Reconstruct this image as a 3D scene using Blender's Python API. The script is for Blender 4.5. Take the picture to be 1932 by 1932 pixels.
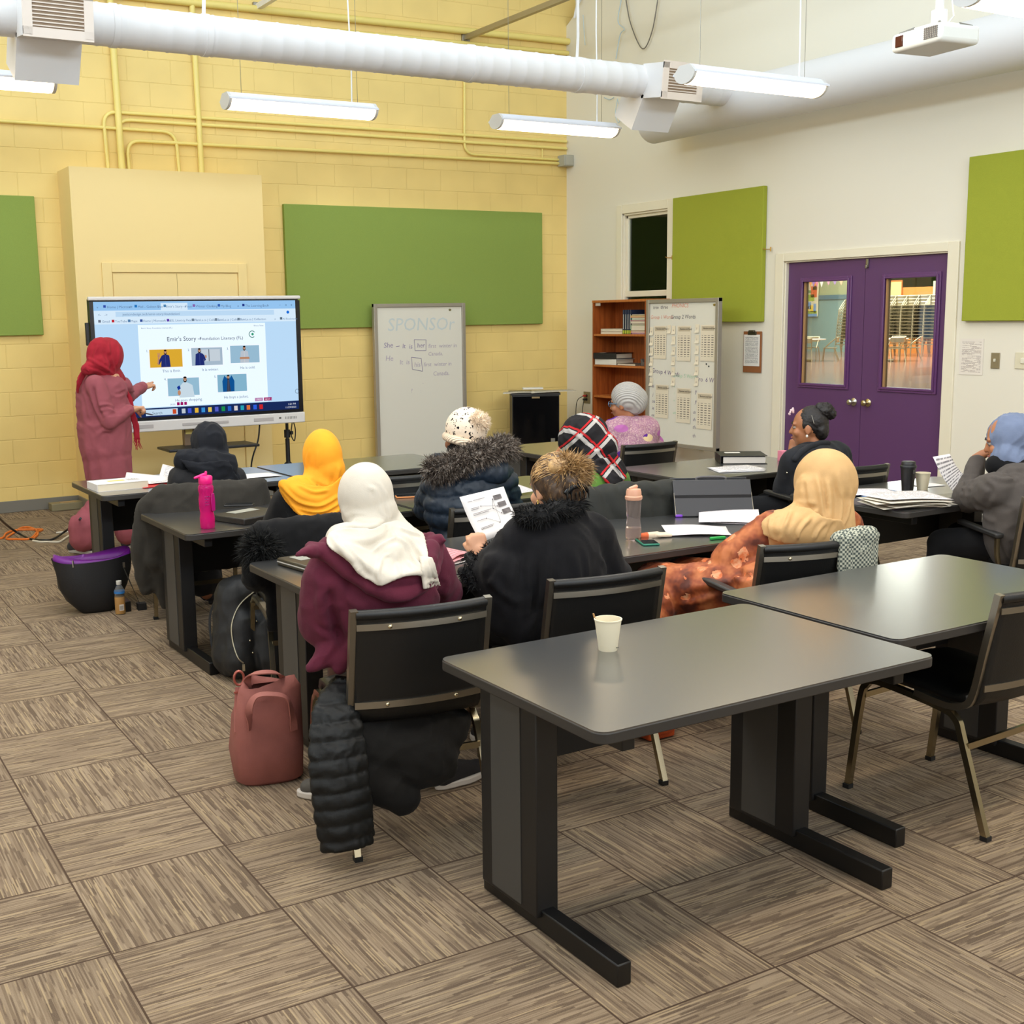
import bpy, math, random
import numpy as np
from mathutils import Vector, Matrix, noise
from mathutils.bvhtree import BVHTree
PI=math.pi
random.seed(7); RNG=np.random.default_rng(7)
for o in list(bpy.data.objects): bpy.data.objects.remove(o)
SC=bpy.context.scene; COL=SC.collection
# ---------------------------------------------------------------- camera
CAMZ=1.6813; FPX=2271.66; YAW,PIT,ROL=-.5309,.1589,-.0165; PCX,PCY=862.2,961.2
_f=np.array([-math.sin(YAW)*math.cos(PIT),math.cos(YAW)*math.cos(PIT),-math.sin(PIT)])
_r=np.array([math.cos(YAW),math.sin(YAW),0.]); _u=np.cross(_r,_f)
CR=math.cos(ROL)*_r+math.sin(ROL)*_u; CU=-math.sin(ROL)*_r+math.cos(ROL)*_u; CF=_f
CP=np.array([0,0,CAMZ])
cam=bpy.data.cameras.new('camera'); co=bpy.data.objects.new('camera',cam); COL.objects.link(co)
co.matrix_world=Matrix(((CR[0],CU[0],-CF[0],0),(CR[1],CU[1],-CF[1],0),(CR[2],CU[2],-CF[2],CAMZ),(0,0,0,1)))
cam.sensor_width=36; cam.lens=FPX/1932*36; cam.shift_x=(966-PCX)/1932; cam.shift_y=(PCY-966)/1932
cam.clip_end=200; SC.camera=co
# ---------------------------------------------------------------- world, lights, exposure
SC.view_settings.view_transform='Standard'; SC.view_settings.look='None'
SC.view_settings.exposure=0.04; SC.view_settings.gamma=1.0; SC.view_settings.use_curve_mapping=False
W_=bpy.data.worlds.new('world'); SC.world=W_; W_.use_nodes=True
W_.node_tree.nodes['Background'].inputs[0].default_value=(.75,.85,1,1); W_.node_tree.nodes['Background'].inputs[1].default_value=.6
def area(name,loc,size,energy,color,rot):
    l=bpy.data.lights.new(name,'AREA'); l.shape='RECTANGLE'; l.size,l.size_y=size; l.energy=energy; l.color=color
    o=bpy.data.objects.new(name,l); o.location=loc; o.rotation_euler=rot; COL.objects.link(o); return o
area('skylight_area',(3.2,6.2,5.9),(7.5,6.5),230,(.74,.87,1.0),(0,0,0))
area('upper_fill_front_area',(2.6,-2.7,5.0),(9.0,1.1),230,(.70,.85,1.0),(PI/2+.04,0,0)).data.spread=math.radians(115)  # cool fill light added to brighten the upper back wall
area('upper_fill_left_area',(-2.7,5.0,5.0),(10.0,1.1),170,(.70,.85,1.0),(PI/2+.04,0,-PI/2)).data.spread=math.radians(115)  # second added fill, aimed across at the upper cream wall
area('front_fill_area',(2.2,-2.7,2.0),(7.5,1.8),70,(.95,.96,1.0),(PI/2,0,0))  # added camera-side fill; the front wall has no window
area('left_fill_area',(-2.7,3.2,2.0),(7.0,1.8),45,(.95,.96,1.0),(PI/2,0,-PI/2))  # added fill from the left, where the wall has no opening
for x,y in ((3.1,4.1),(.8,4.1),(.8,1.6),(3.1,1.6),(5.4,1.6),(.8,6.3)):   # the rest of the room's lamps, above and behind the camera
    area('lamp_area',(x+.6,y,3.2),(1.2,.2),26,(1.0,.86,.68),(0,0,0))
area('hall_area',(31,27,7.5),(16,16),9000,(1,.93,.82),(0,0,0))
area('side_room_area',(9.1,10.2,4.2),(1.5,1.5),160,(1,.95,.85),(.35,0,0))
LAMP=10.0
# ---------------------------------------------------------------- geometry helpers
def V(*a): return np.array(a[0] if len(a)==1 else a,float)
def unit(v): v=V(v); return v/(np.linalg.norm(v)+1e-12)
def ray(px,py): return CF*FPX+CR*(px-PCX)-CU*(py-PCY)
def W(px,py,Y):  # point of the room at depth Y behind the pixel
    d=ray(px,py); return CP+d*(Y/d[1])
def WX(px,py,X): d=ray(px,py); return CP+d*(X/d[0])
def WZ(px,py,z): d=ray(px,py); return CP+d*((z-CAMZ)/d[2])
class MB:
    def __init__(s): s.v=[]; s.f=[]
    def add(s,v,f):
        n=len(s.v); s.v+= [tuple(map(float,p)) for p in v]; s.f+=[tuple(i+n for i in q) for q in f]; return s
    def box(s,c,d,rz=0,M=None):
        x,y,z=[k/2 for k in d]; P=[(sx*x,sy*y,sz*z) for sz in(-1,1) for sx,sy in((-1,-1),(1,-1),(1,1),(-1,1))]
        ca,sa=math.cos(rz),math.sin(rz)
        if M is not None: P=[tuple(M@Vector(p)) for p in P]
        else: P=[(p[0]*ca-p[1]*sa,p[0]*sa+p[1]*ca,p[2]) for p in P]
        P=[(p[0]+c[0],p[1]+c[1],p[2]+c[2]) for p in P]
        return s.add(P,[(3,2,1,0),(4,5,6,7),(0,1,5,4),(1,2,6,5),(2,3,7,6),(3,0,4,7)])
    def bb(s,a,b): return s.box([(a[i]+b[i])/2 for i in range(3)],[abs(b[i]-a[i]) for i in range(3)])
    def quad(s,*p): return s.add(p,[tuple(range(len(p)))])
    def tube(s,pts,r,n=8,cap=True):
        pts=[V(p) for p in pts]; rs=r if hasattr(r,'__len__') else [r]*len(pts); v=[];f=[]
        t0=unit(pts[1]-pts[0]); a=unit(np.cross(t0,[0,0,1] if abs(t0[2])<.9 else [1,0,0]))
        for i,p in enumerate(pts):
            t=unit((pts[min(i+1,len(pts)-1)]-pts[max(i-1,0)])); a=unit(a-t*(a@t)); b=np.cross(t,a)
            v+=[p+rs[i]*(math.cos(2*PI*k/n)*a+math.sin(2*PI*k/n)*b) for k in range(n)]
        for i in range(len(pts)-1):
            for k in range(n): f.append((i*n+k,i*n+(k+1)%n,(i+1)*n+(k+1)%n,(i+1)*n+k))
        if cap: f.append(tuple(range(n))[::-1]); f.append(tuple((len(pts)-1)*n+k for k in range(n)))
        return s.add(v,f)
    def bar(s,pts,w,h,up=(0,0,1)):   # rectangular section swept along pts; w across, h along up
        pts=[V(p) for p in pts]; v=[];f=[]
        for i,p in enumerate(pts):
            t=unit(pts[min(i+1,len(pts)-1)]-pts[max(i-1,0)]); a=unit(np.cross(t,up)); b=unit(np.cross(a,t))
            v+=[p-a*w/2-b*h/2,p+a*w/2-b*h/2,p+a*w/2+b*h/2,p-a*w/2+b*h/2]
        for i in range(len(pts)-1):
            for k in range(4): f.append((i*4+k,i*4+(k+1)%4,(i+1)*4+(k+1)%4,(i+1)*4+k))
        m=(len(pts)-1)*4; f+=[(3,2,1,0),(m,m+1,m+2,m+3)]
        return s.add(v,f)
    def lathe(s,prof,c=(0,0,0),n=24,M=None):
        v=[];f=[]
        for r,z in prof: v+=[(r*math.cos(2*PI*k/n),r*math.sin(2*PI*k/n),z) for k in range(n)]
        for i in range(len(prof)-1):
            for k in range(n): f.append((i*n+k,i*n+(k+1)%n,(i+1)*n+(k+1)%n,(i+1)*n+k))
        if prof[0][0]>1e-4: f.append(tuple(range(n))[::-1])
        if prof[-1][0]>1e-4: f.append(tuple((len(prof)-1)*n+k for k in range(n)))
        if M is not None: v=[tuple(M@Vector(p)) for p in v]
        return s.add([(p[0]+c[0],p[1]+c[1],p[2]+c[2]) for p in v],f)
    def ell(s,c,r,M=None,n=14):
        prof=[(math.sin(PI*i/n),-math.cos(PI*i/n)) for i in range(n+1)]; k=2*n; v=[];f=[]
        v.append((0,0,-1))
        for a,z in prof[1:-1]: v+=[(a*math.cos(2*PI*j/k),a*math.sin(2*PI*j/k),z) for j in range(k)]
        v.append((0,0,1)); L=len(v)-1
        for j in range(k): f.append((0,1+(j+1)%k,1+j)); f.append((L,L-k+j,L-k+(j+1)%k))
        for i in range(n-2):
            for j in range(k): a=1+i*k; f.append((a+j,a+(j+1)%k,a+k+(j+1)%k,a+k+j))
        r=(r,r,r) if not hasattr(r,'__len__') else r
        v=[Vector((p[0]*r[0],p[1]*r[1],p[2]*r[2])) for p in v]
        if M is not None: v=[M@p for p in v]
        return s.add([(p[0]+c[0],p[1]+c[1],p[2]+c[2]) for p in v],f)
    def cap(s,p0,p1,r0,r1,n=12):
        p0,p1=V(p0),V(p1); t=unit(p1-p0); a=unit(np.cross(t,[0,0,1] if abs(t[2])<.9 else [1,0,0])); b=np.cross(t,a); v=[];f=[]
        L=np.linalg.norm(p1-p0)
        prof=[(r0*math.sin(q),-r0*math.cos(q)) for q in (.15,.6,1.05,PI/2)]+[(r1*math.sin(q),L-r1*math.cos(q)) for q in (PI/2,2.09,2.54,2.99)]
        for r,z in prof: v+=[p0+t*z+r*(math.cos(2*PI*k/n)*a+math.sin(2*PI*k/n)*b) for k in range(n)]
        for i in range(len(prof)-1):
            for k in range(n): f.append((i*n+k,i*n+(k+1)%n,(i+1)*n+(k+1)%n,(i+1)*n+k))
        f.append(tuple(range(n))[::-1]); f.append(tuple((len(prof)-1)*n+k for k in range(n)))
        return s.add(v,f)
    def caps(s,pts,rs):
        for i in range(len(pts)-1): s.cap(pts[i],pts[i+1],rs[i],rs[i+1])
        return s
    def prism(s,poly,p0,ex,ey,ez,h):
        p0,ex,ey,ez=V(p0),V(ex),V(ey),V(ez); n=len(poly)
        v=[p0+ex*x+ey*y for x,y in poly]+[p0+ex*x+ey*y+ez*h for x,y in poly]
        return s.add(v,[tuple(range(n))[::-1],tuple(range(n,2*n))]+[(i,(i+1)%n,n+(i+1)%n,n+i) for i in range(n)])
    def sheet(s,G,t=.01,sub=6):      # smooth cloth sheet through a coarse grid of points, thickness t
        G=np.array(G,float); G=smooth_grid(G,sub); R,C_=G.shape[:2]
        du=np.gradient(G,axis=0); dv=np.gradient(G,axis=1); N=np.cross(du,dv); N/= (np.linalg.norm(N,axis=2,keepdims=True)+1e-9)
        A=(G+N*t/2).reshape(-1,3); B=(G-N*t/2).reshape(-1,3); K=R*C_; f=[]
        for i in range(R-1):
            for j in range(C_-1):
                a=i*C_+j; f.append((a,a+1,a+C_+1,a+C_)); f.append((K+a+C_,K+a+C_+1,K+a+1,K+a))
        rim=[j for j in range(C_)]+[i*C_+C_-1 for i in range(1,R)]+[(R-1)*C_+j for j in range(C_-2,-1,-1)]+[i*C_ for i in range(R-2,0,-1)]
        for k in range(len(rim)): a,b=rim[k],rim[(k+1)%len(rim)]; f.append((b,a,K+a,K+b))
        return s.add(list(A)+list(B),f)
    def mesh(s,name):
        m=bpy.data.meshes.new(name); m.from_pydata(s.v,[],s.f); m.update(); return m
    def build(s,name,mat,parent=None,smooth=None,bevel=0,seg=2):
        m=s.mesh(name)
        if isw(parent):
            m.transform(Matrix.Translation(-Vector(root_loc(parent))))
        return fin(name,m,mat,parent,smooth,bevel,seg)
def isw(o):
    while o is not None:
        if o.get('_w'): return True
        o=o.parent
    return False
def root_loc(o):
    l=Vector((0,0,0))
    while o: l+=o.location; o=o.parent
    return l
def catmull(P,sub):
    P=np.array(P,float); Q=np.concatenate([2*P[:1]-P[1:2],P,2*P[-1:]-P[-2:-1]]); out=[]
    for i in range(1,len(Q)-2):
        for k in range(sub):
            t=k/sub; a,b,c,d=Q[i-1],Q[i],Q[i+1],Q[i+2]
            out.append(.5*((2*b)+(-a+c)*t+(2*a-5*b+4*c-d)*t*t+(-a+3*b-3*c+d)*t**3))
    out.append(P[-1]); return np.array(out)
def smooth_grid(G,sub):
    G=catmull(G,sub); return np.swapaxes(catmull(np.swapaxes(G,0,1),sub),0,1)
def fin(name,m,mat,parent=None,smooth=None,bevel=0,seg=2):
    o=bpy.data.objects.new(name,m); COL.objects.link(o)
    if mat: m.materials.append(mat)
    if parent: o.parent=parent
    if smooth is not None and len(m.polygons):
        m.polygons.foreach_set('use_smooth',[True]*len(m.polygons))
        if smooth<180:
            try: m.set_sharp_from_angle(angle=math.radians(smooth))
            except Exception: pass
    if bevel:
        b=o.modifiers.new('bevel','BEVEL'); b.width=bevel; b.segments=seg; b.limit_method='ANGLE'; b.angle_limit=.6
        m.polygons.foreach_set('use_smooth',[True]*len(m.polygons))
        try: m.set_sharp_from_angle(angle=math.radians(32))
        except Exception: pass
    return o
def crease(c,nn,bv,paths,Y):
    """raise (or press) a fold along each drawn path on the near side of the cloth"""
    out=np.zeros(len(c))
    for path,amp,w in paths:
        P=catmull([cast(x,y,[bv],0,Y) for x,y in path],16) if len(path[0])==2 else catmull([V(q) for q in path],6)
        lo,hi=P.min(0)-w*3,P.max(0)+w*3; k=np.where(np.all((c>lo)&(c<hi),1))[0]
        if not len(k): continue
        d=np.linalg.norm(c[k][:,None,:]-P[None],axis=2); i=d.argmin(1); d=d[np.arange(len(k)),i]
        e=np.minimum(i,len(P)-1-i)/(len(P)/2); out[k]+=amp*np.exp(-(d/w)**2)*np.clip(e*3+.25,0,1)-amp*.35*np.exp(-((d-w*1.9)/w)**2)*np.clip(e*3,0,1)
    return out
def blob(mb,name,mat,parent=None,vox=.012,smooth=6,disp=None,obj=True,cre=None,Y=4.0):
    """weld overlapping shapes into one continuous skin, relax it, then displace it (folds)"""
    m=mb.mesh(name); t=bpy.data.objects.new('t',m); COL.objects.link(t)
    r=t.modifiers.new('r','REMESH'); r.mode='VOXEL'; r.voxel_size=vox; r.use_smooth_shade=True
    if smooth: q=t.modifiers.new('s','SMOOTH'); q.iterations=smooth; q.factor=.5
    dg=bpy.context.evaluated_depsgraph_get(); dg.update()
    m2=bpy.data.meshes.new_from_object(t.evaluated_get(dg)); bpy.data.objects.remove(t); bpy.data.meshes.remove(m)
    m2.name=name
    if disp:
        n=len(m2.vertices); c=np.empty(n*3); m2.vertices.foreach_get('co',c); c=c.reshape(-1,3)
        nn=np.empty(n*3); m2.vertex_normals.foreach_get('vector',nn); nn=nn.reshape(-1,3)
        c=c+nn*disp(c)[:,None]; m2.vertices.foreach_set('co',c.ravel()); m2.update()
    if cre:
        bv=BVHTree.FromPolygons([v.co[:] for v in m2.vertices],[tuple(p.vertices) for p in m2.polygons])
        n=len(m2.vertices); c=np.empty(n*3); m2.vertices.foreach_get('co',c); c=c.reshape(-1,3); nn=np.empty(n*3); m2.vertex_normals.foreach_get('vector',nn); nn=nn.reshape(-1,3)
        c=c+nn*crease(c,nn,bv,cre,Y)[:,None]; m2.vertices.foreach_set('co',c.ravel()); m2.update()
    m2.polygons.foreach_set('use_smooth',[True]*len(m2.polygons)); m2.materials.clear()
    if not obj: return m2
    bv=BVHTree.FromPolygons([v.co[:] for v in m2.vertices],[tuple(p.vertices) for p in m2.polygons])
    if isw(parent): m2.transform(Matrix.Translation(-Vector(root_loc(parent))))
    o=fin(name,m2,mat,parent); BV[o.name]=bv; return o
BV={}
def cast(px,py,bvs,off=.012,Y=4.0):  # where the sight line through a point meets cloth already there
    d=unit(ray(px,py)); best=None
    for b in bvs:
        h=b.ray_cast(Vector(CP),Vector(d))
        if h[0] is not None and (best is None or h[3]<best): best=h[3]
    if best is None: return W(px,py,Y)
    return CP+d*(best-off)
def nz(c,sc,seed=0.):
    sc=V(sc) if hasattr(sc,'__len__') else V(sc,sc,sc)
    return np.array([noise.noise(Vector(p)) for p in (c*sc+seed)])
def folds(amp,sc,seed=0.,ridge=True,extra=0.,cen=None,nang=0,namp=0):
    s=V(sc) if hasattr(sc,'__len__') else V(sc,sc,sc)
    def f(c):
        w=np.stack([nz(c,3.5,seed+q) for q in (1.7,5.1,8.3)],1)*.16
        a=np.abs(nz(c+w,s*1.45,seed)); b=np.abs(nz(c+w*.6,s*3.1,seed+4))
        out=amp*.95*(.85-np.clip(a*2.4,0,1.3)**.75)+amp*.22*(.5-np.clip(b*2.4,0,1.3)**.8)
        if extra: out+=extra*nz(c,55,seed+9)
        if cen is not None:
            th=np.arctan2(c[:,1]-cen[1],c[:,0]-cen[0]); w=np.clip((cen[2]-c[:,2])/cen[3],0,1)
            out+=namp*w*np.sin(nang*th+2.5*nz(c,6,seed))
        return out
    return f
# ---------------------------------------------------------------- objects
def thing(name,label,cat,loc=(0,0,0),rz=0,group=None,world=False):
    o=bpy.data.objects.new(name,None); COL.objects.link(o); o.location=loc; o.rotation_euler=(0,0,rz); o.empty_display_size=.1
    o['label']=label; o['category']=cat
    if group: o['group']=group
    if world: o['_w']=1
    return o
def tag(o,label,cat,group=None):
    o['label']=label; o['category']=cat
    if group: o['group']=group
    return o
def struct(o,label=None):
    o['kind']='structure'
    if label: o['label']=label
    return o
def dup(root,loc,rz,label=None,group=None,keep=None):
    r=root.copy(); COL.objects.link(r); r.location=loc; r.rotation_euler=(0,0,rz)
    if label: r['label']=label
    if group: r['group']=group
    for ch in [o for o in KIDS(root)]:
        if keep and not keep(ch): continue
        c=ch.copy(); COL.objects.link(c); c.parent=r
        for g in KIDS(ch):
            d=g.copy(); COL.objects.link(d); d.parent=c
    return r
def KIDS(o): return [k for k in COL.objects if k.parent==o]
# ---------------------------------------------------------------- text
def text_into(mb,s,size,p0,ex,ez,sx=1.0,align='LEFT',ital=0):
    cu=bpy.data.curves.new('t','FONT'); cu.body=s; cu.size=size; cu.align_x=align; cu.shear=ital; cu.resolution_u=2
    o=bpy.data.objects.new('t',cu); COL.objects.link(o); dg=bpy.context.evaluated_depsgraph_get(); dg.update()
    m=bpy.data.meshes.new_from_object(o.evaluated_get(dg)); bpy.data.objects.remove(o)
    p0,ex,ez=V(p0),V(ex),V(ez)
    mb.add([p0+ex*v.co.x*sx+ez*v.co.y for v in m.vertices],[tuple(p.vertices) for p in m.polygons]); bpy.data.meshes.remove(m)
    return mb
# ---------------------------------------------------------------- materials
def srgb(r,g,b):
    f=lambda c: ((c/255+.055)/1.055)**2.4 if c/255>.04045 else c/255/12.92
    return (f(r),f(g),f(b),1)
class N:
    def __init__(s,name):
        s.m=bpy.data.materials.new(name); s.m.use_nodes=True; s.t=s.m.node_tree; s.b=s.t.nodes['Principled BSDF']
    def n(s,ty,**k):
        o=s.t.nodes.new(ty)
        for a,b in k.items():
            if a.startswith('i_'): o.inputs[a[2:].replace('_',' ')].default_value=b
            else: setattr(o,a,b)
        return o
    def l(s,a,b): s.t.links.new(a,b)
    def math(s,op,a,b=None,c=None):
        o=s.n('ShaderNodeMath',operation=op)
        for i,x in enumerate((a,b,c)):
            if x is None: continue
            if isinstance(x,(int,float)): o.inputs[i].default_value=x
            else: s.l(x,o.inputs[i])
        return o.outputs[0]
    def mix(s,f,a,b,bt='MIX'):
        o=s.n('ShaderNodeMix',data_type='RGBA',blend_type=bt)
        for i,x in ((0,f),(6,a),(7,b)):
            if isinstance(x,(int,float)): o.inputs[i].default_value=x
            elif isinstance(x,tuple): o.inputs[i].default_value=x
            else: s.l(x,o.inputs[i])
        return o.outputs[2]
    def ramp(s,x,stops,interp='LINEAR'):
        o=s.n('ShaderNodeValToRGB'); o.color_ramp.interpolation=interp; e=o.color_ramp.elements
        while len(e)<len(stops): e.new(.5)
        for i,(p,c) in enumerate(stops): e[i].position=p; e[i].color=c if len(c)==4 else (*c,1)
        s.l(x,o.inputs[0]); return o.outputs[0]
    def noise(s,vec,scale,detail=3,rough=.5):
        o=s.n('ShaderNodeTexNoise'); o.inputs['Scale'].default_value=scale; o.inputs['Detail'].default_value=detail; o.inputs['Roughness'].default_value=rough
        if vec is not None: s.l(vec,o.inputs['Vector'])
        return o.outputs[0]
    def mapv(s,vec,scale=(1,1,1),loc=(0,0,0),rot=(0,0,0)):
        o=s.n('ShaderNodeMapping'); o.inputs['Scale'].default_value=scale; o.inputs['Location'].default_value=loc; o.inputs['Rotation'].default_value=rot
        s.l(vec,o.inputs['Vector']); return o.outputs[0]
    def coord(s,k='Object'): return s.n('ShaderNodeTexCoord').outputs[k]
    def pos(s): return s.n('ShaderNodeNewGeometry').outputs['Position']
    def bump(s,h,strength=.3,dist=.01):
        o=s.n('ShaderNodeBump'); o.inputs['Strength'].default_value=strength; o.inputs['Distance'].default_value=dist
        s.l(h,o.inputs['Height']); s.l(o.outputs[0],s.b.inputs['Normal'])
    def base(s,c,rough=.6,metal=0,spec=.5):
        if isinstance(c,tuple): s.b.inputs['Base Color'].default_value=c
        else: s.l(c,s.b.inputs['Base Color'])
        s.b.inputs['Roughness'].default_value=rough; s.b.inputs['Metallic'].default_value=metal; s.b.inputs['Specular IOR Level'].default_value=spec
        return s
MC={}
def plain(name,rgb,rough=.6,metal=0,spec=.5,bumpy=0,bs=200,var=0):
    k=('p',name)
    if k in MC: return MC[k]
    n=N(name); c=srgb(*rgb)
    if var:
        f=n.noise(n.coord(),bs*.15,4); d=tuple(x*(1-var) for x in c[:3])+(1,); e=tuple(min(1,x*(1+var)) for x in c[:3])+(1,)
        n.base(n.ramp(f,[(.3,d),(.7,e)]),rough,metal,spec)
    else: n.base(c,rough,metal,spec)
    if bumpy: n.bump(n.noise(n.coord(),bs,3),bumpy,.004)
    MC[k]=n.m; return n.m
def cloth(name,rgb,var=.12,rough=.9,sheen=.3,scale=260,bump=.25):
    k=('c',name)
    if k in MC: return MC[k]
    n=N(name); c=srgb(*rgb); f=n.noise(n.coord(),14,4); d=tuple(x*(1-var) for x in c[:3])+(1,); e=tuple(min(1,x*(1+var)) for x in c[:3])+(1,)
    n.base(n.ramp(f,[(.3,d),(.7,e)]),rough,0,.25); n.b.inputs['Sheen Weight'].default_value=sheen*.12; n.b.inputs['Sheen Roughness'].default_value=.5
    n.bump(n.noise(n.coord(),scale,2),bump,.002); MC[k]=n.m; return n.m
def emit(name,rgb,strength):
    n=N(name); n.base((0,0,0,1),.9,0,0); n.b.inputs['Emission Color'].default_value=srgb(*rgb); n.b.inputs['Emission Strength'].default_value=strength; return n.m
def glass(name,rgb=(240,250,248),rough=.02,alpha=.12):
    n=N(name); t=n.n('ShaderNodeBsdfTransparent'); t.inputs[0].default_value=srgb(*rgb); g=n.n('ShaderNodeBsdfGlossy'); g.inputs['Roughness'].default_value=rough
    fr=n.n('ShaderNodeFresnel'); fr.inputs[0].default_value=1.45; mx=n.n('ShaderNodeMixShader'); n.l(fr.outputs[0],mx.inputs[0]); n.l(t.outputs[0],mx.inputs[1]); n.l(g.outputs[0],mx.inputs[2])
    n.l(mx.outputs[0],n.t.nodes['Material Output'].inputs[0]); return n.m
CHROME=plain('chrome_steel',(168,158,132),.24,1); STEEL=plain('brushed_steel',(150,144,132),.38,1)
BLACKP=plain('black_plastic',(22,22,24),.45); WHITE_P=plain('white_painted_metal',(232,230,226),.45)
# ================================================================ STRUCTURE
XR,YB=8.1225,11.2965
# carpet tiles, stripes turned a quarter on every other tile
n=N('carpet_tiles'); P=n.n('ShaderNodeSeparateXYZ'); n.l(n.pos(),P.inputs[0]); T=.48843; ga=-.0114
GX,GY=.752,6.9899
xr=n.math('ADD',n.math('MULTIPLY',n.math('SUBTRACT',P.outputs[0],GX),math.cos(ga)),n.math('MULTIPLY',n.math('SUBTRACT',P.outputs[1],GY),math.sin(ga)))
yr=n.math('SUBTRACT',n.math('MULTIPLY',n.math('SUBTRACT',P.outputs[1],GY),math.cos(ga)),n.math('MULTIPLY',n.math('SUBTRACT',P.outputs[0],GX),math.sin(ga)))
u=n.math('DIVIDE',xr,T); v=n.math('DIVIDE',n.math('MULTIPLY',yr,-1.0),T)
iu=n.math('FLOOR',u); iv=n.math('FLOOR',v); par=n.math('MODULO',n.math('ABSOLUTE',n.math('ADD',iu,iv)),2.0)
fu=n.math('SUBTRACT',u,iu); fv=n.math('SUBTRACT',v,iv)
def sel(a,b):  # par<.5 -> a
    return n.math('ADD',n.math('MULTIPLY',a,n.math('SUBTRACT',1.0,par)),n.math('MULTIPLY',b,par))
along=sel(u,v); across=sel(v,u); seed=n.math('ADD',n.math('MULTIPLY',iu,7.13),n.math('MULTIPLY',iv,3.77))
def streak(sa,sc,off,det=2,ro=.6,q=True):
    c=n.n('ShaderNodeCombineXYZ'); n.l(n.math('MULTIPLY',along,sa),c.inputs[0]); n.l(n.math('MULTIPLY',n.math('FLOOR',n.math('MULTIPLY',across,sc)),7.77) if q else n.math('MULTIPLY',across,sc),c.inputs[1]); n.l(n.math('ADD',seed,off),c.inputs[2])
    return n.noise(c.outputs[0],1.0,det,ro)
s1=streak(2.4,96,0,0); s2=streak(2.0,58,11.,0); s3=streak(3,130,23.,0); s4=streak(1.2,7,37.,1,q=False)
grain=n.noise(n.mapv(n.pos(),(1,1,1)),420,2,.7)
base=n.ramp(s4,[(.3,srgb(138,122,104)),(.7,srgb(168,150,127))])
base=n.mix(n.ramp(s3,[(.42,(0,0,0)),(.62,(1,1,1))]),base,srgb(118,102,86))
base=n.mix(n.ramp(s1,[(.60,(0,0,0)),(.62,(.85,.85,.85))]),base,srgb(84,70,62))
base=n.mix(n.ramp(s2,[(.66,(0,0,0)),(.67,(.9,.9,.9))]),base,srgb(74,62,56))
base=n.mix(n.ramp(streak(2.0,120,51.,0),[(.655,(0,0,0)),(.67,(.7,.7,.7))]),base,srgb(192,170,134))
base=n.mix(.32,base,n.ramp(grain,[(.3,srgb(110,92,74)),(.7,srgb(182,158,128))]))
edge=n.math('MINIMUM',n.math('MINIMUM',fu,n.math('SUBTRACT',1.0,fu)),n.math('MINIMUM',fv,n.math('SUBTRACT',1.0,fv)))
base=n.mix(n.math('LESS_THAN',edge,.006),base,srgb(84,68,56))
n.base(base,.95,0,.1); n.bump(n.math('ADD',grain,s1),.5,.004); CARPET=n.m
# painted block wall
def blockwall(name,rgb,joint=.0055,strength=.5):
    n=N(name); P=n.n('ShaderNodeSeparateXYZ'); n.l(n.pos(),P.inputs[0])
    bh,bw=.21234,.407
    v=n.math('DIVIDE',n.math('SUBTRACT',P.outputs[2],3.1982),bh); iv=n.math('FLOOR',v); fv=n.math('SUBTRACT',v,iv)
    off=n.math('MULTIPLY',n.math('MODULO',n.math('ABSOLUTE',iv),2.0),.5)
    u=n.math('ADD',n.math('DIVIDE',n.math('SUBTRACT',P.outputs[0],BX0),bw),off); fu=n.math('SUBTRACT',u,n.math('FLOOR',u))
    dv=n.math('MULTIPLY',n.math('MINIMUM',fv,n.math('SUBTRACT',1.0,fv)),bh); du=n.math('MULTIPLY',n.math('MINIMUM',fu,n.math('SUBTRACT',1.0,fu)),bw)
    d=n.math('MINIMUM',dv,du); j=n.math('SMOOTH_MIN',n.math('DIVIDE',d,joint),1.0,.3)
    nn=n.noise(n.pos(),90,4,.7); n2=n.noise(n.pos(),2.2,2)
    c=srgb(*rgb); dk=tuple(x*.93 for x in c[:3])+(1,)
    n.base(n.mix(n.math('MULTIPLY',n.math('SUBTRACT',1.0,j),.14),n.ramp(n2,[(.35,dk),(.65,c)]),srgb(rgb[0]-28,rgb[1]-36,rgb[2]-48)),.55,0,.3)
    n.bump(n.math('ADD',j,n.math('MULTIPLY',nn,.14)),strength,.006); return n.m

BX0=5.077
YELLOW=blockwall('yellow_block_paint',(247,216,136))
YSMOOTH=plain('smooth_yellow_paint',(240,212,144),.5,bumpy=.06,bs=60)
CREAM=plain('cream_wall_paint',(233,225,206),.55,bumpy=.05,bs=60); TRIM=plain('cream_gloss_trim',(236,226,200),.38)
GREYB=plain('grey_vinyl_base',(126,122,112),.5); CEIL=plain('white_ceiling_paint',(225,228,230),.7)
def plane_struct(name,mat,*q): return struct(MB().quad(*q).build(name,mat))
struct(MB().bb((-3,-3,-.1),(XR+.06,YB+.1,0)).build('floor',CARPET))
def wall_holes(name,mat,axis,pos,th,a0,a1,z0,z1,holes,cut=None):
    mb=MB(); us=sorted({a0,a1,*[h[0] for h in holes],*[h[1] for h in holes]}); zs=sorted({z0,z1,*[h[2] for h in holes],*[h[3] for h in holes]})
    for i in range(len(us)-1):
        for j in range(len(zs)-1):
            um,zm=(us[i]+us[i+1])/2,(zs[j]+zs[j+1])/2
            if any(h[0]<um<h[1] and h[2]<zm<h[3] for h in holes): continue
            if axis=='x': mb.bb((pos,us[i],zs[j]),(pos+th,us[i+1],zs[j+1]))
            else: mb.bb((us[i],pos,zs[j]),(us[i+1],pos+th,zs[j+1]))
    return struct(mb.build(name,mat))
struct(MB().bb((-3,YB,0),(10.4,YB+.12,6.2)).build('wall_back',YELLOW))
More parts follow.
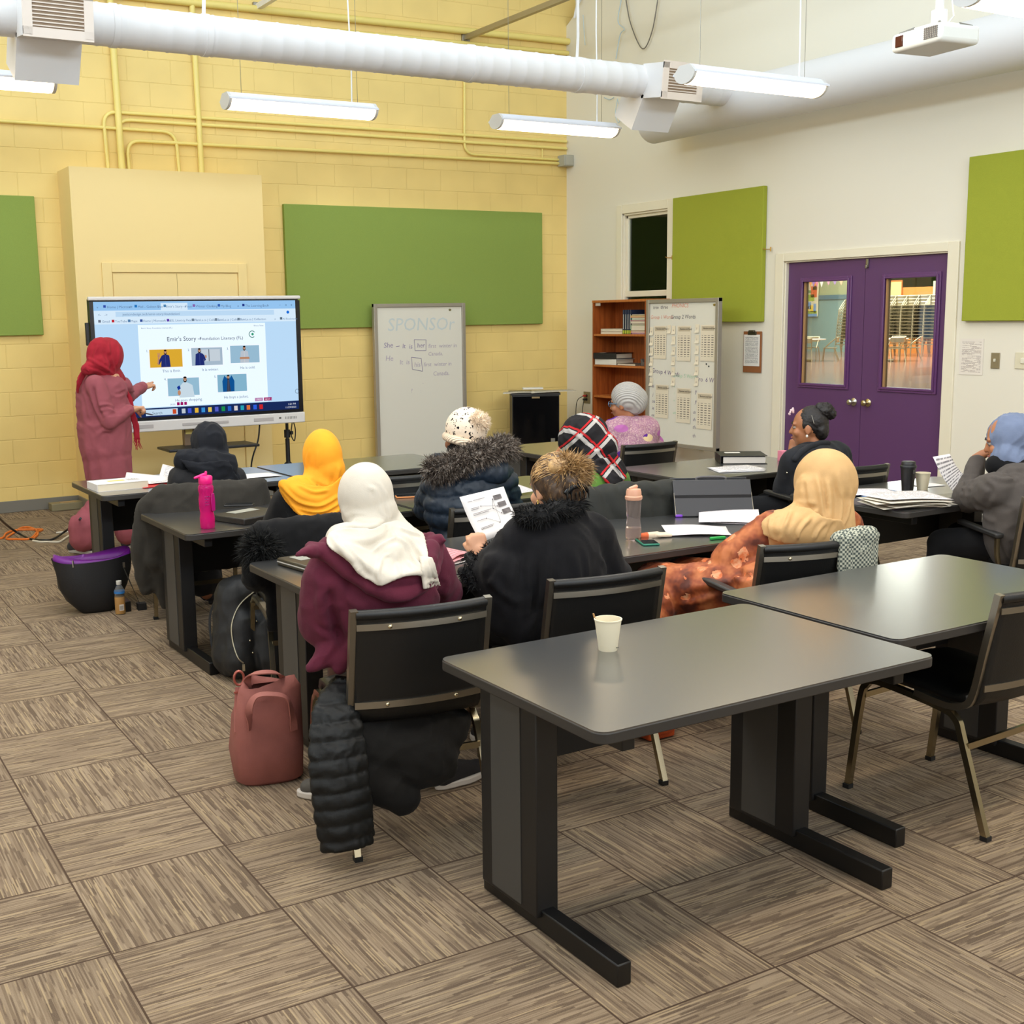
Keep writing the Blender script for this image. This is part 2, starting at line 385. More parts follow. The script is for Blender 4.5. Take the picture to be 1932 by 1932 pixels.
# right wall: openings for the window and the double door; a sloping notch near the corner at the top
wr=wall_holes('wall_right',CREAM,'x',XR,.12,-3,11.0,0,6.1,[(9.555,10.285,.95,2.715),(6.25,7.965,0,2.118)])
struct(MB().prism([(11.0,0),(YB,0),(YB,4.80),(11.0,4.97)],(XR,0,0),(0,1,0),(0,0,1),(1,0,0),.12).build('wall_corner',CREAM))
wall_holes('wall_left',CREAM,'x',-3.12,.12,-3,YB,0,6.1,[]); wall_holes('wall_front',CREAM,'y',-3.12,.12,-3,XR,0,6.1,[])
struct(MB().bb((-3.1,-3.1,6.1),(XR+.12,YB+.1,6.2)).build('ceiling',CEIL))
# boxed-out closet with its door
CX0,CX1,CY=2.573,4.33,10.87
struct(MB().bb((CX0,CY,0),(CX1,YB,3.01)).build('wall_closet',YSMOOTH))
mb=MB()
for a,b in (((2.80,CY-.02,0),(2.885,CY,2.20)),((4.055,CY-.02,0),(4.14,CY,2.20)),((2.885,CY-.02,2.115),(4.055,CY,2.20))): mb.bb(a,b)
struct(mb.build('trim_1',YSMOOTH,bevel=.004))
struct(MB().bb((2.893,CY-.008,.01),(4.047,CY,2.108)).build('door_3',YSMOOTH,bevel=.002)); 
struct(MB().bb((3.4705,CY-.0095,.01),(3.4735,CY-.0075,2.108)).build('door_gap_shade',plain('shadow_gap',(150,120,60),.8)))  # dark strip painted as the shade in the closet door's middle gap
# bases
mb=MB(); mb.bb((-3,YB-.012,0),(CX0,YB,.105)).bb((CX0-.012,CY,0),(CX0,YB,.105)).bb((CX1,YB-.012,0),(XR,YB,.105)).bb((CX0,CY-.03,0),(2.80,CY,.105)).bb((4.14,CY-.012,0),(CX1,CY,.105))
struct(mb.build('baseboard_back',GREYB,bevel=.004))
mb=MB()
for a,b in ((-3,6.18),(8.07,YB)): mb.bb((XR-.012,a,0),(XR,b,.105))
struct(mb.build('baseboard_right',GREYB,bevel=.004))
# double purple door
PURP=plain('purple_door_paint',(92,55,98),.42,bumpy=.05,bs=90); PURPD=plain('purple_moulding_paint',(98,57,104),.35)
mb=MB()
for a,b in (((XR-.018,7.965,0),(XR,8.066,2.19)),((XR-.018,6.15,0),(XR,6.25,2.19)),((XR-.018,6.25,2.118),(XR,7.965,2.19)),
            ((XR,7.95,0),(XR+.12,7.965,2.118)),((XR,6.25,0),(XR+.12,6.262,2.118)),((XR,6.25,2.106),(XR+.12,7.965,2.118))): mb.bb(a,b)
struct(mb.build('trim_3',TRIM,bevel=.004))
DG=glass('door_glass',(238,244,242))
def leaf(name,y0,y1,gy0,gy1,kny,kcol):
    mb=MB(); x0,x1=XR+.035,XR+.08
    z0,z1=1.045,1.93
    mb.bb((x0,y0,.01),(x1,gy0,2.104)).bb((x0,gy1,.01),(x1,y1,2.104)).bb((x0,gy0,.01),(x1,gy1,z0)).bb((x0,gy0,z1),(x1,gy1,2.104))
    d=struct(mb.build(name,PURP)); m=MB()
    for w,t in ((.040,.012),(.020,.022)):
        for a,b in (((x0-t,gy0-w,z0-w),(x0,gy0,z1+w)),((x0-t,gy1,z0-w),(x0,gy1+w,z1+w)),((x0-t,gy0,z0-w),(x0,gy1,z0)),((x0-t,gy0,z1),(x0,gy1,z1+w))): m.bb(a,b)
    m.build('glass_moulding',PURPD,d,bevel=.004)
    m=MB().bb((x0+.002,gy1-.012,z0),(x1,gy1-.001,z1)); m.build('glass_stop',plain('oak_stop',(186,140,86),.5),d)
    MB().bb((x0+.02,gy0,z0),(x0+.024,gy1,z1)).build('pane',DG,d)
    k=MB(); Mx=Matrix.Rotation(-PI/2,3,'Y')
    k.lathe([(.034,0),(.034,.006),(.022,.012),(.013,.016),(.013,.034),(.020,.040),(.027,.052),(.027,.062),(.020,.070),(.006,.072)],(x0,kny,.905),20,Mx)
    k.build('knob',plain(kcol,(190,176,140) if 'brass' in kcol else (196,192,180),.25,1),d,smooth=50)
    return d
leaf('door_1',7.088,7.948,7.262,7.765,7.160,'satin_nickel'); dR=leaf('door_2',6.265,7.084,6.372,6.870,7.008,'brass_plate')
MB().bb((XR+.020,7.05,2.03),(XR+.035,7.075,2.10)).box((XR+.016,7.064,2.035),(.016,.016,.03)).build('flush_bolt',STEEL,dR,bevel=.002)
# window in the right wall
mb=MB(); y0,y1,z0,z1=9.555,10.285,.95,2.715
for a,b in (((XR-.02,y1,z0-.09),(XR,y1+.09,z1+.09)),((XR-.02,y0-.09,z0-.09),(XR,y0,z1+.09)),((XR-.02,y0,z1),(XR,y1,z1+.09)),((XR-.02,y0,z0-.09),(XR,y1,z0)),
            ((XR,y0,z0),(XR+.12,y0+.02,z1)),((XR,y1-.02,z0),(XR+.12,y1,z1)),((XR,y0,z1-.02),(XR+.12,y1,z1)),((XR,y0,z0),(XR+.12,y1,z0+.02)),
            ((XR+.02,y0+.02,1.855),(XR+.075,y1-.02,1.915)),((XR+.03,y0+.02,1.915),(XR+.075,y0+.045,z1-.02)),((XR+.03,y1-.05,1.915),(XR+.075,y1-.02,z1-.02)),((XR+.03,y0+.02,z1-.05),(XR+.075,y1-.02,z1-.02))): mb.bb(a,b)
w1=struct(mb.build('window_1',TRIM,bevel=.004))
MB().bb((XR+.05,y0+.02,z0),(XR+.054,y1-.02,z1-.02)).build('pane',glass('window_glass'),w1)
# small side room seen through the window
GREENW=plain('olive_green_room_paint',(148,140,60),.7)
struct(MB().bb((8.25,11.42,0),(9.55,11.52,2.90)).bb((8.25,13.9,0),(13.5,14.0,4)).build('wall_side_room',GREENW))
mb=MB().bb((8.25,11.52,2.90),(13.5,14,2.96)); struct(mb.build('ceiling_side_room',plain('side_room_ceiling',(170,160,110),.8)))
g=thing('entrance_door','purple framed glazed door with dark glass beyond the small window','door',world=True)
MB().bb((10.9,12.6,0),(11.6,12.7,2.33)).build('door_panel',plain('blue_purple_paint',(96,84,130),.5),g)
MB().bb((10.95,12.58,.3),(11.14,12.6,2.2)).build('pane',plain('dark_door_glass',(40,42,46),.15),g)
mb=MB()
for i in range(420):
    c=V(11.3,13.2,2.72)+V(random.uniform(-.7,.7),random.uniform(-.3,.3),random.uniform(-.34,.34)); a=random.uniform(0,6.3); s=random.uniform(.02,.05)
    e1=V(math.cos(a),.3,math.sin(a))*s; e2=V(-math.sin(a),.2,math.cos(a))*s*.5; mb.quad(c-e1,c+e2,c+e1,c-e2)
mb.v=[(v[0],v[1],min(v[2],2.88)) for v in mb.v]; o=mb.build('tree_foliage',plain('leaf_green',(84,122,52),.6)); tag(o,'green leaves seen through the glass above the purple door','tree'); o['kind']='stuff'
# hall beyond the double door
n=N('hall_floor_boards'); c=n.noise(n.mapv(n.pos(),(.35,9,1)),1,3); n.base(n.ramp(c,[(.35,srgb(104,74,66)),(.65,srgb(134,98,84))]),.16,0,.6); HF=n.m
struct(MB().bb((XR+.06,-4,-.1),(44,46,0)).build('floor_hall',HF))
HX=38.6; TEAL=plain('teal_wall_paint',(116,146,144),.7); OLV=plain('sage_wall_paint',(150,156,120),.7); ORG=plain('orange_wall_paint',(214,134,62),.6)
yl=lambda px: WX(px,620,HX)[1]
struct(MB().bb((HX,yl(1604),0),(HX+.2,46,1.98)).bb((HX,yl(1604),2.2),(HX+.2,46,9)).bb((HX,4,2.5),(HX+.2,yl(1604),9)).build('wall_hall',OLV))
struct(MB().bb((HX-.02,yl(1604),0),(HX,46,2.2)).build('wall_hall_dado',TEAL)); struct(MB().bb((HX-.06,yl(1604),2.12),(HX-.02,46,2.30)).build('trim_4',plain('blue_rail_paint',(78,110,124),.6)))
struct(MB().bb((HX,4,0),(HX+.2,yl(1604),4.2)).build('wall_hall_orange',ORG))
struct(MB().bb((XR+.13,-4,8.6),(44,46,8.7)).build('ceiling_hall',CEIL)); struct(MB().bb((XR+.121,-4,2.6),(XR+.2,46,8.6)).build('wall_hall_near',CREAM))
hw=struct(MB().bb((HX-.03,6,4.3),(HX-.01,44,6.6)).build('window_2',emit('hall_high_window_daylight',(205,222,255),3.2)))
def hq(px0,py0,px1,py1,X=HX-.05,t=.02):
    a=WX(px0,py0,X); b=WX(px1,py1,X); return MB().bb((X,min(a[1],b[1]),min(a[2],b[2])),(X+t,max(a[1],b[1]),max(a[2],b[2])))
hs=struct(hq(1666,530,1700,577,HX-.08,.04).build('window_3',plain('hatch_frame',(196,110,50),.6))); hq(1669,533,1699,573,HX-.10,.01).build('pane',plain('pale_green_hatch',(206,200,130),.6),hs)
o=hq(1761,530,1763,576,HX-.08,.04).build('trim_5',plain('pale_post',(190,196,170),.6)); struct(o)
m=thing('wall_mural','colourful painted mural board on the far hall wall left of the stacked chairs','mural',world=True)
hq(1514,535,1542,597,HX-.12,.03).build('board',plain('mural_cream',(216,206,176),.7),m)
cols=[((206,88,44),'red'),((150,176,60),'lime'),((96,148,196),'blue'),((232,196,70),'yellow'),((240,150,50),'tangerine'),((90,140,80),'leaf')]
R=random.Random(3); per={k:MB() for k in range(6)}
for (a,b,c_,d,k) in [(1516,541,1524,547,0),(1530,540,1541,561,0),(1515,556,1536,568,1),(1514,592,1541,597,2),(1515,587,1541,592,1),(1520,578,1526,588,3),(1528,576,1534,589,3),(1524,570,1530,583,2),(1534,534,1541,547,4),(1516,569,1519,582,0),(1535,573,1539,590,2),(1516,548,1530,553,5)]:
    q=hq(a,b,c_,d,HX-.125,.004); per[k].add(q.v,q.f)
for k,mb in per.items(): mb.build('painted_shape',plain('mural_'+cols[k][1],cols[k][0],.7),m)
m=thing('bunting','string of pastel triangular pennants hanging across the hall','bunting',world=True)
X=HX-1.5
MB().tube([WX(px,529+.9*math.sin((px-1500)*.1),X) for px in range(1508,1600,6)],.01,4).build('string',plain('bunting_string',(220,214,200),.8),m)
for i,px in enumerate([1517,1523,1529,1535,1541,1550,1563,1575,1587]):
    a,b,c_=WX(px-3.4,530,X),WX(px+3.4,530,X),WX(px,542 if i<6 else 538,X)
    MB().prism([(0,0),(1,0),(.5,1)],a,b-a,(c_-(a+b)/2)+(0,0,0),(1,0,0),.01).build('pennant',plain('pennant_%s'%['lilac','pink','orange','violet','rose','white','blush','mauve','peach'][i],[(190,150,214),(226,150,190),(232,150,70),(150,110,190),(220,130,170),(236,234,230),(222,160,190),(170,140,200),(226,180,150)][i],.8),m)
# corner return at the very top
struct(MB().bb((8.9,9.0,4.9),(9.0,YB,6.2)).build('wall_upper_right',CREAM))
# ================================================================ ACOUSTIC PANELS, DUCTS, LIGHTS, PIPES
def felt(name,rgb):
    n=N(name); f=n.noise(n.coord(),420,3,.7); c=srgb(*rgb); d=tuple(x*.84 for x in c[:3])+(1,)
    n.base(n.ramp(f,[(.3,d),(.7,c)]),.95,0,.1); n.bump(f,.4,.003); return n.m
F1=felt('green_felt_back',(148,168,84)); F2=felt('lime_felt_side',(166,172,62))
def panel(label,a,b,m):
    tag(MB().bb(a,b).build('acoustic_panel',m,bevel=.006),label,'wall panel','green acoustic felt panels')
panel('long green felt acoustic panel centred on the yellow block wall above the whiteboard',(4.70,YB-.05,1.585),(7.757,YB-.002,2.795),F1)
panel('green felt acoustic panel on the yellow wall left of the closet box',(-.2,YB-.05,1.578),(2.35,YB-.002,2.785),F1)
panel('square lime felt acoustic panel between the small window and the purple doors',(XR-.05,8.20,1.588),(XR-.002,9.44,2.80),F2)
panel('lime felt acoustic panel right of the purple doors above the light switch',(XR-.05,3.6,1.583),(XR-.002,6.075,2.80),F2)
DUCT=plain('white_duct_paint',(226,222,218),.55)
def duct(name,label,p0,p1,r,step,sp=.0035,cap1=False):
    t=thing(name,label,'air duct',tuple(p0),world=True); p0,p1=V(p0),V(p1); L=np.linalg.norm(p1-p0); d=(p1-p0)/L; m=MB(); pts=[];rs=[]
    s=0
    while s<L:
        for q,e in ((0,0),(.012,sp),(.024,0)):
            if s+q<L: pts.append(p0+d*(s+q)); rs.append(r+e)
        s+=step
    pts.append(p1); rs.append(r); m.tube(pts,rs,40); m.build('duct_shell',DUCT,t,smooth=60)
    return t
DY,DZ,DR=8.2,3.583,.132
t=duct('spiral_duct','slim white spiral duct running the width of the room',(-2.95,DY,DZ),(7.62,DY,DZ),DR,.155)
for x in (2.28,2.9,4.99,6.0):
    mb=MB().tube([(x-.02,DY,DZ),(x+.02,DY,DZ)],DR+.006,40)
    if x in (2.9,6.0): mb.bar([(x,DY,DZ+DR),(x+.01,DY,DZ+DR+.16),(x,DY,6.08)],.025,.004,(0,1,0))
    mb.build('strap' if x in (2.9,6.0) else 'coupling',DUCT,t,smooth=60)
def register(x0,x1,ang,ln,name,grille):
    Mx=Matrix.Rotation(ang,3,'X')   # rotates -Y outward axis
    def T(p): v=Mx@Vector(p); return (v.x+(x0+x1)/2,v.y+DY,v.z+DZ)
    w=(x1-x0)/2; h=.135; m=MB(); k=[T((sx*w,-ln if q else -.06,sz*h)) for q in (0,1) for sz in (-1,1) for sx in (-1,1)]
    m.add(k,[(0,1,3,2),(4,6,7,5),(0,4,5,1),(2,3,7,6),(0,2,6,4),(1,5,7,3)]); b=m.build(name,DUCT,t)
    if grille:
        g=MB(); e=.045
        for a0,a1,c0,c1 in ((-w-.012,w+.012,h-e,h+.012),(-w-.012,w+.012,-h-.012,-h+e),(-w-.012,-w+e,-h,h),(w-e,w+.012,-h,h)):
            P8=[T((x,y,z)) for y in (-ln-.012,-ln) for z in (c0,c1) for x in (a0,a1)]; g.add(P8,[(0,1,3,2),(4,6,7,5),(0,4,5,1),(2,3,7,6),(0,2,6,4),(1,5,7,3)])
        for i in range(8):
            z=-h+e+.012+i*(2*h-2*e-.02)/7.3; P8=[T((x,y,z+(.007 if y>-ln else -.004)+q)) for y in (-ln-.008,-ln+.012) for q in (0,.004) for x in (-w+e,w-e)]
            g.add(P8,[(0,1,3,2),(4,6,7,5),(0,4,5,1),(2,3,7,6),(0,2,6,4),(1,5,7,3)])
        g.build('grille',plain('grille_cream',(232,216,200),.5),b)
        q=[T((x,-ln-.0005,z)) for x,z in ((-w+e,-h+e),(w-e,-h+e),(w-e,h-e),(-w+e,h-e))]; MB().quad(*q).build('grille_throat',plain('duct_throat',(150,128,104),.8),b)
for x0,x1 in ((1.66,2.06),(6.62,7.02)):
    register(x0,x1,.12,.33,'register_box',True); register(x0,x1,PI*.68,.36,'register_box',False)
duct('main_duct','fat white round duct along the cream wall above the purple doors',(7.75,9.36,3.495),(7.75,-2.9,3.495),.202,9,0)
# hangers on the main duct
LENS=emit('fluorescent_diffuser',(255,226,186),LAMP)
def light(x,y,z,label,L=1.22):
    t=thing('pendant_light',label,'ceiling light',(x,y,z),0,'white linear fluorescent pendants')
    m=MB(); prof=[(-.115,-.012),(-.115,0),(-.075,.018),(-.05,.045),(.05,.045),(.075,.018),(.115,0),(.115,-.012)]
    m.prism(prof,(0,0,0),(0,1,0),(0,0,1),(1,0,0),L); m.build('housing',plain('lamp_white',(228,230,238),.4),t)
    m=MB(); pr=[(-.098,-.010)]+[(-.098*math.cos(a),-.012-.062*math.sin(a)) for a in [PI*i/12 for i in range(13)]]+[(.098,-.010)]
    m.prism(pr,(.03,0,0),(0,1,0),(0,0,1),(1,0,0),L-.06); m.build('diffuser',LENS,t,smooth=60)
    for xx in (-.004,L-.018):
        pr=[(-.1,0)]+[(-.1*math.cos(a),-.002-.072*math.sin(a)) for a in [PI*i/12 for i in range(13)]]+[(.1,0),(.05,.046),(-.05,.046)]
        MB().prism(pr,(xx,0,0),(0,1,0),(0,0,1),(1,0,0),.022).build('end_cap',plain('lamp_cap',(214,210,204),.5),t)
    for xx in (.13,L-.13): MB().tube([(xx,0,.04),(xx,0,6.1-z)],.0022,5).build('hanger_wire',STEEL,t)
    MB().tube([(L-.18,0,.04),(L-.17,.01,.3),(L-.19,0,.8),(L-.18,0,6.1-z)],.006,6).build('power_cord',WHITE_P,t,smooth=60)
    return t
light(3.267,8.86,3.30,'pendant light nearest the camera side of the closet, right of the conduits')
light(5.554,8.72,3.28,'pendant light hanging in front of the corner where yellow meets cream')
light(5.489,6.315,3.235,'pendant light overlapping the grille where the two ducts meet')
light(.80,8.80,3.31,'pendant light cut by the left edge below the duct register')
light(5.43,4.14,3.24,'pendant light cut by the top right corner above the projector')
for x in (3.2,6.2):   # more of the same row, behind the camera position, for the light they give
    pass
# projector
t=thing('projector','white ceiling projector hanging at the top right','projector',(4.86,3.87,2.90),-.10)
m=MB().box((0,0,0),(.25,.30,.085)); m.build('body',plain('projector_white',(226,226,218),.4),t,bevel=.022,seg=3)
MB().box((-.126,.092,.002),(.008,.046,.05)).build('lens_window',plain('projector_lens',(70,30,22),.15),t,bevel=.003)
m=MB(); [m.box((-.1265,-.06-.010*i,.004),(.004,.004,.05)) for i in range(8)]; [m.box((-.1265,-.095,-.02+.009*i),(.004,.08,.002)) for i in range(6)]
m.build('vent_grille',plain('vent_grey',(120,112,104),.6),t)
MB().tube([(.02,.0,.04),(.02,0,.13)],.035,14).tube([(.02,0,.1),(.02,0,3.2)],.019,14).box((.02,0,.055),(.16,.16,.012)).build('ceiling_mount',WHITE_P,t)
m=MB(); [m.tube([(sx,sy,.04),(sx*.6+.008,sy*.6,.06)],.008,8) for sx in (-.10,.1) for sy in (-.12,.12)]; m.build('mount_arm',STEEL,t)
MB().tube([(.06,.02,.05),(.13,.02,.12),(.10,.02,.25),(.03,.01,.33)],.004,6).build('cable',WHITE_P,t,smooth=60)
# conduits
YP=plain('yellow_conduit_paint',(244,222,130),.45)
def pipe(pts,r,label,n=10,junction=()):
    P=[];d=.09
    pts=[V(p[0],YB-r-.012,p[1]) for p in pts]
    for i,p in enumerate(pts):
        if 0<i<len(pts)-1:
            a=unit(pts[i-1]-p)*d*(1.4 if r<.02 else 1); b=unit(pts[i+1]-p)*d*(1.4 if r<.02 else 1)
            for k in range(6): t_=k/5; P.append(p+a*(1-t_)**2+b*t_**2)
        else: P.append(p)
    o=MB().tube(P,r,n).build('conduit',YP,smooth=60); tag(o,label,'pipe','yellow painted conduits on the block wall')
pipe([(3.02,3.0),(3.0,3.55),(8.1,3.575)][:3],.016,'thin conduit that rises behind the left light and turns right near its top')
pipe([(3.14,3.0),(3.12,3.49),(8.1,3.50)],.016,'thin conduit just below the highest wall run, starting at the fat left riser')
pipe([(1.2,3.41),(3.66,3.41),(3.68,3.0)],.015,'thin conduit coming from the left edge and dropping to the closet box')
pipe([(3.21,3.0),(3.20,3.31),(8.0,3.335)],.016,'lowest long conduit, ending at the grey box in the corner')
pipe([(3.14,3.0),(3.10,6.0)],.030,'fat vertical conduit rising from the closet box, left of the two')
pipe([(3.89,3.0),(3.86,6.0)],.026,'fat vertical conduit rising from the closet box, right of the two')
pipe([(-1,4.50),(8.12,4.63)],.034,'fat horizontal conduit near the top of the yellow wall')
pipe([(-1,4.36),(8.12,4.51)],.024,'second horizontal conduit just under the fat one at the top')
pipe([(6.80,4.45),(6.78,3.375),(8.0,3.375)],.013,'thin conduit dropping from the ceiling beam and turning to the corner box')
pipe([(7.78,3.49),(7.78,3.36)],.007,'short thin drop joining two wall runs near the corner')
t=thing('junction_box','grey metal junction box high in the corner between yellow and cream walls','electrical box',(8.06,YB-.07,3.36))
MB().box((0,0,0),(.13,.13,.12)).build('box_body',plain('grey_box_paint',(176,172,154),.5),t,bevel=.006); MB().box((0,-.067,0),(.10,.006,.10)).build('cover_plate',plain('grey_box_lid',(184,180,162),.45),t,bevel=.002)
GALV=plain('galvanised_channel',(172,160,130),.45,.6)
for (x,z,lab,kk) in ((6.82,4.55,'grey steel channel beam reaching out from the wall right of centre top',GALV),(4.52,4.60,'pale steel channel beam with a bracket, left of centre at the top',WHITE_P)):
    t=thing('ceiling_channel',lab,'beam',(x,YB,z))
    MB().bar([(0,-.01,0),(0,-9,0)],.05,.05).build('channel',kk,t); MB().box((0,-.02,0),(.09,.03,.09)).build('bracket',STEEL,t,bevel=.004)
# loose wires on the cream wall
def wire(pts,r,mat,label):
    o=MB().tube(catmull([V(p) for p in pts],6),r,6).build('hanging_wire',mat,smooth=60); tag(o,label,'wire','loose wires at the top of the cream wall')
xx=XR-.03
wire([WX(1180,-6,xx),WX(1190,45,xx),WX(1212,92,xx),WX(1230,60,xx),WX(1242,-6,xx)],.006,plain('grey_wire',(120,112,100),.6),'dark wire looping in a deep U on the cream wall')
wire([WX(1172,0,xx),WX(1166,40,xx),WX(1178,55,xx),WX(1170,66,xx),WX(1162,112,xx)],.005,plain('pale_blue_wire',(186,204,210),.6),'pale blue tangled cord beside the U-shaped wire')
wire([WX(1100,28,xx),WX(1102,60,xx),WX(1104,85,xx)],.004,plain('pale_blue_wire',(186,204,210),.6),'short pale cord stub nearest the corner')
wire([WX(1084,34,xx),WX(1088,14,xx),WX(1097,-4,xx)],.014,WHITE_P,'thick white cable bending over the sloping wall edge')
wire([WX(1158,184,xx),WX(1150,188,xx),WX(1140,184,xx)],.005,plain('pale_blue_wire',(186,204,210),.6),'short curved cord end just under the slim duct')
wire([WX(1165,186,xx),WX(1161,216,xx),WX(1167,232,xx),WX(1171,216,xx),WX(1165,186,xx)],.004,plain('pale_blue_wire',(186,204,210),.6),'thin cord ending in a small loop under the slim duct')
# wall bits on the cream wall
PLATE=plain('steel_plate',(150,136,104),.45,.4)
def plate(label,cat,y,z,w,h,mat,kind,name):
    t=thing(name,label,cat,(XR,y,z)); MB().box((-.004,0,0),(.008,w,h)).build('cover_plate',mat,t,bevel=.002)
    if kind=='t': MB().box((-.014,0,.004),(.018,.010,.022)).build('toggle',plain('ivory',(228,222,200),.4),t,bevel=.002)
    if kind=='s': MB().box((-.012,0,0),(.012,.03,.04)).build('knob',plain('ivory',(228,222,200),.4),t,bevel=.003)
    if kind=='o':
        for dz in (-.02,.02): MB().tube([(-.008,0,dz),(-.012,0,dz)],.016,14).build('socket',BLACKP,t)
    return t
plate('steel plate light switch with ivory toggle right of the purple doors','light switch',5.795,1.287,.072,.118,PLATE,'t','light_switch')
plate('ivory thermostat plate at the right edge beyond the light switch','thermostat',5.565,1.292,.13,.12,plain('ivory_plate',(222,212,182),.5),'s','thermostat')
y,z=WX(1108,750,XR)[1:]; t=plate('wall socket with plugs beside the black cabinet','power socket',y,z,.12,.13,PLATE,'o','power_socket')
for dz,c in ((.02,(190,50,40)),(-.02,(30,30,30))):
    MB().box((-.03,.01,dz),(.035,.03,.02)).build('plug',plain('plug_%d'%c[0],c,.5),t,bevel=.003)
MB().tube(catmull([(-.04,.02,.02),(-.07,.10,-.05),(-.06,.14,-.3)],6),.004,6).tube(catmull([(-.04,.01,-.02),(-.05,.03,-.2),(-.04,.05,-.6)],6),.004,6).build('cord',BLACKP,t,smooth=60)
y,z=WX(1325,836,XR)[1:]; plate('small ivory socket low on the wall below the right whiteboard','power socket',y,z-.02,.075,.12,plain('ivory_plate',(222,212,182),.5),'o','power_socket')
def clasp(px,py,label):
    p=WX(px,py,XR-.022); t=thing('wall_hook',label,'hook',tuple(p)); BR=plain('brass_hook',(206,160,84),.3,.8)
    MB().tube([(0,0,.02),(0,0,-.02)],.006,8).build('post',BR,t); MB().tube([(0,.005,.0),(-.02,.05,.0),(-.02,.075,.01)],.004,8).build('arm',BR,t)
clasp(1454,470,'small brass hook between the square lime panel and the door frame'); clasp(1268,486,'small brass hook on the window frame beside the lime panel')
# notice paper and clipboard
def printed(name,rgb=(232,226,216),ink=(120,112,108),rows=38,dens=.5,ax=(1,2),head=None,sc=1.0):
    """paper with rows of broken print, laid out on the sheet itself (Generated coordinates)"""
    n=N(name); s=n.n('ShaderNodeSeparateXYZ'); n.l(n.coord('Generated'),s.inputs[0]); a,b=s.outputs[ax[0]],s.outputs[ax[1]]
    r=n.math('MULTIPLY',b,rows); fr=n.math('FRACT',r); ir=n.math('FLOOR',r)
    c=n.n('ShaderNodeCombineXYZ'); n.l(n.math('MULTIPLY',a,34*sc),c.inputs[0]); n.l(n.math('MULTIPLY',ir,5.3),c.inputs[1])
    w=n.noise(c.outputs[0],1,2,.8); c2=n.n('ShaderNodeCombineXYZ'); n.l(n.math('MULTIPLY',a,2.2),c2.inputs[0]); n.l(n.math('MULTIPLY',ir,9.1),c2.inputs[1]); w2=n.noise(c2.outputs[0],1,1)
    ink_=n.math('MULTIPLY',n.math('MULTIPLY',n.math('GREATER_THAN',fr,.55),n.math('GREATER_THAN',w,.44)),n.math('GREATER_THAN',w2,1-dens-.05))
    m1=n.math('MULTIPLY',n.math('GREATER_THAN',a,.09),n.math('LESS_THAN',a,.91)); m2=n.math('MULTIPLY',n.math('GREATER_THAN',b,.07),n.math('LESS_THAN',b,.93))
    n.base(n.mix(n.math('MULTIPLY',n.math('MULTIPLY',ink_,.75),n.math('MULTIPLY',m1,m2)),srgb(*rgb),srgb(*ink)),.75,0,.2); return n.m
PPX=printed('notice_print',(232,222,208),(130,104,96),34)
p0,p1=WX(1812,639,XR-.004),WX(1853,708,XR-.004)
o=MB().bb((XR-.004,p1[1],p1[2]),(XR-.002,p0[1],p0[2])).build('notice_sheet',PPX); tag(o,'printed notice taped to the cream wall left of the light switch','paper')
t=thing('clipboard','brown clipboard with a form hanging below the square lime panel','clipboard',(XR-.012,8.335,1.31))
MB().box((0,0,0),(.005,.235,.38)).build('board',plain('hardboard_brown',(150,92,50),.6),t,bevel=.002)
MB().box((-.006,.004,.015),(.002,.205,.29)).build('form_sheet',printed('form_print',(234,228,218),(70,66,70),26,.7),t)
MB().box((-.008,0,.172),(.008,.11,.03)).tube([(-.012,-.035,.19),(-.012,.035,.19)],.012,10).build('clip',plain('clip_steel',(110,106,96),.3,1),t,bevel=.002)
# ================================================================ TABLES
ZT=.703
TOP=(lambda n:(n.b.inputs['Coat Weight'].__setattr__('default_value',1.0),n.b.inputs['Coat Roughness'].__setattr__('default_value',.22),n.b.inputs['Coat IOR'].__setattr__('default_value',1.8),n.base(n.mix(.35,srgb(52,53,54),n.ramp(n.noise(n.coord(),300,3,.7),[(.3,srgb(44,44,45)),(.7,srgb(62,62,62))])),.30,0,1.0),n.bump(n.noise(n.coord(),600,2),.05,.001),n.m)[-1])(N('charcoal_laminate'))
EDGE=plain('table_edge_band',(48,45,42),.5); POST=plain('post_dark_metal',(25,23,22),.5); POSTG=plain('post_grey_insert',(70,68,65),.55); MOD=plain('modesty_black',(6,6,7),.6); FOOT=plain('table_foot_black',(14,13,13),.42)
def rrect(w,d,r,k=5):
    out=[]
    for cx,cy,a0 in ((w/2-r,d/2-r,0),(-w/2+r,d/2-r,PI/2),(-w/2+r,-d/2+r,PI),(w/2-r,-d/2+r,1.5*PI)):
        out+=[(cx+r*math.cos(a0+PI/2*i/k),cy+r*math.sin(a0+PI/2*i/k)) for i in range(k+1)]
    return out
def table0():
    t=thing('training_table','x','table'); w,d=1.205,.775
    m=MB(); P=rrect(w-.004,d-.004,.035); m.prism(P,(0,0,ZT-.004),(1,0,0),(0,1,0),(0,0,1),.004)
    m.build('tabletop',TOP,t); m=MB().prism(rrect(w,d,.037),(0,0,ZT-.032),(1,0,0),(0,1,0),(0,0,1),.0285); m.build('edge_band',EDGE,t,bevel=.003)
    for s in (-1,1):
        x=s*.487; m=MB().box((x,.142,.355),(.072,.285,.63)); l=m.build('leg',POST,t,bevel=.004)
        for q in (-1,1): MB().box((x+q*.0365,.150,.360),(.004,.150,.615)).build('leg_insert',POSTG,l)
        MB().box((x,-.02,.032),(.045,.64,.062)).build('foot',FOOT,t,bevel=.004)
        MB().box((x,-.10,ZT-.055),(.04,.5,.04)).build('top_bracket',FOOT,t,bevel=.003)
    MB().box((0,.235,.53),(.902,.018,.28)).build('modesty_panel',MOD,t,bevel=.002)
    return t
T0=table0(); first=[1]
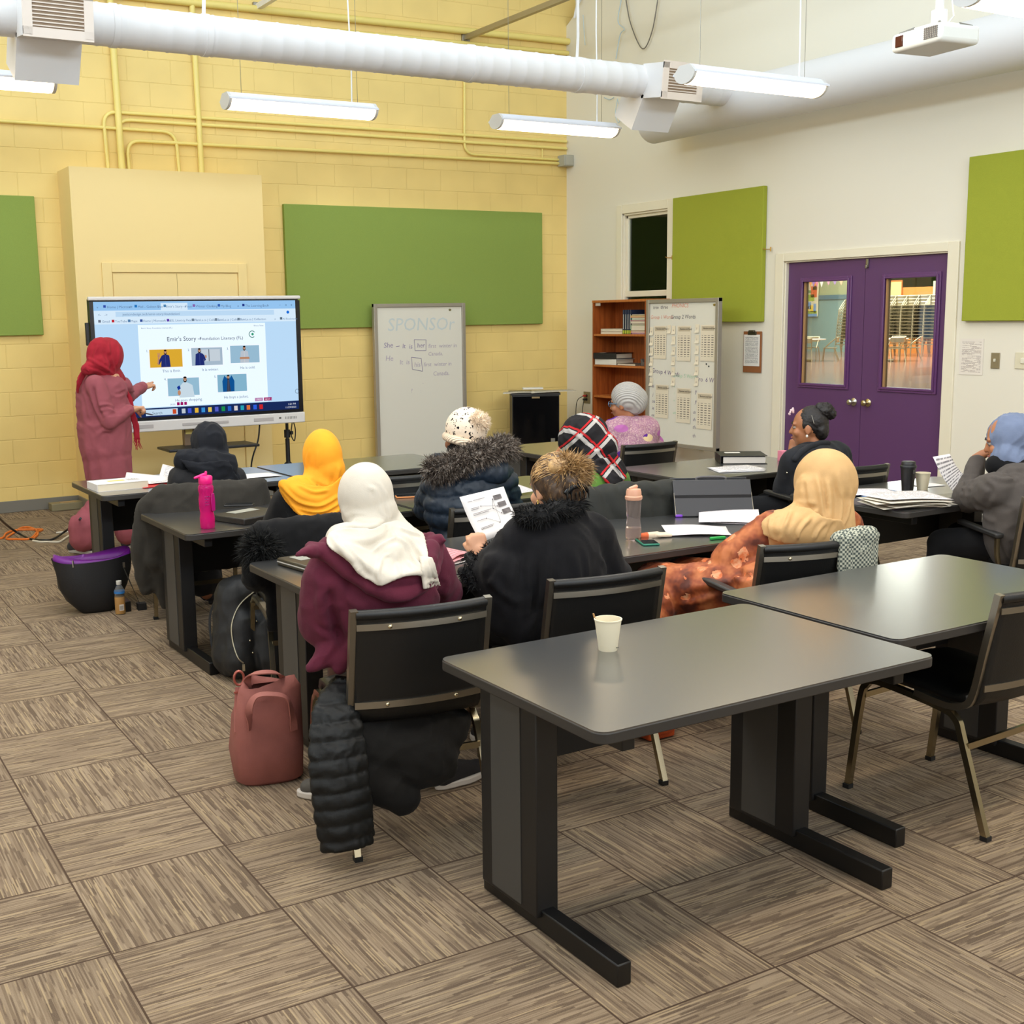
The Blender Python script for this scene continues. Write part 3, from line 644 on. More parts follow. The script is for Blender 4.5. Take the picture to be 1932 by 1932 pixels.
def put_table(xc,yc,label,rz=0):
    g='black topped training tables'
    if first[0]: T0.location=(xc,yc,0); T0.rotation_euler=(0,0,rz); T0['label']=label; T0['group']=g; first[0]=0; return T0
    return dup(T0,(xc,yc,0),rz,label,g)
put_table(2.262,2.565,'nearest table, empty but for one paper cup with a stirrer')
put_table(3.500,2.735,'empty table in the nearest row, right of the one with the paper cup')
put_table(2.300,4.205,'table where the white hijab woman and the black poncho woman sit')
put_table(3.530,4.195,'table with the accordion case, open papers and clear pink bottle',.0)
put_table(2.300,5.755,'table with the pink bottle and black folder')
put_table(3.530,5.755,'table where the woman in the bobble hat sits')
put_table(2.300,7.265,'front left table where the black hijab woman sits near the screen')
put_table(3.530,7.285,'empty front middle table before the left whiteboard')
put_table(5.41,7.31,'front right table before the black cabinet')
put_table(5.36,5.735,'table with the ring binder in front of the woman with the hair bun')
put_table(5.41,4.265,'right hand table with the black tumbler, white cup and newspapers')
# ================================================================ CHAIRS
VIN=plain('black_vinyl',(11,11,11),.45,bumpy=.12,bs=160); PAD=plain('black_arm_pad',(36,35,34),.5)
BOLT=plain('bolt_steel',(216,206,176),.25,1); TIP=plain('rubber_tip',(26,24,22),.8)
def chair0(arms):
    t=thing('armchair' if arms else 'stacking_chair','x','chair')
    w=.222
    S=[(0,.215,.432),(0,-.12,.415)]
    # seat
    G=[[V(x,y,z+(.012 if abs(x)<.15 else 0)) for x in (-.205,-.1,0,.1,.205)] for y,z in ((.235,.405),(.20,.442),(.05,.436),(-.10,.425),(-.165,.43))]
    MB().sheet(G,.035,4).build('seat',VIN,t,smooth=180)
    # backrest, gently curved, rolled top
    G=[]
    for z,y in ((.43,-.175),(.47,-.200),(.60,-.222),(.74,-.246),(.785,-.256)): G.append([V(x,y-.030*(1-(x/.215)**2)-0,z) for x in (-.212,-.11,0,.11,.212)])
    b=MB().sheet(G,.028,4).build('backrest',VIN,t,smooth=180)
    MB().tube([(x,-.258-.030*(1-(x/.215)**2),.786) for x in np.linspace(-.213,.213,13)],.017,12).build('top_roll',VIN,b,smooth=60)
    for z,yy,h in ((.748,-.266,.020),(.487,-.222,.022)):
        r=MB().bar([(x,yy-.030*(1-(x/.215)**2),z) for x in np.linspace(-.215,.215,13)],.005,h).build('back_strip',STEEL,b,smooth=30)
        m=MB()
        for x in (-.115,.115): m.ell((x,yy-.030*(1-(x/.215)**2)-.004,z),(.007,.004,.007),n=8)
        m.build('bolt',BOLT,r,smooth=180)
    for s in (-1,1):
        # back upright (flat bar)
        pts=catmull([(s*w,.02,.418),(s*w,-.10,.405),(s*w,-.165,.42),(s*w,-.195,.47),(s*w,-.225,.62),(s*w,-.262,.803)],5)
        MB().bar(pts,.022,.024,(1,0,0)).build('back_upright',STEEL,t,smooth=30)
        # one bent tube: front leg, side rail, rear leg
        pts=catmull([(s*(w+.010),.272,.012),(s*(w+.006),.235,.33),(s*w,.215,.395),(s*w,.165,.415),(s*w,-.07,.392),(s*w,-.135,.365),(s*(w+.004),-.165,.30),(s*(w+.014),-.268,.012)],6)
        MB().bar(pts,.021,.021,(1,0,0)).build('leg_frame',CHROME,t,smooth=30)
        for y in (.272,-.268): MB().box((s*(w+.012),y,.008),(.026,.026,.016)).build('leg_tip',TIP,t)
        if arms:
            MB().bar(catmull([(s*(w+.015),.15,.40),(s*(w+.045),.16,.50),(s*(w+.05),.175,.590)],5),.02,.018,(1,0,0)).build('arm_post',CHROME,t,smooth=30)
            MB().bar(catmull([(s*(w+.015),-.13,.38),(s*(w+.045),-.13,.50),(s*(w+.05),-.13,.585)],5),.02,.018,(1,0,0)).build('arm_post',CHROME,t,smooth=30)
            MB().bar([(s*(w+.05),-.155,.600),(s*(w+.05),.21,.612)],.042,.026).build('arm_pad',PAD,t,bevel=.008)
    MB().bar([(-w,-.178,.285),(w,-.178,.285)],.022,.012,(0,1,0)).build('rear_stretcher',CHROME,t)
    MB().bar([(-w,.225,.355),(w,.225,.355)],.020,.012,(0,1,0)).build('front_stretcher',CHROME,t)
    return t
C0=chair0(False); C1=chair0(True); used=set(); CH={}
def put_chair(x,y,rz,label,arms=False,key=None,group=None):
    c=C1 if arms else C0
    if arms not in used: used.add(arms); c.location=(x,y,0); c.rotation_euler=(0,0,rz); c['label']=label; r=c
    else: r=dup(c,(x,y,0),rz,label)
    r['group']='black and chrome chairs at the tables'; return r
D=math.radians
put_chair(1.79,3.464,D(-8.8),'chair nearest the camera on the left, a black padded coat hung under it')
put_chair(2.52,3.49,D(-6),'chair behind the woman in the black poncho')
put_chair(3.545,3.50,D(-12),'armchair behind the beige hijab woman, grey knitted cloth on its corner',True)
put_chair(3.500,2.560,D(2.5),'empty chair at the right edge pushed under the nearest right table')
put_chair(2.10,6.36,D(-7),'chair of the black hijab woman with a dark grey coat over its back')
put_chair(3.22,6.22,D(-3),'empty chair behind the front middle table, left of the bobble hat')
put_chair(3.02,5.00,D(-6),'chair of the woman in the bobble hat')
put_chair(3.72,4.88,D(-14),'chair of the plaid scarf woman with a dark green padded coat over it')
put_chair(2.13,4.95,D(-10),'chair of the orange hijab woman with a black fur trimmed coat')
put_chair(5.32,6.68,D(-2),'chair of the woman in the grey beanie')
put_chair(5.46,4.98,D(-10),'armchair of the woman with the hair bun by the purple doors',True)
put_chair(5.42,3.60,D(-24),'armchair of the person in grey hoodie at the right edge',True)
# ================================================================ SCREEN, BOARDS, SHELF, CABINET
def disp(name,rgb,s=1.0): return emit('screen_'+name,rgb,s)
t=thing('interactive_display','large touch display on a stand showing a lesson web page','screen',(2.395,9.78,.79))
SW,SH=1.805,1.085
MB().box((SW/2,.045,SH/2+.01),(SW-.02,.07,SH-.04)).build('body_shell',BLACKP,t,bevel=.006)
m=MB().box((SW/2,.0,SH-.008),(SW,.045,.030)).box((SW/2,-.004,.045),(SW,.055,.090)); FR=plain('display_frame_white',(214,210,206),.4); fr=m.build('frame',FR,t,bevel=.008)
m=MB().box((SW/2,-.033,.045),(.40,.006,.022)).box((.36,-.032,.045),(.20,.004,.030)).box((1.42,-.032,.045),(.18,.004,.030)); m.build('speaker_slot',plain('slot_grey',(176,170,168),.5),fr,bevel=.002)
m=MB(); [m.box((1.62+.014*i,-.032,.048),(.004,.002,.022)) for i in range(8)]; m.box((1.57,-.032,.05),(.02,.003,.012)); m.build('button_row',plain('btn_dark',(60,62,60),.4),fr)
MB().box((-.01,.03,.80),(.03,.03,.18)).build('side_sensor',BLACKP,t,bevel=.005)
MB().box((SW/2,-.006,SH/2+.03),(SW-.012,.012,SH-.125)).build('glass_bezel',plain('bezel_black',(14,14,18),.25),t)
X0,X1,Z0,Z1=.038,1.757,.118,1.052
def sx(zx): return X0+(zx-108)/(1790-108)*(X1-X0)       # layout grid of the page, left to right
def SQ(mb,a,b,c,d,k=0): # a..c across 0..1, b..d up 0..1
    y=-.0125-.0006*k; mb.quad((X0+a*(X1-X0),y,Z0+b*(Z1-Z0)),(X0+c*(X1-X0),y,Z0+b*(Z1-Z0)),(X0+c*(X1-X0),y,Z0+d*(Z1-Z0)),(X0+a*(X1-X0),y,Z0+d*(Z1-Z0))); return mb
SQ(MB(),0,0,1,1).build('desktop_light',disp('blue',(184,216,244),1.0),t)
SQ(MB(),0,.925,1,1,1).build('tab_strip',disp('tabs',(150,198,242),.95),t); 
m=SQ(MB(),.0,.81,1,.925,2); SQ(m,.315,.925,.445,.985,2); m.build('toolbar',disp('tool',(214,234,250),.98),t)
SQ(MB(),.10,.872,.885,.915,3).build('address_bar',disp('addr',(190,220,246),.95),t)
SQ(MB(),.20,.085,.835,.80,3).build('page_sheet',disp('page',(228,242,253),1.08),t)
SQ(MB(),0,0,1,.078,3).build('task_bar',disp('bar',(30,50,104),.7),t)
def stext(lst,name,rgb,s=.8,k=5,par=t):
    mb=MB()
    for s_,a,b,h in lst: text_into(mb,s_,h*(Z1-Z0),(X0+a*(X1-X0),-.0125-.0006*k,Z0+b*(Z1-Z0)),(1,0,0),(0,0,1))
    mb.build(name,disp(name,rgb,s),par)
stext([("Emir's Story –",.335,.655,.054),("Foundation Literacy (FL)",.496,.657,.041)],'page_title',(72,84,104),.6)
stext([("This is Emir.",.305,.385,.034),("It is winter.",.50,.385,.034),("He is cold.",.695,.39,.034),("He goes shopping.",.36,.125,.034),("He buys a jacket.",.605,.13,.034),
 ("1.",.232,.565,.03),("2.",.434,.565,.03),("3.",.63,.565,.03),("4.",.312,.315,.03),("5.",.56,.32,.03),("Emir's Story: Foundation Literacy (FL)",.215,.765,.018),("Rhona Takes",.775,.77,.018),("00:00 / 00:00",.335,.095,.02)],'caption',(120,146,176),.7)
stext([("Home | Microsoft",.062,.945,.03),("Mail - Guleen Dan",.205,.945,.03),("Emir's Story - Foun",.34,.945,.03),("Winter Clothing li",.485,.945,.03),("My Blog",.61,.945,.03),("The Learning Exch",.735,.945,.03),("x",.163,.945,.03),("x",.30,.945,.03),("x",.43,.945,.03),("x",.565,.945,.03),("x",.695,.945,.03),("x",.825,.945,.03),("+",.85,.945,.03),("v",.015,.945,.03),("<-",.018,.88,.03),("->",.048,.88,.03),
 ("jeelsondesign.tech/emir-story-foundation/",.132,.882,.03),("Gmail",.035,.825,.028),("YouTube",.095,.825,.028),("Maps",.168,.825,.028),("Home | Microsoft 365",.225,.825,.028),("ESL Literacy Reader I..",.355,.825,.028),("TuteLa.ca | Collection",.475,.825,.028),("TuteLa.ca | Collection",.59,.825,.028),("TuteLa.ca | Collection",.705,.825,.028),("»",.885,.825,.028),("All Bookmarks",.93,.825,.024)],'browser_text',(110,140,180),.75)
stext([("-",.915,.95,.03),("o",.945,.95,.03),("x",.975,.95,.03)],'window_buttons',(80,110,150),.7)
SQ(MB(),.215,.012,.37,.066,5).build('search_box',disp('sb',(196,220,240),.95),t)
stext([("Search",.245,.022,.034)],'search_text',(90,110,130),.7,7); stext([("1:21 PM",.94,.042,.024),("11/29/2023",.925,.012,.024)],'clock_text',(230,236,246),.9,7)
icons=[(.345,(214,80,40)),(.39,(200,210,220)),(.42,(70,90,220)),(.455,(240,190,60)),(.488,(60,150,220)),(.522,(240,206,90)),(.556,(90,100,210)),(.59,(30,150,80)),(.622,(40,100,200)),(.655,(230,220,220)),(.688,(40,170,190)),(.72,(230,120,60)),(.755,(50,100,230)),(.787,(214,40,44))]
for a,c in icons: SQ(MB(),a,.018,a+.018,.060,6).build('taskbar_icon',disp('ic%d_%d'%(int(a*1000),c[0]),c,.85),t)
for a,b,c in [(.045,.95,(60,90,190)),(.19,.95,(40,130,210)),(.328,.95,(90,150,200)),(.47,.95,(150,110,190)),(.595,.95,(60,110,200)),(.72,.95,(40,60,150)),(.018,.826,(120,130,150)),(.08,.826,(214,40,50)),(.155,.826,(90,140,190)),(.212,.826,(60,90,170)),(.34,.826,(110,70,190)),(.462,.826,(130,150,170)),(.577,.826,(130,150,170)),(.692,.826,(130,150,170)),(.915,.826,(90,110,130))]:
    SQ(MB(),a,b,a+.012,b+.022,6).build('page_icon',disp('pi%d_%d'%(int(a*1000),c[0]),c,.75),t)
for a,c in ((.765,(198,140,190)),(.812,(176,26,112))): SQ(MB(),a,.092,a+.042,.122,6).build('page_button',disp('pb%d'%c[0],c,.8),t)
stext([("‹ PREV",.770,.099,.02),("NEXT ›",.817,.099,.02)],'button_text',(250,240,250),.9,8)
for i in range(3): SQ(MB(),.368+.018*i,.092,.381+.018*i,.118,6).build('media_button',disp('mb%d'%i,(170,26,110),.8),t)
def disc(a,b,r,k,n=20,r0=0,ang=(0,2*PI)):
    cx,cz=X0+a*(X1-X0),Z0+b*(Z1-Z0); y=-.0125-.0006*k; m=MB(); P=[]
    for i in range(n):
        a0=ang[0]+(ang[1]-ang[0])*i/n; a1=ang[0]+(ang[1]-ang[0])*(i+1)/n
        q=[(cx+rr*math.cos(x),y,cz+rr*math.sin(x)) for rr,x in ((r,a0),(r,a1),(r0,a1),(r0,a0))]
        m.quad(*(q if r0 else q[:3]))
    return m
disc(.765,.70,.030,6,24,.024,(.6,5.4)).build('logo_ring',disp('lg',(70,140,120),.7),t); disc(.767,.70,.011,6).build('logo_leaf',disp('lg2',(60,170,130),.8),t); disc(.958,.893,.013,6).build('profile_dot',disp('pd',(20,110,220),.9),t)
disc(.993,.165,.020,6,16,.017).build('pen_ring',disp('pr',(60,70,90),.5),t)
# five picture tiles with a simple standing man
def man(cx,cz,s,shirt,k,pose,par):
    def Q(pts,name,rgb,st=.8,kk=0):
        y=-.0125-.0006*(k+kk); MB().add([(cx+px*s,y,cz+pz*s) for px,pz in pts],[tuple(range(len(pts)))]).build(name,disp(name+'%d_%d_%d'%rgb,rgb,st),par)
    el=lambda x,z,a,b,n=14: [(x+a*math.cos(2*PI*i/n),z+b*math.sin(2*PI*i/n)) for i in range(n)]
    sk=(206,150,116)
    Q(el(0,.30,.085,.12),'beard_shape',(60,40,34),.5,1); Q(el(0,.335,.075,.095),'face_shape',sk,.75,2); Q(el(0,.41,.08,.045),'hair_shape',(44,34,32),.5,3); Q([(-.04,.285),(.04,.285),(.025,.265),(-.025,.265)],'smile_shape',(240,232,226),.8,3)
    if pose!='card': Q([(-.05,.2),(.05,.2),(.22,.13),(.27,-.5),(-.27,-.5),(-.22,.13)],'shirt_shape',shirt,.7,0); Q([(-.012,.18),(.012,.18),(.012,-.5),(-.012,-.5)],'placket_shape',tuple(min(255,c+40) for c in shirt),.6,1)
    if pose=='wave':
        Q([(-.22,.12),(-.15,.0),(-.38,-.38),(-.48,-.3)],'shirt_shape',shirt,.7,1); Q([(-.40,-.36),(-.47,-.30),(-.42,.02),(-.34,.0)],'arm_shape',sk,.75,2); Q(el(-.38,.10,.065,.09),'palm_shape',sk,.8,3)
        for i in range(4): Q([(-.43+.033*i,.15),(-.405+.033*i,.15),(-.40+.045*i-.02,.29),(-.425+.045*i-.02,.29)],'finger_shape',sk,.8,3)
    if pose=='point': Q([(.2,.1),(.27,-.3),(.36,-.2),(.27,.08)],'shirt_shape',shirt,.7,1); Q(el(.36,-.02,.05,.09),'palm_shape',sk,.8,3)
    if pose=='fold': Q([(-.30,-.30),(.30,-.30),(.28,-.18),(-.28,-.18)],'arm_shape',sk,.75,3)
    if pose=='card':
        Q([(-.10,.18),(.10,.18),(.34,.05),(.42,-.5),(-.30,-.5),(-.22,.05)],'shirt_shape',(206,224,236),.9,0); Q(el(-.30,-.28,.075,.12),'palm_shape',sk,.8,3); Q([(-.40,-.02),(-.28,.06),(-.22,-.08),(-.34,-.16)],'card_shape',(24,60,170),.7,4)
    if pose=='hood': Q([(-.22,.42),(-.05,.2),(-.12,-.5),(-.34,-.5),(-.36,.1)],'coat_shape',(20,96,170),.7,4); Q([(.20,.42),(.05,.2),(.12,-.5),(.34,-.5),(.36,.1)],'coat_shape',(20,96,170),.7,4)
tiles=[(.248,.43,.158,(232,180,54),'wave',(40,54,130)),(.452,.435,.155,(176,196,214),'point',(40,54,130)),(.648,.445,.150,(160,198,222),'fold',(214,224,236)),(.328,.175,.155,(156,198,222),'card',(0,0,0)),(.576,.19,.150,(140,190,216),'hood',(70,74,96))]
for i,(a,b,w,bg,pose,sh) in enumerate(tiles):
    h=.155
    SQ(MB(),a-.006,b-.012,a+w+.006,b+h+.012,4).build('picture_border',disp('bd',(240,248,255),1.0),t); pc=SQ(MB(),a,b,a+w,b+h,5).build('picture',disp('pic%d'%i,bg,.85),t)
    if i==1: SQ(MB(),a+.05,b+.035,a+w-.012,b+h-.015,6).build('picture_window',disp('pw',(214,226,236),.8),pc); SQ(MB(),a+.085,b+.035,a+.089,b+h-.015,7).build('window_bar',disp('wb_',(120,130,140),.6),pc)
    cx=X0+(a+w*(.48 if i!=3 else .55))*(X1-X0)-(.06 if i==1 else 0)-(.03 if i==4 else 0); cz=Z0+(b+h*.52)*(Z1-Z0); man(cx,cz,(Z1-Z0)*h*1.02 if i!=3 else (Z1-Z0)*h*1.25,sh,8,pose,pc)
# stand of the display
m=MB().box((SW/2,.12,-.20),(.30,.06,.62)).box((SW/2-.17,.12,-.55),(.05,.08,.8)).box((SW/2+.17,.12,-.55),(.05,.08,.8)).box((SW/2-.25,.10,-.765),(.05,.7,.05)).box((SW/2+.25,.10,-.765),(.05,.7,.05))
m.build('stand',plain('stand_bronze',(120,98,74),.45),t,bevel=.006); MB().box((SW/2+.02,-.02,-.155),(.78,.34,.022)).build('stand_tray',BLACKP,t,bevel=.006)
MB().box((SW/2-.11,.085,-.02),(.06,.003,.06)).build('sticky_note',plain('sticky_yellow',(226,206,120),.7),t)
t2=thing('display_cable','black power cable hanging under the right half of the display','cable',world=True)
MB().tube(catmull([W(490,800,9.86),W(487,830,9.86),W(478,858,9.84),W(474,880,9.82),W(476,900,9.8)],6),.007,6).build('cable',BLACKP,t2,smooth=60)
t2=thing('tripod_stand','black tripod stand pole with a clamp, right behind the display','stand',tuple(W(545,900,10.1)*V(1,1,0)),world=False)
MB().tube([(0,0,.0),(0,0,.62)],.020,12).build('lower_pole',BLACKP,t2,smooth=60); MB().tube([(0,0,.6),(0,0,1.5)],.014,12).build('upper_pole',BLACKP,t2,smooth=60)
MB().tube([(0,0,.63),(0,0,.70)],.028,12).box((.03,0,.67),(.05,.02,.03)).build('clamp',BLACKP,t2,smooth=50)
for k in range(3): MB().bar([(0,0,.42),(.40*math.cos(k*2.09+.4),.40*math.sin(k*2.09+.4),.015)],.02,.014).build('leg',BLACKP,t2)
MB().tube(catmull([(.02,-.02,.85),(.07,-.02,.72),(.06,-.02,.60),(.03,-.02,.66),(.05,-.02,.80)],6),.005,6).build('hook_cable',BLACKP,t2,smooth=60)
# whiteboards
WB=plain('whiteboard_enamel',(226,222,208),.22,spec=.6); ALU=plain('board_aluminium',(168,160,146),.42,.5)
def ink(name,rgb): return plain('ink_'+name,rgb,.7)
t=thing('whiteboard','tall whiteboard against the yellow wall with two sentences about first winter','whiteboard',(5.577,11.13,0))
bw,z0,z1=1.085,.06,1.822
MB().box((bw/2,0,(z0+z1)/2),(bw-.03,.02,z1-z0-.03)).build('board_face',WB,t)
m=MB().box((.02,-.005,(z0+z1)/2),(.04,.05,z1-z0)).box((bw-.02,-.005,(z0+z1)/2),(.04,.05,z1-z0)).box((bw/2,-.005,z1-.018),(bw,.046,.036)).box((bw/2,-.005,z0+.018),(bw,.046,.036)); m.build('frame',ALU,t,bevel=.003)
for s in (.05,bw-.05): MB().box((s,.0,.03),(.05,.12,.06)).build('foot',BLACKP,t,bevel=.004)
def hand_text(mb,lst,k,base=(0,-.0112,0),ex=(1,0,0)):
    for s,x,z,h,rot in lst:
        c,sn=math.cos(rot),math.sin(rot); e1=V(ex)*c+V(0,0,1)*sn; e2=-V(ex)*sn+V(0,0,1)*c
        text_into(mb,s,h*.80,V(base)+V(ex)*x+V(0,0,z),e1,e2,1.0,ital=.12)
P1_=ink('faded_violet',(140,126,160)); P2_=ink('faint_blue',(200,208,206)); P3_=ink('pale_violet',(174,162,178))
m=MB(); hand_text(m,[("She",.11,1.375,.095,.02),("It",.325,1.365,.085,0),("is",.405,1.36,.085,0),("her",.50,1.368,.085,0)],0)
m.tube([(.255,-.0115,1.385),(.295,-.0115,1.39)],.003,4)
for a,b in (((.468,1.45),(.610,1.445)),((.610,1.445),(.607,1.335)),((.607,1.335),(.476,1.338)),((.476,1.338),(.468,1.45)),((.432,1.27),(.548,1.255)),((.548,1.255),(.560,1.12)),((.560,1.12),(.440,1.145)),((.440,1.145),(.432,1.27))): m.tube([(a[0],-.0115,a[1]),(b[0],-.0115,b[1])],.0026,4)
m.build('purple_writing',P1_,t)
m=MB(); hand_text(m,[("first  winter in",.635,1.36,.075,.0),("Canada,",.63,1.28,.07,0),("He",.125,1.245,.095,-.06),("It  is",.29,1.20,.085,0),("his",.462,1.17,.085,0),("first  winter in",.575,1.17,.073,0),("Canada.",.685,1.07,.078,0),("?",.415,.905,.07,0),(":",.53,.90,.05,0),("-",.555,.985,.05,0)],0); m.build('pale_writing',P3_,t)
m=MB(); hand_text(m,[("SPONSOr",.155,1.545,.235,0)],0); m.build('ghost_writing',P2_,t)
MB().ell((.905,-.012,1.752),(.016,.004,.012),n=8).build('magnet',plain('magnet_olive',(120,112,70),.5),t)
# right whiteboard, full of sheets; it stands before the shelf facing the room
t=thing('whiteboard','whiteboard with PHONICS lists and pinned word sheets by the bookshelf','whiteboard',(7.70,9.345,0),-PI/2)
bw,z0,z1=1.02,.405,1.812      # local x runs towards the camera side
MB().box((bw/2,0,(z0+z1)/2),(bw-.03,.02,z1-z0-.03)).build('board_face',WB,t)
m=MB().box((.02,-.005,(z0+z1)/2),(.04,.05,z1-z0)).box((bw-.02,-.005,(z0+z1)/2),(.04,.05,z1-z0)).box((bw/2,-.005,z1-.018),(bw,.046,.036)).box((bw/2,-.005,z0+.018),(bw,.046,.036)); m.build('frame',ALU,t,bevel=.003)
for s in (.02,bw-.02): MB().box((s,.0,.22),(.036,.036,.44)).box((s,.0,.02),(.036,.40,.04)).build('stand_leg',ALU,t,bevel=.004)
bx=lambda u: .03+u*(bw-.06)     # 0..1 across the board
bz=lambda v: z0+.03+(1-v)*(z1-z0-.06)  # 0 top .. 1 bottom
def bt(lst,name,m_,kk=0):
    m=MB(); hand_text(m,[(s,bx(u),bz(v),h,r) for s,u,v,h,r in lst],0); m.build(name,m_,t)
bt([("tree  three",.055,.045,.062,0),("Group 2 Words",.33,.115,.066,0)],'dark_writing',ink('grey_ink',(96,92,100)))
bt([("PHONICS",.34,.038,.070,0),("Group 1 Words",.02,.115,.062,0)],'red_writing',ink('salmon_ink',(224,150,124)))
bt([("Group 4 Words",.04,.50,.078,-.07),("y",.70,.63,.075,0),("Gro  6 Woc",.70,.545,.078,-.03),("y",.70,.70,.07,0),("ai",.05,.61,.06,0),("j",.06,.67,.06,0),("oa",.05,.72,.06,0),("ie",.05,.77,.06,0),("ee",.045,.82,.055,0),("or",.045,.86,.055,0),("ch",.675,.775,.055,0),("sh",.675,.825,.055,0),("th",.675,.88,.06,0),("th",.675,.94,.06,0)],'violet_writing',ink('violet_ink',(120,102,132)))
bt([("Group 5 Words",.37,.525,.065,-.02),("z",.385,.60,.05,0),("i",.39,.65,.05,0),("v",.385,.70,.05,0),("wh",.375,.79,.05,0)],'green_writing',ink('mint_ink',(176,210,178)))
SH=N('word_sheet'); s=SH.n('ShaderNodeSeparateXYZ'); SH.l(SH.coord('Generated'),s.inputs[0]); a,b=s.outputs[0],s.outputs[2]
ia=SH.math('FLOOR',SH.math('MULTIPLY',a,4.0)); fa=SH.math('FRACT',SH.math('MULTIPLY',a,4.0)); fb=SH.math('FRACT',SH.math('MULTIPLY',b,15)); ib=SH.math('FLOOR',SH.math('MULTIPLY',b,15))
w=SH.math('MULTIPLY',SH.math('MULTIPLY',SH.math('GREATER_THAN',fb,.6),SH.math('LESS_THAN',fa,.62)),SH.math('MULTIPLY',SH.math('LESS_THAN',b,.72),SH.math('GREATER_THAN',b,.12)))
w=SH.math('MULTIPLY',w,SH.math('MULTIPLY',SH.math('GREATER_THAN',a,.08),SH.math('LESS_THAN',a,.92)))
hd=SH.math('MULTIPLY',SH.math('GREATER_THAN',b,.84),SH.math('MULTIPLY',SH.math('LESS_THAN',b,.97),SH.math('MULTIPLY',SH.math('GREATER_THAN',a,.07),SH.math('LESS_THAN',a,.93))))
SH.base(SH.mix(SH.math('MULTIPLY',w,.8),SH.mix(hd,srgb(228,216,192),srgb(196,182,156)),srgb(86,78,74)),.7,0,.2)
BT=ink('sheet_title',(70,62,58))
lab=['upper left','upper middle','upper right','lower left','lower middle','lower right']
for i,(u,v,wd,ht) in enumerate([(.08,.165,.19,.235),(.435,.165,.20,.245),(.775,.16,.20,.245),(.11,.585,.20,.24),(.435,.60,.21,.245),(.735,.625,.215,.25)]):
    mm=MB(); mm.sheet([[V(bx(u+wd*q),-.014-.004*abs(q-.5)*2*(p_==2),bz(v+ht*p_/2)) for q in (0,.5,1)] for p_ in (0,1,2)],.0012,3)
    mm2=mm.mesh('word_sheet'); mm2.transform(Matrix.Translation((7.70,9.345,0))@Matrix.Rotation(-PI/2,4,'Z'))
    # keep the object's own axes along the sheet so its print follows it
    mm2.transform((Matrix.Translation((7.70,9.345,0))@Matrix.Rotation(-PI/2,4,'Z')).inverted())
    o=fin('word_sheet',mm2,SH.m); o.location=(7.70,9.345,0); o.rotation_euler=(0,0,-PI/2); tag(o,'pinned word list sheet, %s of six on the PHONICS whiteboard'%lab[i],'paper','word sheets on the right whiteboard')
    q=MB(); text_into(q,"Review and Read" if i else "Review and Read",.024,(bx(u+wd*.2),-.0165,bz(v+ht*.115)),(1,0,0),(0,0,1)); q.build('sheet_title',BT,o)
cards=[(.0+.015,.175+.073*k,'left') for k in range(6)]+[(.285,.16,'extra')]+[(.355,.165+.073*k,'middle') for k in range(6)]+[(.70,.155+.073*k,'right') for k in range(6)]
CARD=plain('letter_card',(232,220,194),.7)
names={'left':'left column','middle':'middle column','right':'right column','extra':'single card beside the middle column'}; ordn=['first','second','third','fourth','fifth','last']
cnt={}
for u,v,c_ in cards:
    k=cnt.get(c_,0); cnt[c_]=k+1
    o=MB().sheet([[V(bx(u),-.015,bz(v)),V(bx(u+.052),-.015,bz(v))],[V(bx(u),-.0155,bz(v+.035)),V(bx(u+.052),-.0155,bz(v+.035))],[V(bx(u-.004),-.026,bz(v+.058)),V(bx(u+.050),-.018,bz(v+.058))]],.0015,2).build('letter_card',CARD)
    o.location=(7.70,9.345,0); o.rotation_euler=(0,0,-PI/2)
    tag(o,('small letter card, %s from the top of the %s on the PHONICS whiteboard'%(ordn[k],names[c_])) if c_!='extra' else 'small letter card stuck alone left of the middle column of cards','card','letter cards on the right whiteboard')
    q=MB(); text_into(q,'abcdefghijklmnoprstuvw'[(k*3+len(c_))%20],.03,(bx(u+.016),-.0168,bz(v+.037)),(1,0,0),(0,0,1)); q.build('letter',ink('card_letter',(150,120,110)),o)
m=MB()
for u,v in ((.86,.425),(.895,.44)): m.ell((bx(u),-.014,bz(v)),(.008,.005,.008),n=8)
m.build('magnet',BLACKP,t,smooth=180); MB().ell((bx(.955),-.012,bz(.025)),(.016,.004,.012),n=8).build('maker_badge',plain('badge_gold',(150,130,60),.4,.5),t)
# bookshelf along the right wall, open side to the room
def wood(name,c1,c2):
    n=N(name); f=n.noise(n.mapv(n.coord(),(14,14,.9)),3,4,.6); n.base(n.ramp(f,[(.3,srgb(*c1)),(.7,srgb(*c2))]),.4,0,.4); return n.m
WD=wood('cherry_veneer',(132,62,22),(176,92,38)); WD2=wood('cherry_edge',(176,100,44),(196,118,58))
t=thing('bookshelf','reddish wooden bookshelf in the corner, partly behind the whiteboard','bookshelf',(7.80,9.50,0))
dp,wy,zz=.30,.885,1.824
MB().bb((0,0,0),(dp,.022,zz-.025)).build('side_panel',WD,t); MB().bb((0,wy-.022,0),(dp,wy,zz-.025)).build('side_panel',WD,t)
MB().bb((-.004,-.004,zz-.025),(dp,wy+.004,zz)).build('top_board',WD2,t,bevel=.002); MB().bb((dp-.01,.022,0),(dp-.001,wy-.022,zz-.025)).build('back_board',WD,t)
shz=[.08,.50,.83,1.155,1.475]
for z in shz: MB().bb((.002,.022,z-.022),(dp-.01,wy-.022,z)).build('shelf',WD2,t,bevel=.001)
MB().bb((-.006,.022,0),(.012,wy-.022,.058)).build('plinth',WD,t)
MB().bb((.004,wy-.125,zz-.058),(.012,wy-.045,zz-.027)).build('door_bracket',plain('bracket_grey',(196,180,164),.5),t,bevel=.002)
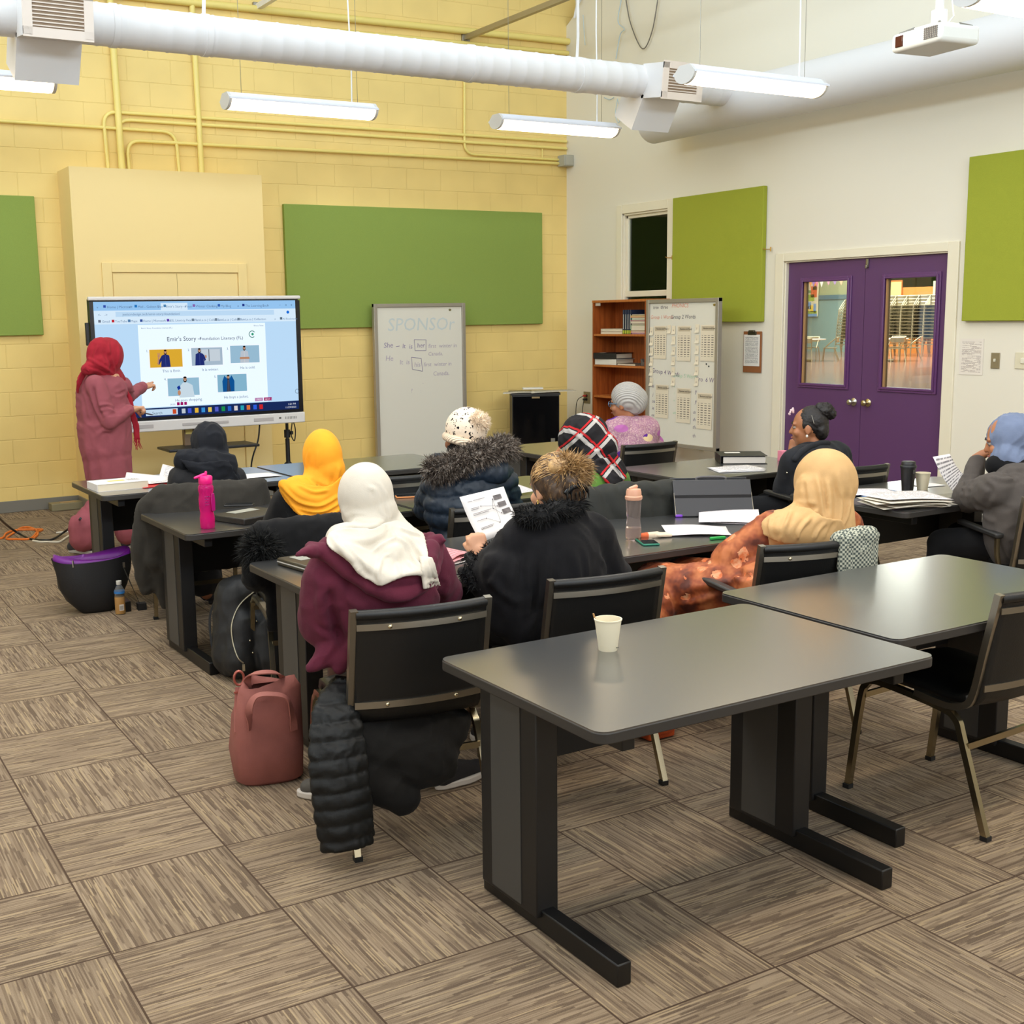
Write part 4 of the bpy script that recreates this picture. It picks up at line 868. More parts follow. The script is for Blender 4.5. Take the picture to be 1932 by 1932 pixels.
def book(x,y,z,dx,dy,dz,rgb,label,name='book',pages=None,group=None,rz=0,cover='closed',cat='book'):
    b=thing(name,label,cat,(x,y,z),rz,group); c=plain('cover_%d_%d_%d'%rgb,rgb,.5)
    if dz<dy and dz<dx:   # lying
        MB().box((0,0,.0012),(dx,dy,.0024)).box((0,0,dz-.0012),(dx,dy,.0024)).build('cover',c,b); MB().box((0,0,dz/2),(dx-.008,dy-.008,dz-.005)).build('pages',plain('page_edges',(226,214,190),.8),b)
        MB().box((0,dy/2-.002,dz/2),(dx,.003,dz)).box((0,-dy/2+.0015,dz/2),(dx,.002,dz)).build('spine',c,b) if not pages else None
    else:
        MB().box((0,dy/2-.001,dz/2),(dx,.002,dz)).box((0,-dy/2+.001,dz/2),(dx,.002,dz)).box((-dx/2+.001,0,dz/2),(.002,dy,dz)).build('cover',c,b); MB().box((.003,0,dz/2),(dx-.008,dy-.004,dz-.008)).build('pages',plain('page_edges',(226,214,190),.8),b)
    return b
sx0,sy0=7.80,9.50; z3=shz[4]; z2=shz[3]
stk=[((120,60,150),.012,'purple'),((206,50,40),.022,'red'),((40,140,90),.060,'thick green'),((170,150,130),.014,'grey beige'),((226,214,192),.022,'cream'),((200,60,110),.012,'magenta'),((60,160,140),.022,'teal'),((232,140,50),.014,'orange'),((240,200,110),.010,'yellow'),((30,34,50),.014,'dark navy')]
z=z3
for i,(c,h,nm) in enumerate(stk): book(sx0+.12,sy0+.145+(.012 if i%3 else 0),z,.20,.225,h-.001,c,'%s book lying in the stack of ten on the upper bookshelf shelf'%nm,group='stacked books on the upper shelf'); z+=h
for i in range(4):
    b=book(sx0+.115,sy0+.288+.036*i,z3,.17,.032,.245,(44,52,78),['navy upright book touching the flat stack, of four alike','navy upright book, second of four from the flat stack','navy upright book, third of four from the flat stack','navy upright book furthest left of four alike on the shelf'][i],group='navy upright books on the upper shelf')
    MB().box((-.0865,0,.125),(.001,.010,.15)).build('spine_title',plain('spine_cream',(200,196,180),.6),b); MB().box((-.0865,0,.022),(.001,.030,.034)).build('spine_band',plain('spine_lime',(176,186,60),.6),b)
for i in range(2): book(sx0+.14,sy0+.60,z3+.028*i,.22,.36,.026,(222,206,180),['lower pale paper pad lying left of the navy books','upper pale paper pad lying left of the navy books'][i],name='paper_pad',group='paper pads on the upper shelf',cat='paper pad')
b=thing('ring_binder','white ring binder lying at the bottom of the pile on the middle shelf','binder',(sx0+.14,sy0+.68,z2),.1)
WP=plain('binder_white',(224,218,206),.5); MB().box((0,0,.003),(.27,.32,.004)).box((0,0,.057),(.27,.32,.004)).box((-.134,0,.03),(.004,.32,.058)).build('cover',WP,b); MB().box((.005,0,.03),(.24,.29,.045)).build('pages',plain('page_edges',(226,214,190),.8),b)
b=thing('ring_binder','black ring binder lying on the white one on the middle shelf','binder',(sx0+.13,sy0+.69,z2+.06),.18)
BP=plain('binder_black',(20,20,22),.45); MB().box((0,0,.003),(.28,.32,.004)).box((0,0,.061),(.28,.32,.004)).box((-.138,0,.032),(.004,.32,.062)).build('cover',BP,b); MB().box((.005,0,.03),(.24,.29,.045)).build('pages',plain('page_edges',(226,214,190),.8),b)
MB().box((-.07,.09,.0635),(.05,.05,.001)).build('label_sticker',WP,b)
book(sx0+.12,sy0+.34,z2,.2,.30,.02,(110,100,88),'thin grey folder lying right of the binder pile on the middle shelf',name='folder',cat='folder')
b=thing('tape_dispenser','desk tape dispenser at the right end of the middle shelf','tape dispenser',(sx0+.09,sy0+.10,z2))
MB().prism([(-.06,0),(.06,0),(.06,.02),(.03,.045),(-.02,.03),(-.05,.07),(-.065,.07)],(-.025,0,0),(0,-1,0),(0,0,1),(1,0,0),.05).build('base',plain('dispenser_grey',(96,88,82),.5),b,bevel=.003)
MB().lathe([(.016,-.009),(.030,-.009),(.030,.009),(.016,.009)],(0,-.03,.062),20,Matrix.Rotation(PI/2,3,'Y')).build('tape_roll',plain('tape_clear',(206,198,176),.4),b,smooth=50)
# media cabinet
ang=math.atan2(-.5,.863)
t=thing('media_cabinet','black locked media cabinet in the corner with newspapers on top','cabinet',(6.98,10.70,0),ang)
BK=plain('cabinet_dark_laminate',(52,50,47),.45); MB().bb((0,.0,0),(.50,.50,.845)).build('carcass',BK,t,bevel=.003); MB().bb((-.012,-.015,.845),(.512,.51,.868)).build('top_board',BK,t,bevel=.002)
d=MB().bb((.006,-.016,.03),(.494,-.001,.835)).build('door',plain('glossy_black_door',(10,10,12),.08),t,bevel=.002)
MB().box((.25,-.019,.822),(.085,.012,.018)).build('catch',plain('catch_tan',(150,126,84),.5),d,bevel=.002); MB().box((.43,-.020,.36),(.045,.01,.055)).build('lock_plate',STEEL,d,bevel=.002)
NP=printed('newsprint',(214,206,190),(110,104,98),60,.8,(0,1),sc=1.6)
def paper(pts,label,mat,name='paper_sheet',t_=.0012,cat='paper',group=None,sub=4):
    """one sheet of paper; pts is a coarse grid in the room"""
    P=np.array(pts,float); c=P.reshape(-1,3).mean(0); ex=P[0][-1]-P[0][0]; rz=math.atan2(ex[1],ex[0]); R=Matrix.Rotation(-rz,3,'Z')
    Q=[[V(*(R@Vector(p-c))) for p in r] for r in P]
    o=MB().sheet(Q,t_,sub).build(name,mat); o.location=tuple(c); o.rotation_euler=(0,0,rz); o.data.polygons.foreach_set('use_smooth',[True]*len(o.data.polygons)); tag(o,label,cat,group); return o
c0=V(6.98,10.70,.870); e1=V(.863,-.5,0)/1; e2=V(.5,.863,0)
def cabp(u,v,z=0): return c0+e1*u+e2*v+V(0,0,z)
paper([[cabp(-.10,-.03,-.004),cabp(.1,-.03,.006),cabp(.28,-.03,.003)],[cabp(-.08,.2,.004),cabp(.1,.2,.01),cabp(.28,.2,.004)]],'newspaper on the black cabinet, the one overhanging its left edge',NP,'newspaper',cat='newspaper')
paper([[cabp(.20,-.06,.0),cabp(.42,-.07,.012),cabp(.68,-.05,.016)],[cabp(.22,.2,.012),cabp(.42,.2,.016),cabp(.66,.22,.018)]],'newspaper on the black cabinet, the one poking out over its right edge',NP,'newspaper',cat='newspaper')
b=thing('white_tray','small white folded tray lying on the newspapers on the cabinet','tray',tuple(cabp(.24,.28,.02)),ang); MB().box((0,0,.012),(.22,.14,.02)).build('tray_body',plain('tray_white',(226,220,208),.6),b,bevel=.005)
# power box on the floor and cables
t=thing('floor_outlet_box','grey metal power box on the floor at the foot of the closet','power box',(2.44,11.18,0))
MB().box((0,0,.035),(.31,.14,.065)).build('box_shell',plain('box_tan',(146,136,104),.5,.2),t,bevel=.004); MB().box((0,0,.069),(.14,.08,.003)).build('box_sticker',plain('sticker_tan',(170,144,104),.6),t)
def floor_wire(px,r,mat,label,name='cable',cat='cable',lift=None):
    P=[WZ(x,y,r if lift is None else lift[i]) for i,(x,y) in enumerate(px)]
    o=MB().tube(catmull(P,6),r,6).build(name,mat,smooth=60); tag(o,label,cat); return o
OR=plain('orange_cord',(226,118,40),.5); WC=plain('white_cord',(222,214,196),.5)
floor_wire([(-6,1016),(6,1014),(12,1006),(30,1000),(60,999),(80,999),(70,1004),(62,1013),(52,1017),(30,1017),(12,1016),(26,1005),(40,996),(55,995),(68,1000),(71,1008),(64,1015)],.009,OR,'orange extension cord looped on the carpet at the left edge','extension_cord','cord')
floor_wire([(62,1020),(75,1022),(95,1022),(112,1022),(122,1016),(128,1012),(140,1003),(118,1004),(106,1005)],.008,WC,'white extension cord lying on the carpet left of the standing person','extension_cord','cord')
floor_wire([(-4,975),(12,990),(30,1003),(55,1016),(80,1019),(100,1017),(125,1001),(145,985),(152,978)],.009,BLACKP,'black cable sagging over the carpet left of the standing person','power_cable','cable',[.3,.15,.05,.01,.01,.01,.05,.2,.3])
floor_wire([(245,1001),(262,999),(280,1003),(284,996)],.008,BLACKP,'black cable on the carpet behind the front left table','power_cable','cable')
# ================================================================ PEOPLE
SK1=plain('skin_light_tan',(206,152,118),.5,bumpy=.05,bs=300); SK2=plain('skin_brown',(150,96,66),.5,bumpy=.05,bs=300); SK3=plain('skin_warm_brown',(168,110,74),.5,bumpy=.05,bs=300)
for m_ in (SK1,SK2,SK3):
    m_.node_tree.nodes['Principled BSDF'].inputs['Subsurface Weight'].default_value=.06
def rotm(f,tilt=0):
    """axes of a head: f looks forward, returns matrix with columns right, forward, up"""
    f=unit(f); r=unit(np.cross(f,[0,0,1])); u=np.cross(r,f); c,s=math.cos(tilt),math.sin(tilt)
    r2=r*c+u*s; u2=-r*s+u*c; return Matrix(((r2[0],f[0],u2[0]),(r2[1],f[1],u2[1]),(r2[2],f[2],u2[2])))
def head(mb,c,f,tilt=0,s=1.0):
    M=rotm(f,tilt); A=lambda x,y,z: V(c)+np.array(M@Vector((x*s,y*s,z*s)))
    mb.ell(A(0,-.012,.022),(.077*s,.094*s,.096*s),M); mb.ell(A(0,.022,-.035),(.062*s,.068*s,.085*s),M); mb.ell(A(0,.055,-.090),(.026*s,.026*s,.022*s),M,8)
    mb.cap(A(0,.084,.012),A(0,.100,-.022),.009*s,.0125*s,8); mb.ell(A(0,.082,-.058),(.026*s,.014*s,.011*s),M,8)
    for q in (-1,1):
        mb.ell(A(q*.040,.060,-.025),(.026*s,.024*s,.026*s),M,8); mb.ell(A(q*.031,.074,.028),(.024*s,.014*s,.010*s),M,8)
        mb.ell(A(q*.078,-.008,-.008),(.010*s,.020*s,.032*s),M,8); mb.ell(A(q*.081,-.004,-.026),(.009*s,.012*s,.014*s),M,8)
    return A,M
def face_parts(A,M,par,s=1.0,brow=(40,30,26),lips=(150,84,74)):
    for q in (-1,1):
        MB().ell(A(q*.030,.0675,.008),(.0150*s,.0150*s,.0105*s),M,8).build('eye',plain('eye_white',(150,138,128),.4),par,smooth=180)
        MB().ell(A(q*.0295,.0790,.007),(.0065*s,.0045*s,.0065*s),M,8).build('iris',plain('iris_dark',(36,24,20),.2),par,smooth=180)
        MB().tube([A(q*.016,.089,.032),A(q*.032,.088,.037),A(q*.050,.078,.031)],[.003*s,.0035*s,.002*s],6).build('eyebrow',plain('brow',brow,.8),par,smooth=180)
    MB().tube([A(-.024,.090,-.056),A(-.008,.0965,-.053),A(.008,.0965,-.053),A(.024,.090,-.056)],[.002*s,.0055*s,.0055*s,.002*s],8).build('lips',plain('lips',lips,.45),par,smooth=180)
def hand(mb,w,d,n,curl=(30,35,30,30),side=1,thumb=(35,20),s=1.0,spread=4,index=None):
    """palm plus four bent fingers and a thumb; d runs along the hand, n is the palm side"""
    w=V(w); d=unit(d); n=unit(V(n)-d*(V(n)@d)); k=np.cross(d,n)*side   # k: thumb side
    L=.088*s; fl=[.068,.077,.072,.056]; off=[.030,.010,-.010,-.028]
    mb.cap(w-d*.02,w+d*.03*s,.024*s,.026*s,10)
    for i in range(4):
        o=off[i]*s; b=w+d*(L-abs(i-1.2)*.005*s)+k*o; mb.cap(w+d*.012*s+k*o*.55,b,.0155*s,.0125*s,8)
        cu=index if (i==0 and index is not None) else curl[i]; a=0; p=b; dd=unit(d+k*math.radians(spread)*(1.2-i)); r=.0098*s if i<3 else .0086*s
        for j,q in enumerate((.45,.30,.25)):
            a+=math.radians(cu*(1.0 if j==0 else 1.15)); v=dd*math.cos(a)+n*math.sin(a); p2=p+v*fl[i]*q*s; mb.cap(p,p2,r,r*.93,8); p=p2; r*=.93
    t0=w+d*.022*s+k*.026*s; t1=unit(d*math.cos(math.radians(thumb[0]))+k*math.sin(math.radians(thumb[0]))+n*.25); p=t0+t1*.040*s; mb.cap(t0,p,.0145*s,.0120*s,8)
    t2=unit(t1*math.cos(math.radians(thumb[1]))+n*math.sin(math.radians(thumb[1]))-k*.15); q=p+t2*.030*s; mb.cap(p,q,.0115*s,.0100*s,8); mb.cap(q,q+unit(t2+n*.2)*.024*s,.0100*s,.0085*s,8)
    return mb
def shoe(par,heel,toe,col,sole,z=0,h=.085,w=.044):
    heel,toe=V(heel),V(toe); d=unit(toe-heel)
    m=MB(); m.cap(heel+d*.03+V(0,0,.045),toe-d*.045+V(0,0,.036),.036,.032); m.cap(heel+d*.035+V(0,0,.05),heel+d*.06+V(0,0,h),.036,.034); m.cap(heel+d*.08+V(0,0,.07),toe-d*.09+V(0,0,.045),.032,.03)
    s=blob(m,'shoe',col,par,.008,3); q=MB()
    k=np.cross(d,[0,0,1]); L=np.linalg.norm(toe-heel); P=[]
    for i in range(24):
        a=2*PI*i/24; x=math.cos(a); P.append(((x*.5+.5)*L, math.sin(a)*w*(1.0 if x>0 else .85)))
    q.prism(P,heel+V(0,0,.002),d,k,(0,0,1),.026); q.build('sole',sole,s,bevel=.006); return s
BLACKC=cloth('black_cotton',(14,14,16),.2); 
def fur(mb,pts,nrm,n,L,w=.004,jit=.6,rng=None,grav=0.,lie=None):
    rng=rng or RNG; pts=np.array(pts); nrm=np.array(nrm); idx=rng.integers(0,len(pts),n); base=pts[idx]+rng.normal(0,.004,(n,3))
    d=nrm[idx]+rng.normal(0,jit,(n,3)); d[:,2]-=grav
    if lie is not None: d=d+V(lie)
    d/=np.linalg.norm(d,axis=1,keepdims=True); l=L*rng.uniform(.6,1.15,n)
    a=np.cross(d,rng.normal(0,1,(n,3))); a/=np.linalg.norm(a,axis=1,keepdims=True)
    v=[];f=[]
    for i in range(n):
        b=base[i]; tip=b+d[i]*l[i]+V(0,0,-l[i]*.15); mid=b+d[i]*l[i]*.5; k=3*0+len(v)
        v+= [b-a[i]*w/2,b+a[i]*w/2,mid+a[i]*w*.4,tip,mid-a[i]*w*.4]; f.append((k,k+1,k+2,k+3,k+4))
    return mb.add(v,f)
def tubepts(path,r,n=10,sub=8):
    P=catmull([V(p) for p in path],sub); pts=[];nr=[]
    for i,p in enumerate(P):
        t=unit(P[min(i+1,len(P)-1)]-P[max(i-1,0)]); a=unit(np.cross(t,[0,0,1])); b=np.cross(t,a)
        for k in range(n): q=math.cos(2*PI*k/n)*a+math.sin(2*PI*k/n)*b; pts.append(p+q*r); nr.append(q)
    return pts,nr
def seated_body(root,skin,hd,hf,sh,el,wr,hands,pelvis,knees,feet,tilt=0,s=1.0,face=True,neck=.9):
    """one continuous skin: head with face, neck, trunk, arms ending in hands, thighs and shanks"""
    m=MB(); A,M=head(m,hd,hf,tilt,s); c=(V(sh[0])+V(sh[1]))/2
    m.cap(A(0,-.02,-.06),c+V(0,0,.02),.046,.046); m.cap(c+V(0,0,-.04),V(pelvis)+V(0,0,.10),.085,.09); m.cap(V(pelvis)+V(-.07,0,0),V(pelvis)+V(.07,0,0),.10,.10)
    for i in (0,1):
        m.cap(c,sh[i],.04,.024); m.cap(sh[i],el[i],.024,.026); m.cap(el[i],wr[i],.028,.025)
        if hands[i]: hand(m,wr[i],**hands[i])
        m.cap(V(pelvis)+V(-.07 if i==0 else .07,.02,-.01),knees[i],.075,.055); m.cap(knees[i],V(feet[i])+V(0,0,.10),.052,.036); 
    b=blob(m,'body',skin,root,.0075,2)
    if face: face_parts(A,M,b,s)
    return b,A,M
PG='people attending the lesson'
# ---- P1: white hijab, maroon sweater (nearest left)
p=thing('person','person in white hijab and maroon cowl sweater seated at the front left of the camera','person',(1.79,3.45,0),world=True)
H1=W(691,942,3.56)
sL,sR=W(628,1052,3.46),W(812,1040,3.52); eL,eR=W(612,1172,3.50),W(838,1120,3.62); wL,wR=W(650,1185,3.78),W(800,1105,3.84)
body,A,M=seated_body(p,SK1,H1+V(0,.015,-.01),(.25,.93,-.35),(sL,sR),(eL,eR),(wL,wR),(dict(d=(.3,.9,.1),n=(0,0,-1),curl=(35,40,40,40)),dict(d=(-.3,.9,.1),n=(0,0,-1),curl=(30,35,35,35),side=-1)),(1.79,3.40,.53),((1.78,3.86,.51),(1.97,3.86,.51)),((1.72,3.74,.0),(2.02,3.62,.02)),s=.98)
MAR=cloth('maroon_fleece',(92,34,52),.14)
m=MB(); m.ell(W(722,1120,3.45),(.195,.15,.22)); m.ell(W(722,1060,3.47),(.185,.125,.12)); m.ell((1.80,3.42,.57),(.20,.17,.14))
m.cap(W(640,1052,3.46),W(622,1100,3.46),.085,.09); m.cap(W(622,1100,3.46),eL,.09,.085); m.cap(eL,W(640,1200,3.56),.082,.07); m.cap(W(640,1200,3.56),wL,.065,.05)
m.cap(W(800,1050,3.52),W(822,1085,3.54),.080,.075); m.cap(W(822,1085,3.54),eR,.072,.066); m.cap(eR,wR,.064,.05)
m.cap(W(640,1210,3.46),W(610,1242,3.44),.05,.034); m.cap(W(610,1242,3.44),W(583,1262,3.42),.034,.014); m.cap(W(650,1225,3.42),W(640,1262,3.40),.045,.02)
sweater=blob(m,'sweater',MAR,p,.0105,5,folds(.007,(6,6,7),1.3,extra=.0010),cre=[([(622,1112),(626,1150),(636,1190),(648,1222)],-.022,.016),([(600,1085),(604,1120),(600,1160)],.006,.012),([(640,1100),(660,1130),(690,1150)],.007,.014),([(596,1175),(615,1190),(640,1196)],-.008,.010),([(640,1205),(625,1225),(600,1245)],.008,.009),([(650,1230),(690,1222),(730,1230)],-.006,.012),([(820,1070),(826,1110),(832,1135)],-.010,.012),([(835,1085),(845,1100),(838,1125)],.006,.010),([(620,1225),(608,1240),(590,1256)],-.006,.006)],Y=3.4); bs=BV[sweater.name]
def drape(rows,bvs,off,t_,name,mat,par,Y=3.4,sub=6,vox=None,disp=None,offs=None):
    G=[[cast(px,py,bvs,(offs[i][j] if offs else off),Y) for j,(px,py) in enumerate(r)] for i,r in enumerate(rows)]
    mb=MB().sheet(G,t_,sub)
    if vox: return blob(mb,name,mat,par,vox,4,disp)
    return mb.build(name,mat,par,smooth=180)
# cowl collar of the sweater: rolled cloth lying round the shoulders
col=MB(); path=[(590,1036),(612,1040),(640,1062),(672,1088),(712,1112),(750,1122),(790,1108),(818,1070),(822,1035),(812,1018)]
P=catmull([cast(x,y,[bs],.018,3.42) for x,y in path],5); 
for i in range(len(P)-1): col.cap(P[i],P[i+1],.026,.026)
P2=catmull([cast(x,y,[bs],.014,3.42) for x,y in [(640,1040),(690,1070),(745,1090),(795,1075),(812,1035)]],5)
for i in range(len(P2)-1): col.cap(P2[i],P2[i+1],.034,.034)
col.caps([cast(604,1040,[bs],.02,3.40),W(580,1040,3.38),W(562,1046,3.36)],[.028,.018,.008]); col.caps([cast(815,1030,[bs],.02,3.44),W(828,1016,3.42),W(836,1020,3.40)],[.03,.02,.009])
cw=blob(col,'cowl_collar',MAR,p,.008,5,folds(.005,(9,9,5),4.)); bcw=BV[cw.name]
WH=cloth('white_jersey',(208,200,186),.05,sheen=.15)
Mh=rotm((.25,.93,-.30)); m=MB(); hc1=W(690,935,3.56); m.ell(hc1,(.093,.118,.112),Mh,18); m.ell(hc1+V(.006,-.03,-.055),(.088,.095,.075),Mh); m.cap(W(690,960,3.54),W(700,985,3.50),.086,.075)
m.cap(W(694,985,3.50),W(700,1020,3.46),.062,.085); m.cap(W(645,1018,3.46),W(755,1015,3.47),.055,.06); m.cap(W(738,975,3.52),W(750,1000,3.48),.035,.045); m.cap(W(632,1014,3.45),W(655,1045,3.42),.028,.022)
C1=[([(694,918),(708,926),(717,948),(724,969),(732,981)],.0055,.0075),([(716,911),(728,938),(735,964),(738,980)],.005,.007),([(728,925),(737,950),(740,974)],.004,.006),([(705,935),(716,962),(728,980)],.003,.006),
 ([(643,996),(673,1000),(701,1001),(722,993),(733,985)],-.010,.009),([(645,988),(668,982),(694,983),(715,980)],.0035,.006),([(650,975),(672,968),(690,970)],.0025,.006),([(660,992),(690,990),(718,984)],.003,.005)]
hj=blob(m,'hijab',WH,p,.007,6,lambda c:.0012*nz(c,22,2.),cre=C1,Y=3.5); bh=BV[hj.name]; BB=[bs,bh,bcw]
rows=[[(652,994),(680,997),(705,997),(728,986),(752,984),(776,994)],[(621,1005),(660,1012),(700,1018),(738,1006),(770,1000),(797,1008)],[(618,1030),(655,1040),(700,1044),(742,1035),(780,1030),(806,1035)],
      [(650,1056),(680,1064),(710,1072),(748,1064),(785,1058),(813,1060)],[(676,1080),(695,1084),(716,1092),(752,1084),(790,1078),(822,1082)],[(689,1091),(703,1097),(719,1107),(753,1091),(789,1086),(826,1094)]]
C2=[([(736,992),(742,1010),(746,1016)],.006,.007),([(745,1014),(768,1029),(780,1052),(797,1082)],.009,.008),([(768,1010),(789,1036),(809,1068),(820,1089)],.008,.008),([(752,996),(775,1004),(792,1010)],.006,.007),
 ([(720,1056),(713,1078),(717,1100)],.006,.007),([(747,1042),(753,1070),(755,1086)],.006,.007),([(623,1008),(639,1029),(659,1053),(684,1086)],.009,.009),([(630,1004),(655,1030),(690,1065)],.005,.006),([(702,1045),(712,1032),(728,1022),(746,1016)],.007,.008),([(735,1045),(722,1052),(716,1062)],.004,.006),([(765,1045),(775,1065),(783,1083)],.005,.006),
 ([(660,1022),(695,1030),(725,1018),(738,1002)],-.006,.010),([(782,1060),(795,1075),(805,1085)],-.004,.006)]
G=[[cast(px,py,BB,.016+.006*math.sin(3.1*k+2*q),3.40) for k,(px,py) in enumerate(r)] for q,r in enumerate(rows)]
blob(MB().sheet(G,.012,8),'hijab_drape',WH,p,.0055,3,lambda c:.0015*nz(c,26,5.),cre=C2,Y=3.4)
G=[[cast(px,py,BB,.030,3.40) for px,py in r] for r in [[(790,1050),(815,1050)],[(796,1072),(822,1072)],[(798,1092),(826,1090)],[(802,1112),(829,1104)]]]
blob(MB().sheet(G,.014,6),'scarf_end',WH,p,.0055,3,cre=[([(803,1055),(810,1080),(815,1105)],.006,.006),([(803,1100),(815,1095),(826,1097)],.005,.005)],Y=3.4)
PT=cloth('patterned_brown_skirt',(74,48,36),.5); m=MB(); m.cap((1.78,3.44,.53),(1.78,3.84,.51),.10,.08); m.cap((1.90,3.44,.53),(1.97,3.86,.51),.10,.08); m.cap((1.78,3.84,.51),(1.74,3.80,.16),.07,.055); m.cap((1.97,3.86,.51),(2.06,3.68,.17),.07,.058)
blob(m,'trousers',PT,p,.012,5)
SHB=plain('shoe_black_knit',(34,32,34),.8); SOW=plain('sole_white_rubber',(206,198,188),.6)
shoe(p,(1.76,3.66,.0),(1.56,3.82,.0),plain('shoe_grey_knit',(86,82,76),.8),SOW); shoe(p,(2.0,3.59,.0),(2.245,3.64,.0),SHB,SOW)
# ---- P2: black poncho, streaked hair in a claw clip, holding a page
p=thing('person','person in black poncho with blond streaked hair clipped up, holding a worksheet','person',(2.52,3.49,0),world=True)
H2=W(1046,922,3.55); sL,sR=W(975,1010,3.5),W(1122,1012,3.5); eL,eR=W(930,1085,3.60),W(1150,1105,3.58); wL=W(912,1052,3.80); wR=W(1150,1090,3.85)
f2=(-.08,.97,-.22)
body,A,M=seated_body(p,SK1,H2,f2,(sL,sR),(eL,eR),(wL,wR),(dict(d=(-.10,.45,.85),n=(.5,.85,-.1),curl=(55,60,62,60),side=1,thumb=(28,45)),dict(d=(-.2,.9,0),n=(0,0,-1),side=-1)),(2.50,3.42,.53),((2.40,3.88,.51),(2.62,3.88,.51)),((2.42,3.80,0),(2.62,3.76,0)),tilt=.0,s=.98)
HD=N('streaked_hair'); f_=HD.noise(HD.mapv(HD.coord(),(40,40,14)),1.5,4,.7); HD.base(HD.ramp(f_,[(.35,srgb(44,32,26)),(.55,srgb(84,62,42)),(.72,srgb(160,124,78))]),.45,0,.5); HD.bump(f_,.4,.004)
HB=N('blond_strands'); f_=HB.noise(HB.coord(),30,3,.7); HB.base(HB.ramp(f_,[(.35,srgb(96,68,42)),(.6,srgb(196,158,106))]),.5,0,.5)
m=MB(); m.ell(A(0,-.022,.030),(.089,.102,.100),M,18); m.ell(A(0,-.07,-.015),(.078,.060,.075),M); m.ell(A(.0,-.10,.015),(.06,.05,.06),M)
hair=blob(m,'hair',HD.m,p,.007,3,folds(.004,(34,34,8),2.))
bun=W(1076,890,3.47)
m=MB(); m.ell(bun,(.055,.045,.045)); m.ell(bun+V(-.035,.01,.02),(.05,.04,.03)); blob(m,'hair_bun',HB.m,p,.008,2,folds(.008,(24,24,24),3.))
pts=[];nr=[]; R=random.Random(5)
for i in range(300):
    a=R.uniform(0,2*PI); b=R.uniform(-.5,1); q=V(math.cos(a)*math.sqrt(max(0,1-b*b*.8)),math.sin(a)*.6-.3,b); q=unit(q); pts.append(bun+q*.045); nr.append(q)
m=MB(); fur(m,pts,nr,1500,.055,.0034,.7,lie=(.45,-.1,-.05)); m.build('bun_strands',HB.m,p)
bhr=BV[hair.name]; hc_=V(A(0,-.03,.02)); m=MB(); R=random.Random(8)
for k in range(70):    # strands swept back over the skull into the bun
    a=R.uniform(-1.5,1.5); st=A(math.sin(a)*.09,.06*math.cos(a),.07*math.cos(a)+.02); en=bun+V(R.uniform(-.04,.03),R.uniform(-.02,.02),R.uniform(-.03,.03)); pts=[]
    for q in np.linspace(0,1,9):
        x=st*(1-q)+en*q; d=unit(x-hc_); h=bhr.ray_cast(Vector(hc_+d*.4),Vector(-d)); pts.append(V(h[0])+d*.0012 if (h[0] is not None and q<.92) else x)
    m.tube(pts,[.0008]+[.0022]*7+[.0012],5)
m.build('swept_strands',HB.m,p,smooth=180)
m=MB(); c0=bun+V(-.005,-.045,-.055); m.caps([c0+V(-.05,0,-.01),c0+V(-.02,-.012,.012),c0+V(.02,-.012,.012),c0+V(.05,0,-.012)],[.008,.011,.011,.008])
for k in range(6): m.cap(c0+V(-.045+.018*k,-.004,.0),c0+V(-.048+.019*k,-.012,-.04),.006,.003)
blob(m,'claw_clip',plain('black_acetate',(18,18,20),.2),p,.005,1)
PO=cloth('black_poncho_wool',(17,16,19),.15)
m=MB(); c=W(1048,1085,3.47); m.ell(c,(.19,.135,.22)); m.cap(W(985,1012,3.5),W(1118,1012,3.49),.075,.088); m.cap(W(1000,985,3.5),W(1080,975,3.49),.055,.06); m.ell((2.50,3.43,.60),(.22,.16,.16))
m.cap(W(975,1022,3.5),W(925,1088,3.58),.07,.085); m.cap(W(925,1088,3.58),W(912,1075,3.70),.072,.05); m.cap(W(935,1095,3.55),W(950,1170,3.50),.085,.06); m.cap(W(950,1080,3.50),W(985,1180,3.46),.09,.08)
m.cap(W(1125,1025,3.49),W(1150,1090,3.50),.078,.085); m.cap(W(1150,1090,3.50),W(1160,1150,3.48),.085,.06); m.cap(W(1150,1100,3.55),W(1150,1090,3.78),.06,.045)
po=blob(m,'poncho',PO,p,.0115,6,folds(.009,(7,7,1.8),12.),cre=[([(998,1060),(996,1096),(998,1140),(994,1170)],.012,.012),([(972,1054),(965,1096),(960,1130)],.011,.013),([(1035,1025),(1031,1096),(1018,1145),(990,1198)],.013,.014),([(1015,1040),(1012,1100),(1006,1150)],-.009,.012),([(925,1090),(950,1120),(985,1140)],.010,.014),([(1080,1040),(1092,1090),(1100,1130)],.008,.014),([(1130,1050),(1145,1090),(1160,1120)],.010,.014),([(940,1060),(925,1080),(915,1095)],-.008,.012)],Y=3.4); 
FB=plain('black_fur',(16,15,16),.9)
def furtrim(path,r,n,L,mat,par,name='fur_trim',w=.004,core=True,jit=.5,lie=None):
    m=MB(); P=catmull([V(q) for q in path],5)
    if core:
        for i in range(len(P)-1): m.cap(P[i],P[i+1],r,r,8)
    pts,nr=tubepts(path,r*.9); fur(m,pts,nr,n,L,w,jit,lie=lie); return m.build(name,mat,par)
furtrim([W(985,976,3.47),W(1000,972,3.43),W(1025,972,3.40),W(1050,960,3.40),W(1075,962,3.42),W(1092,948,3.46)],.028,1500,.026,FB,p,'fur_collar')
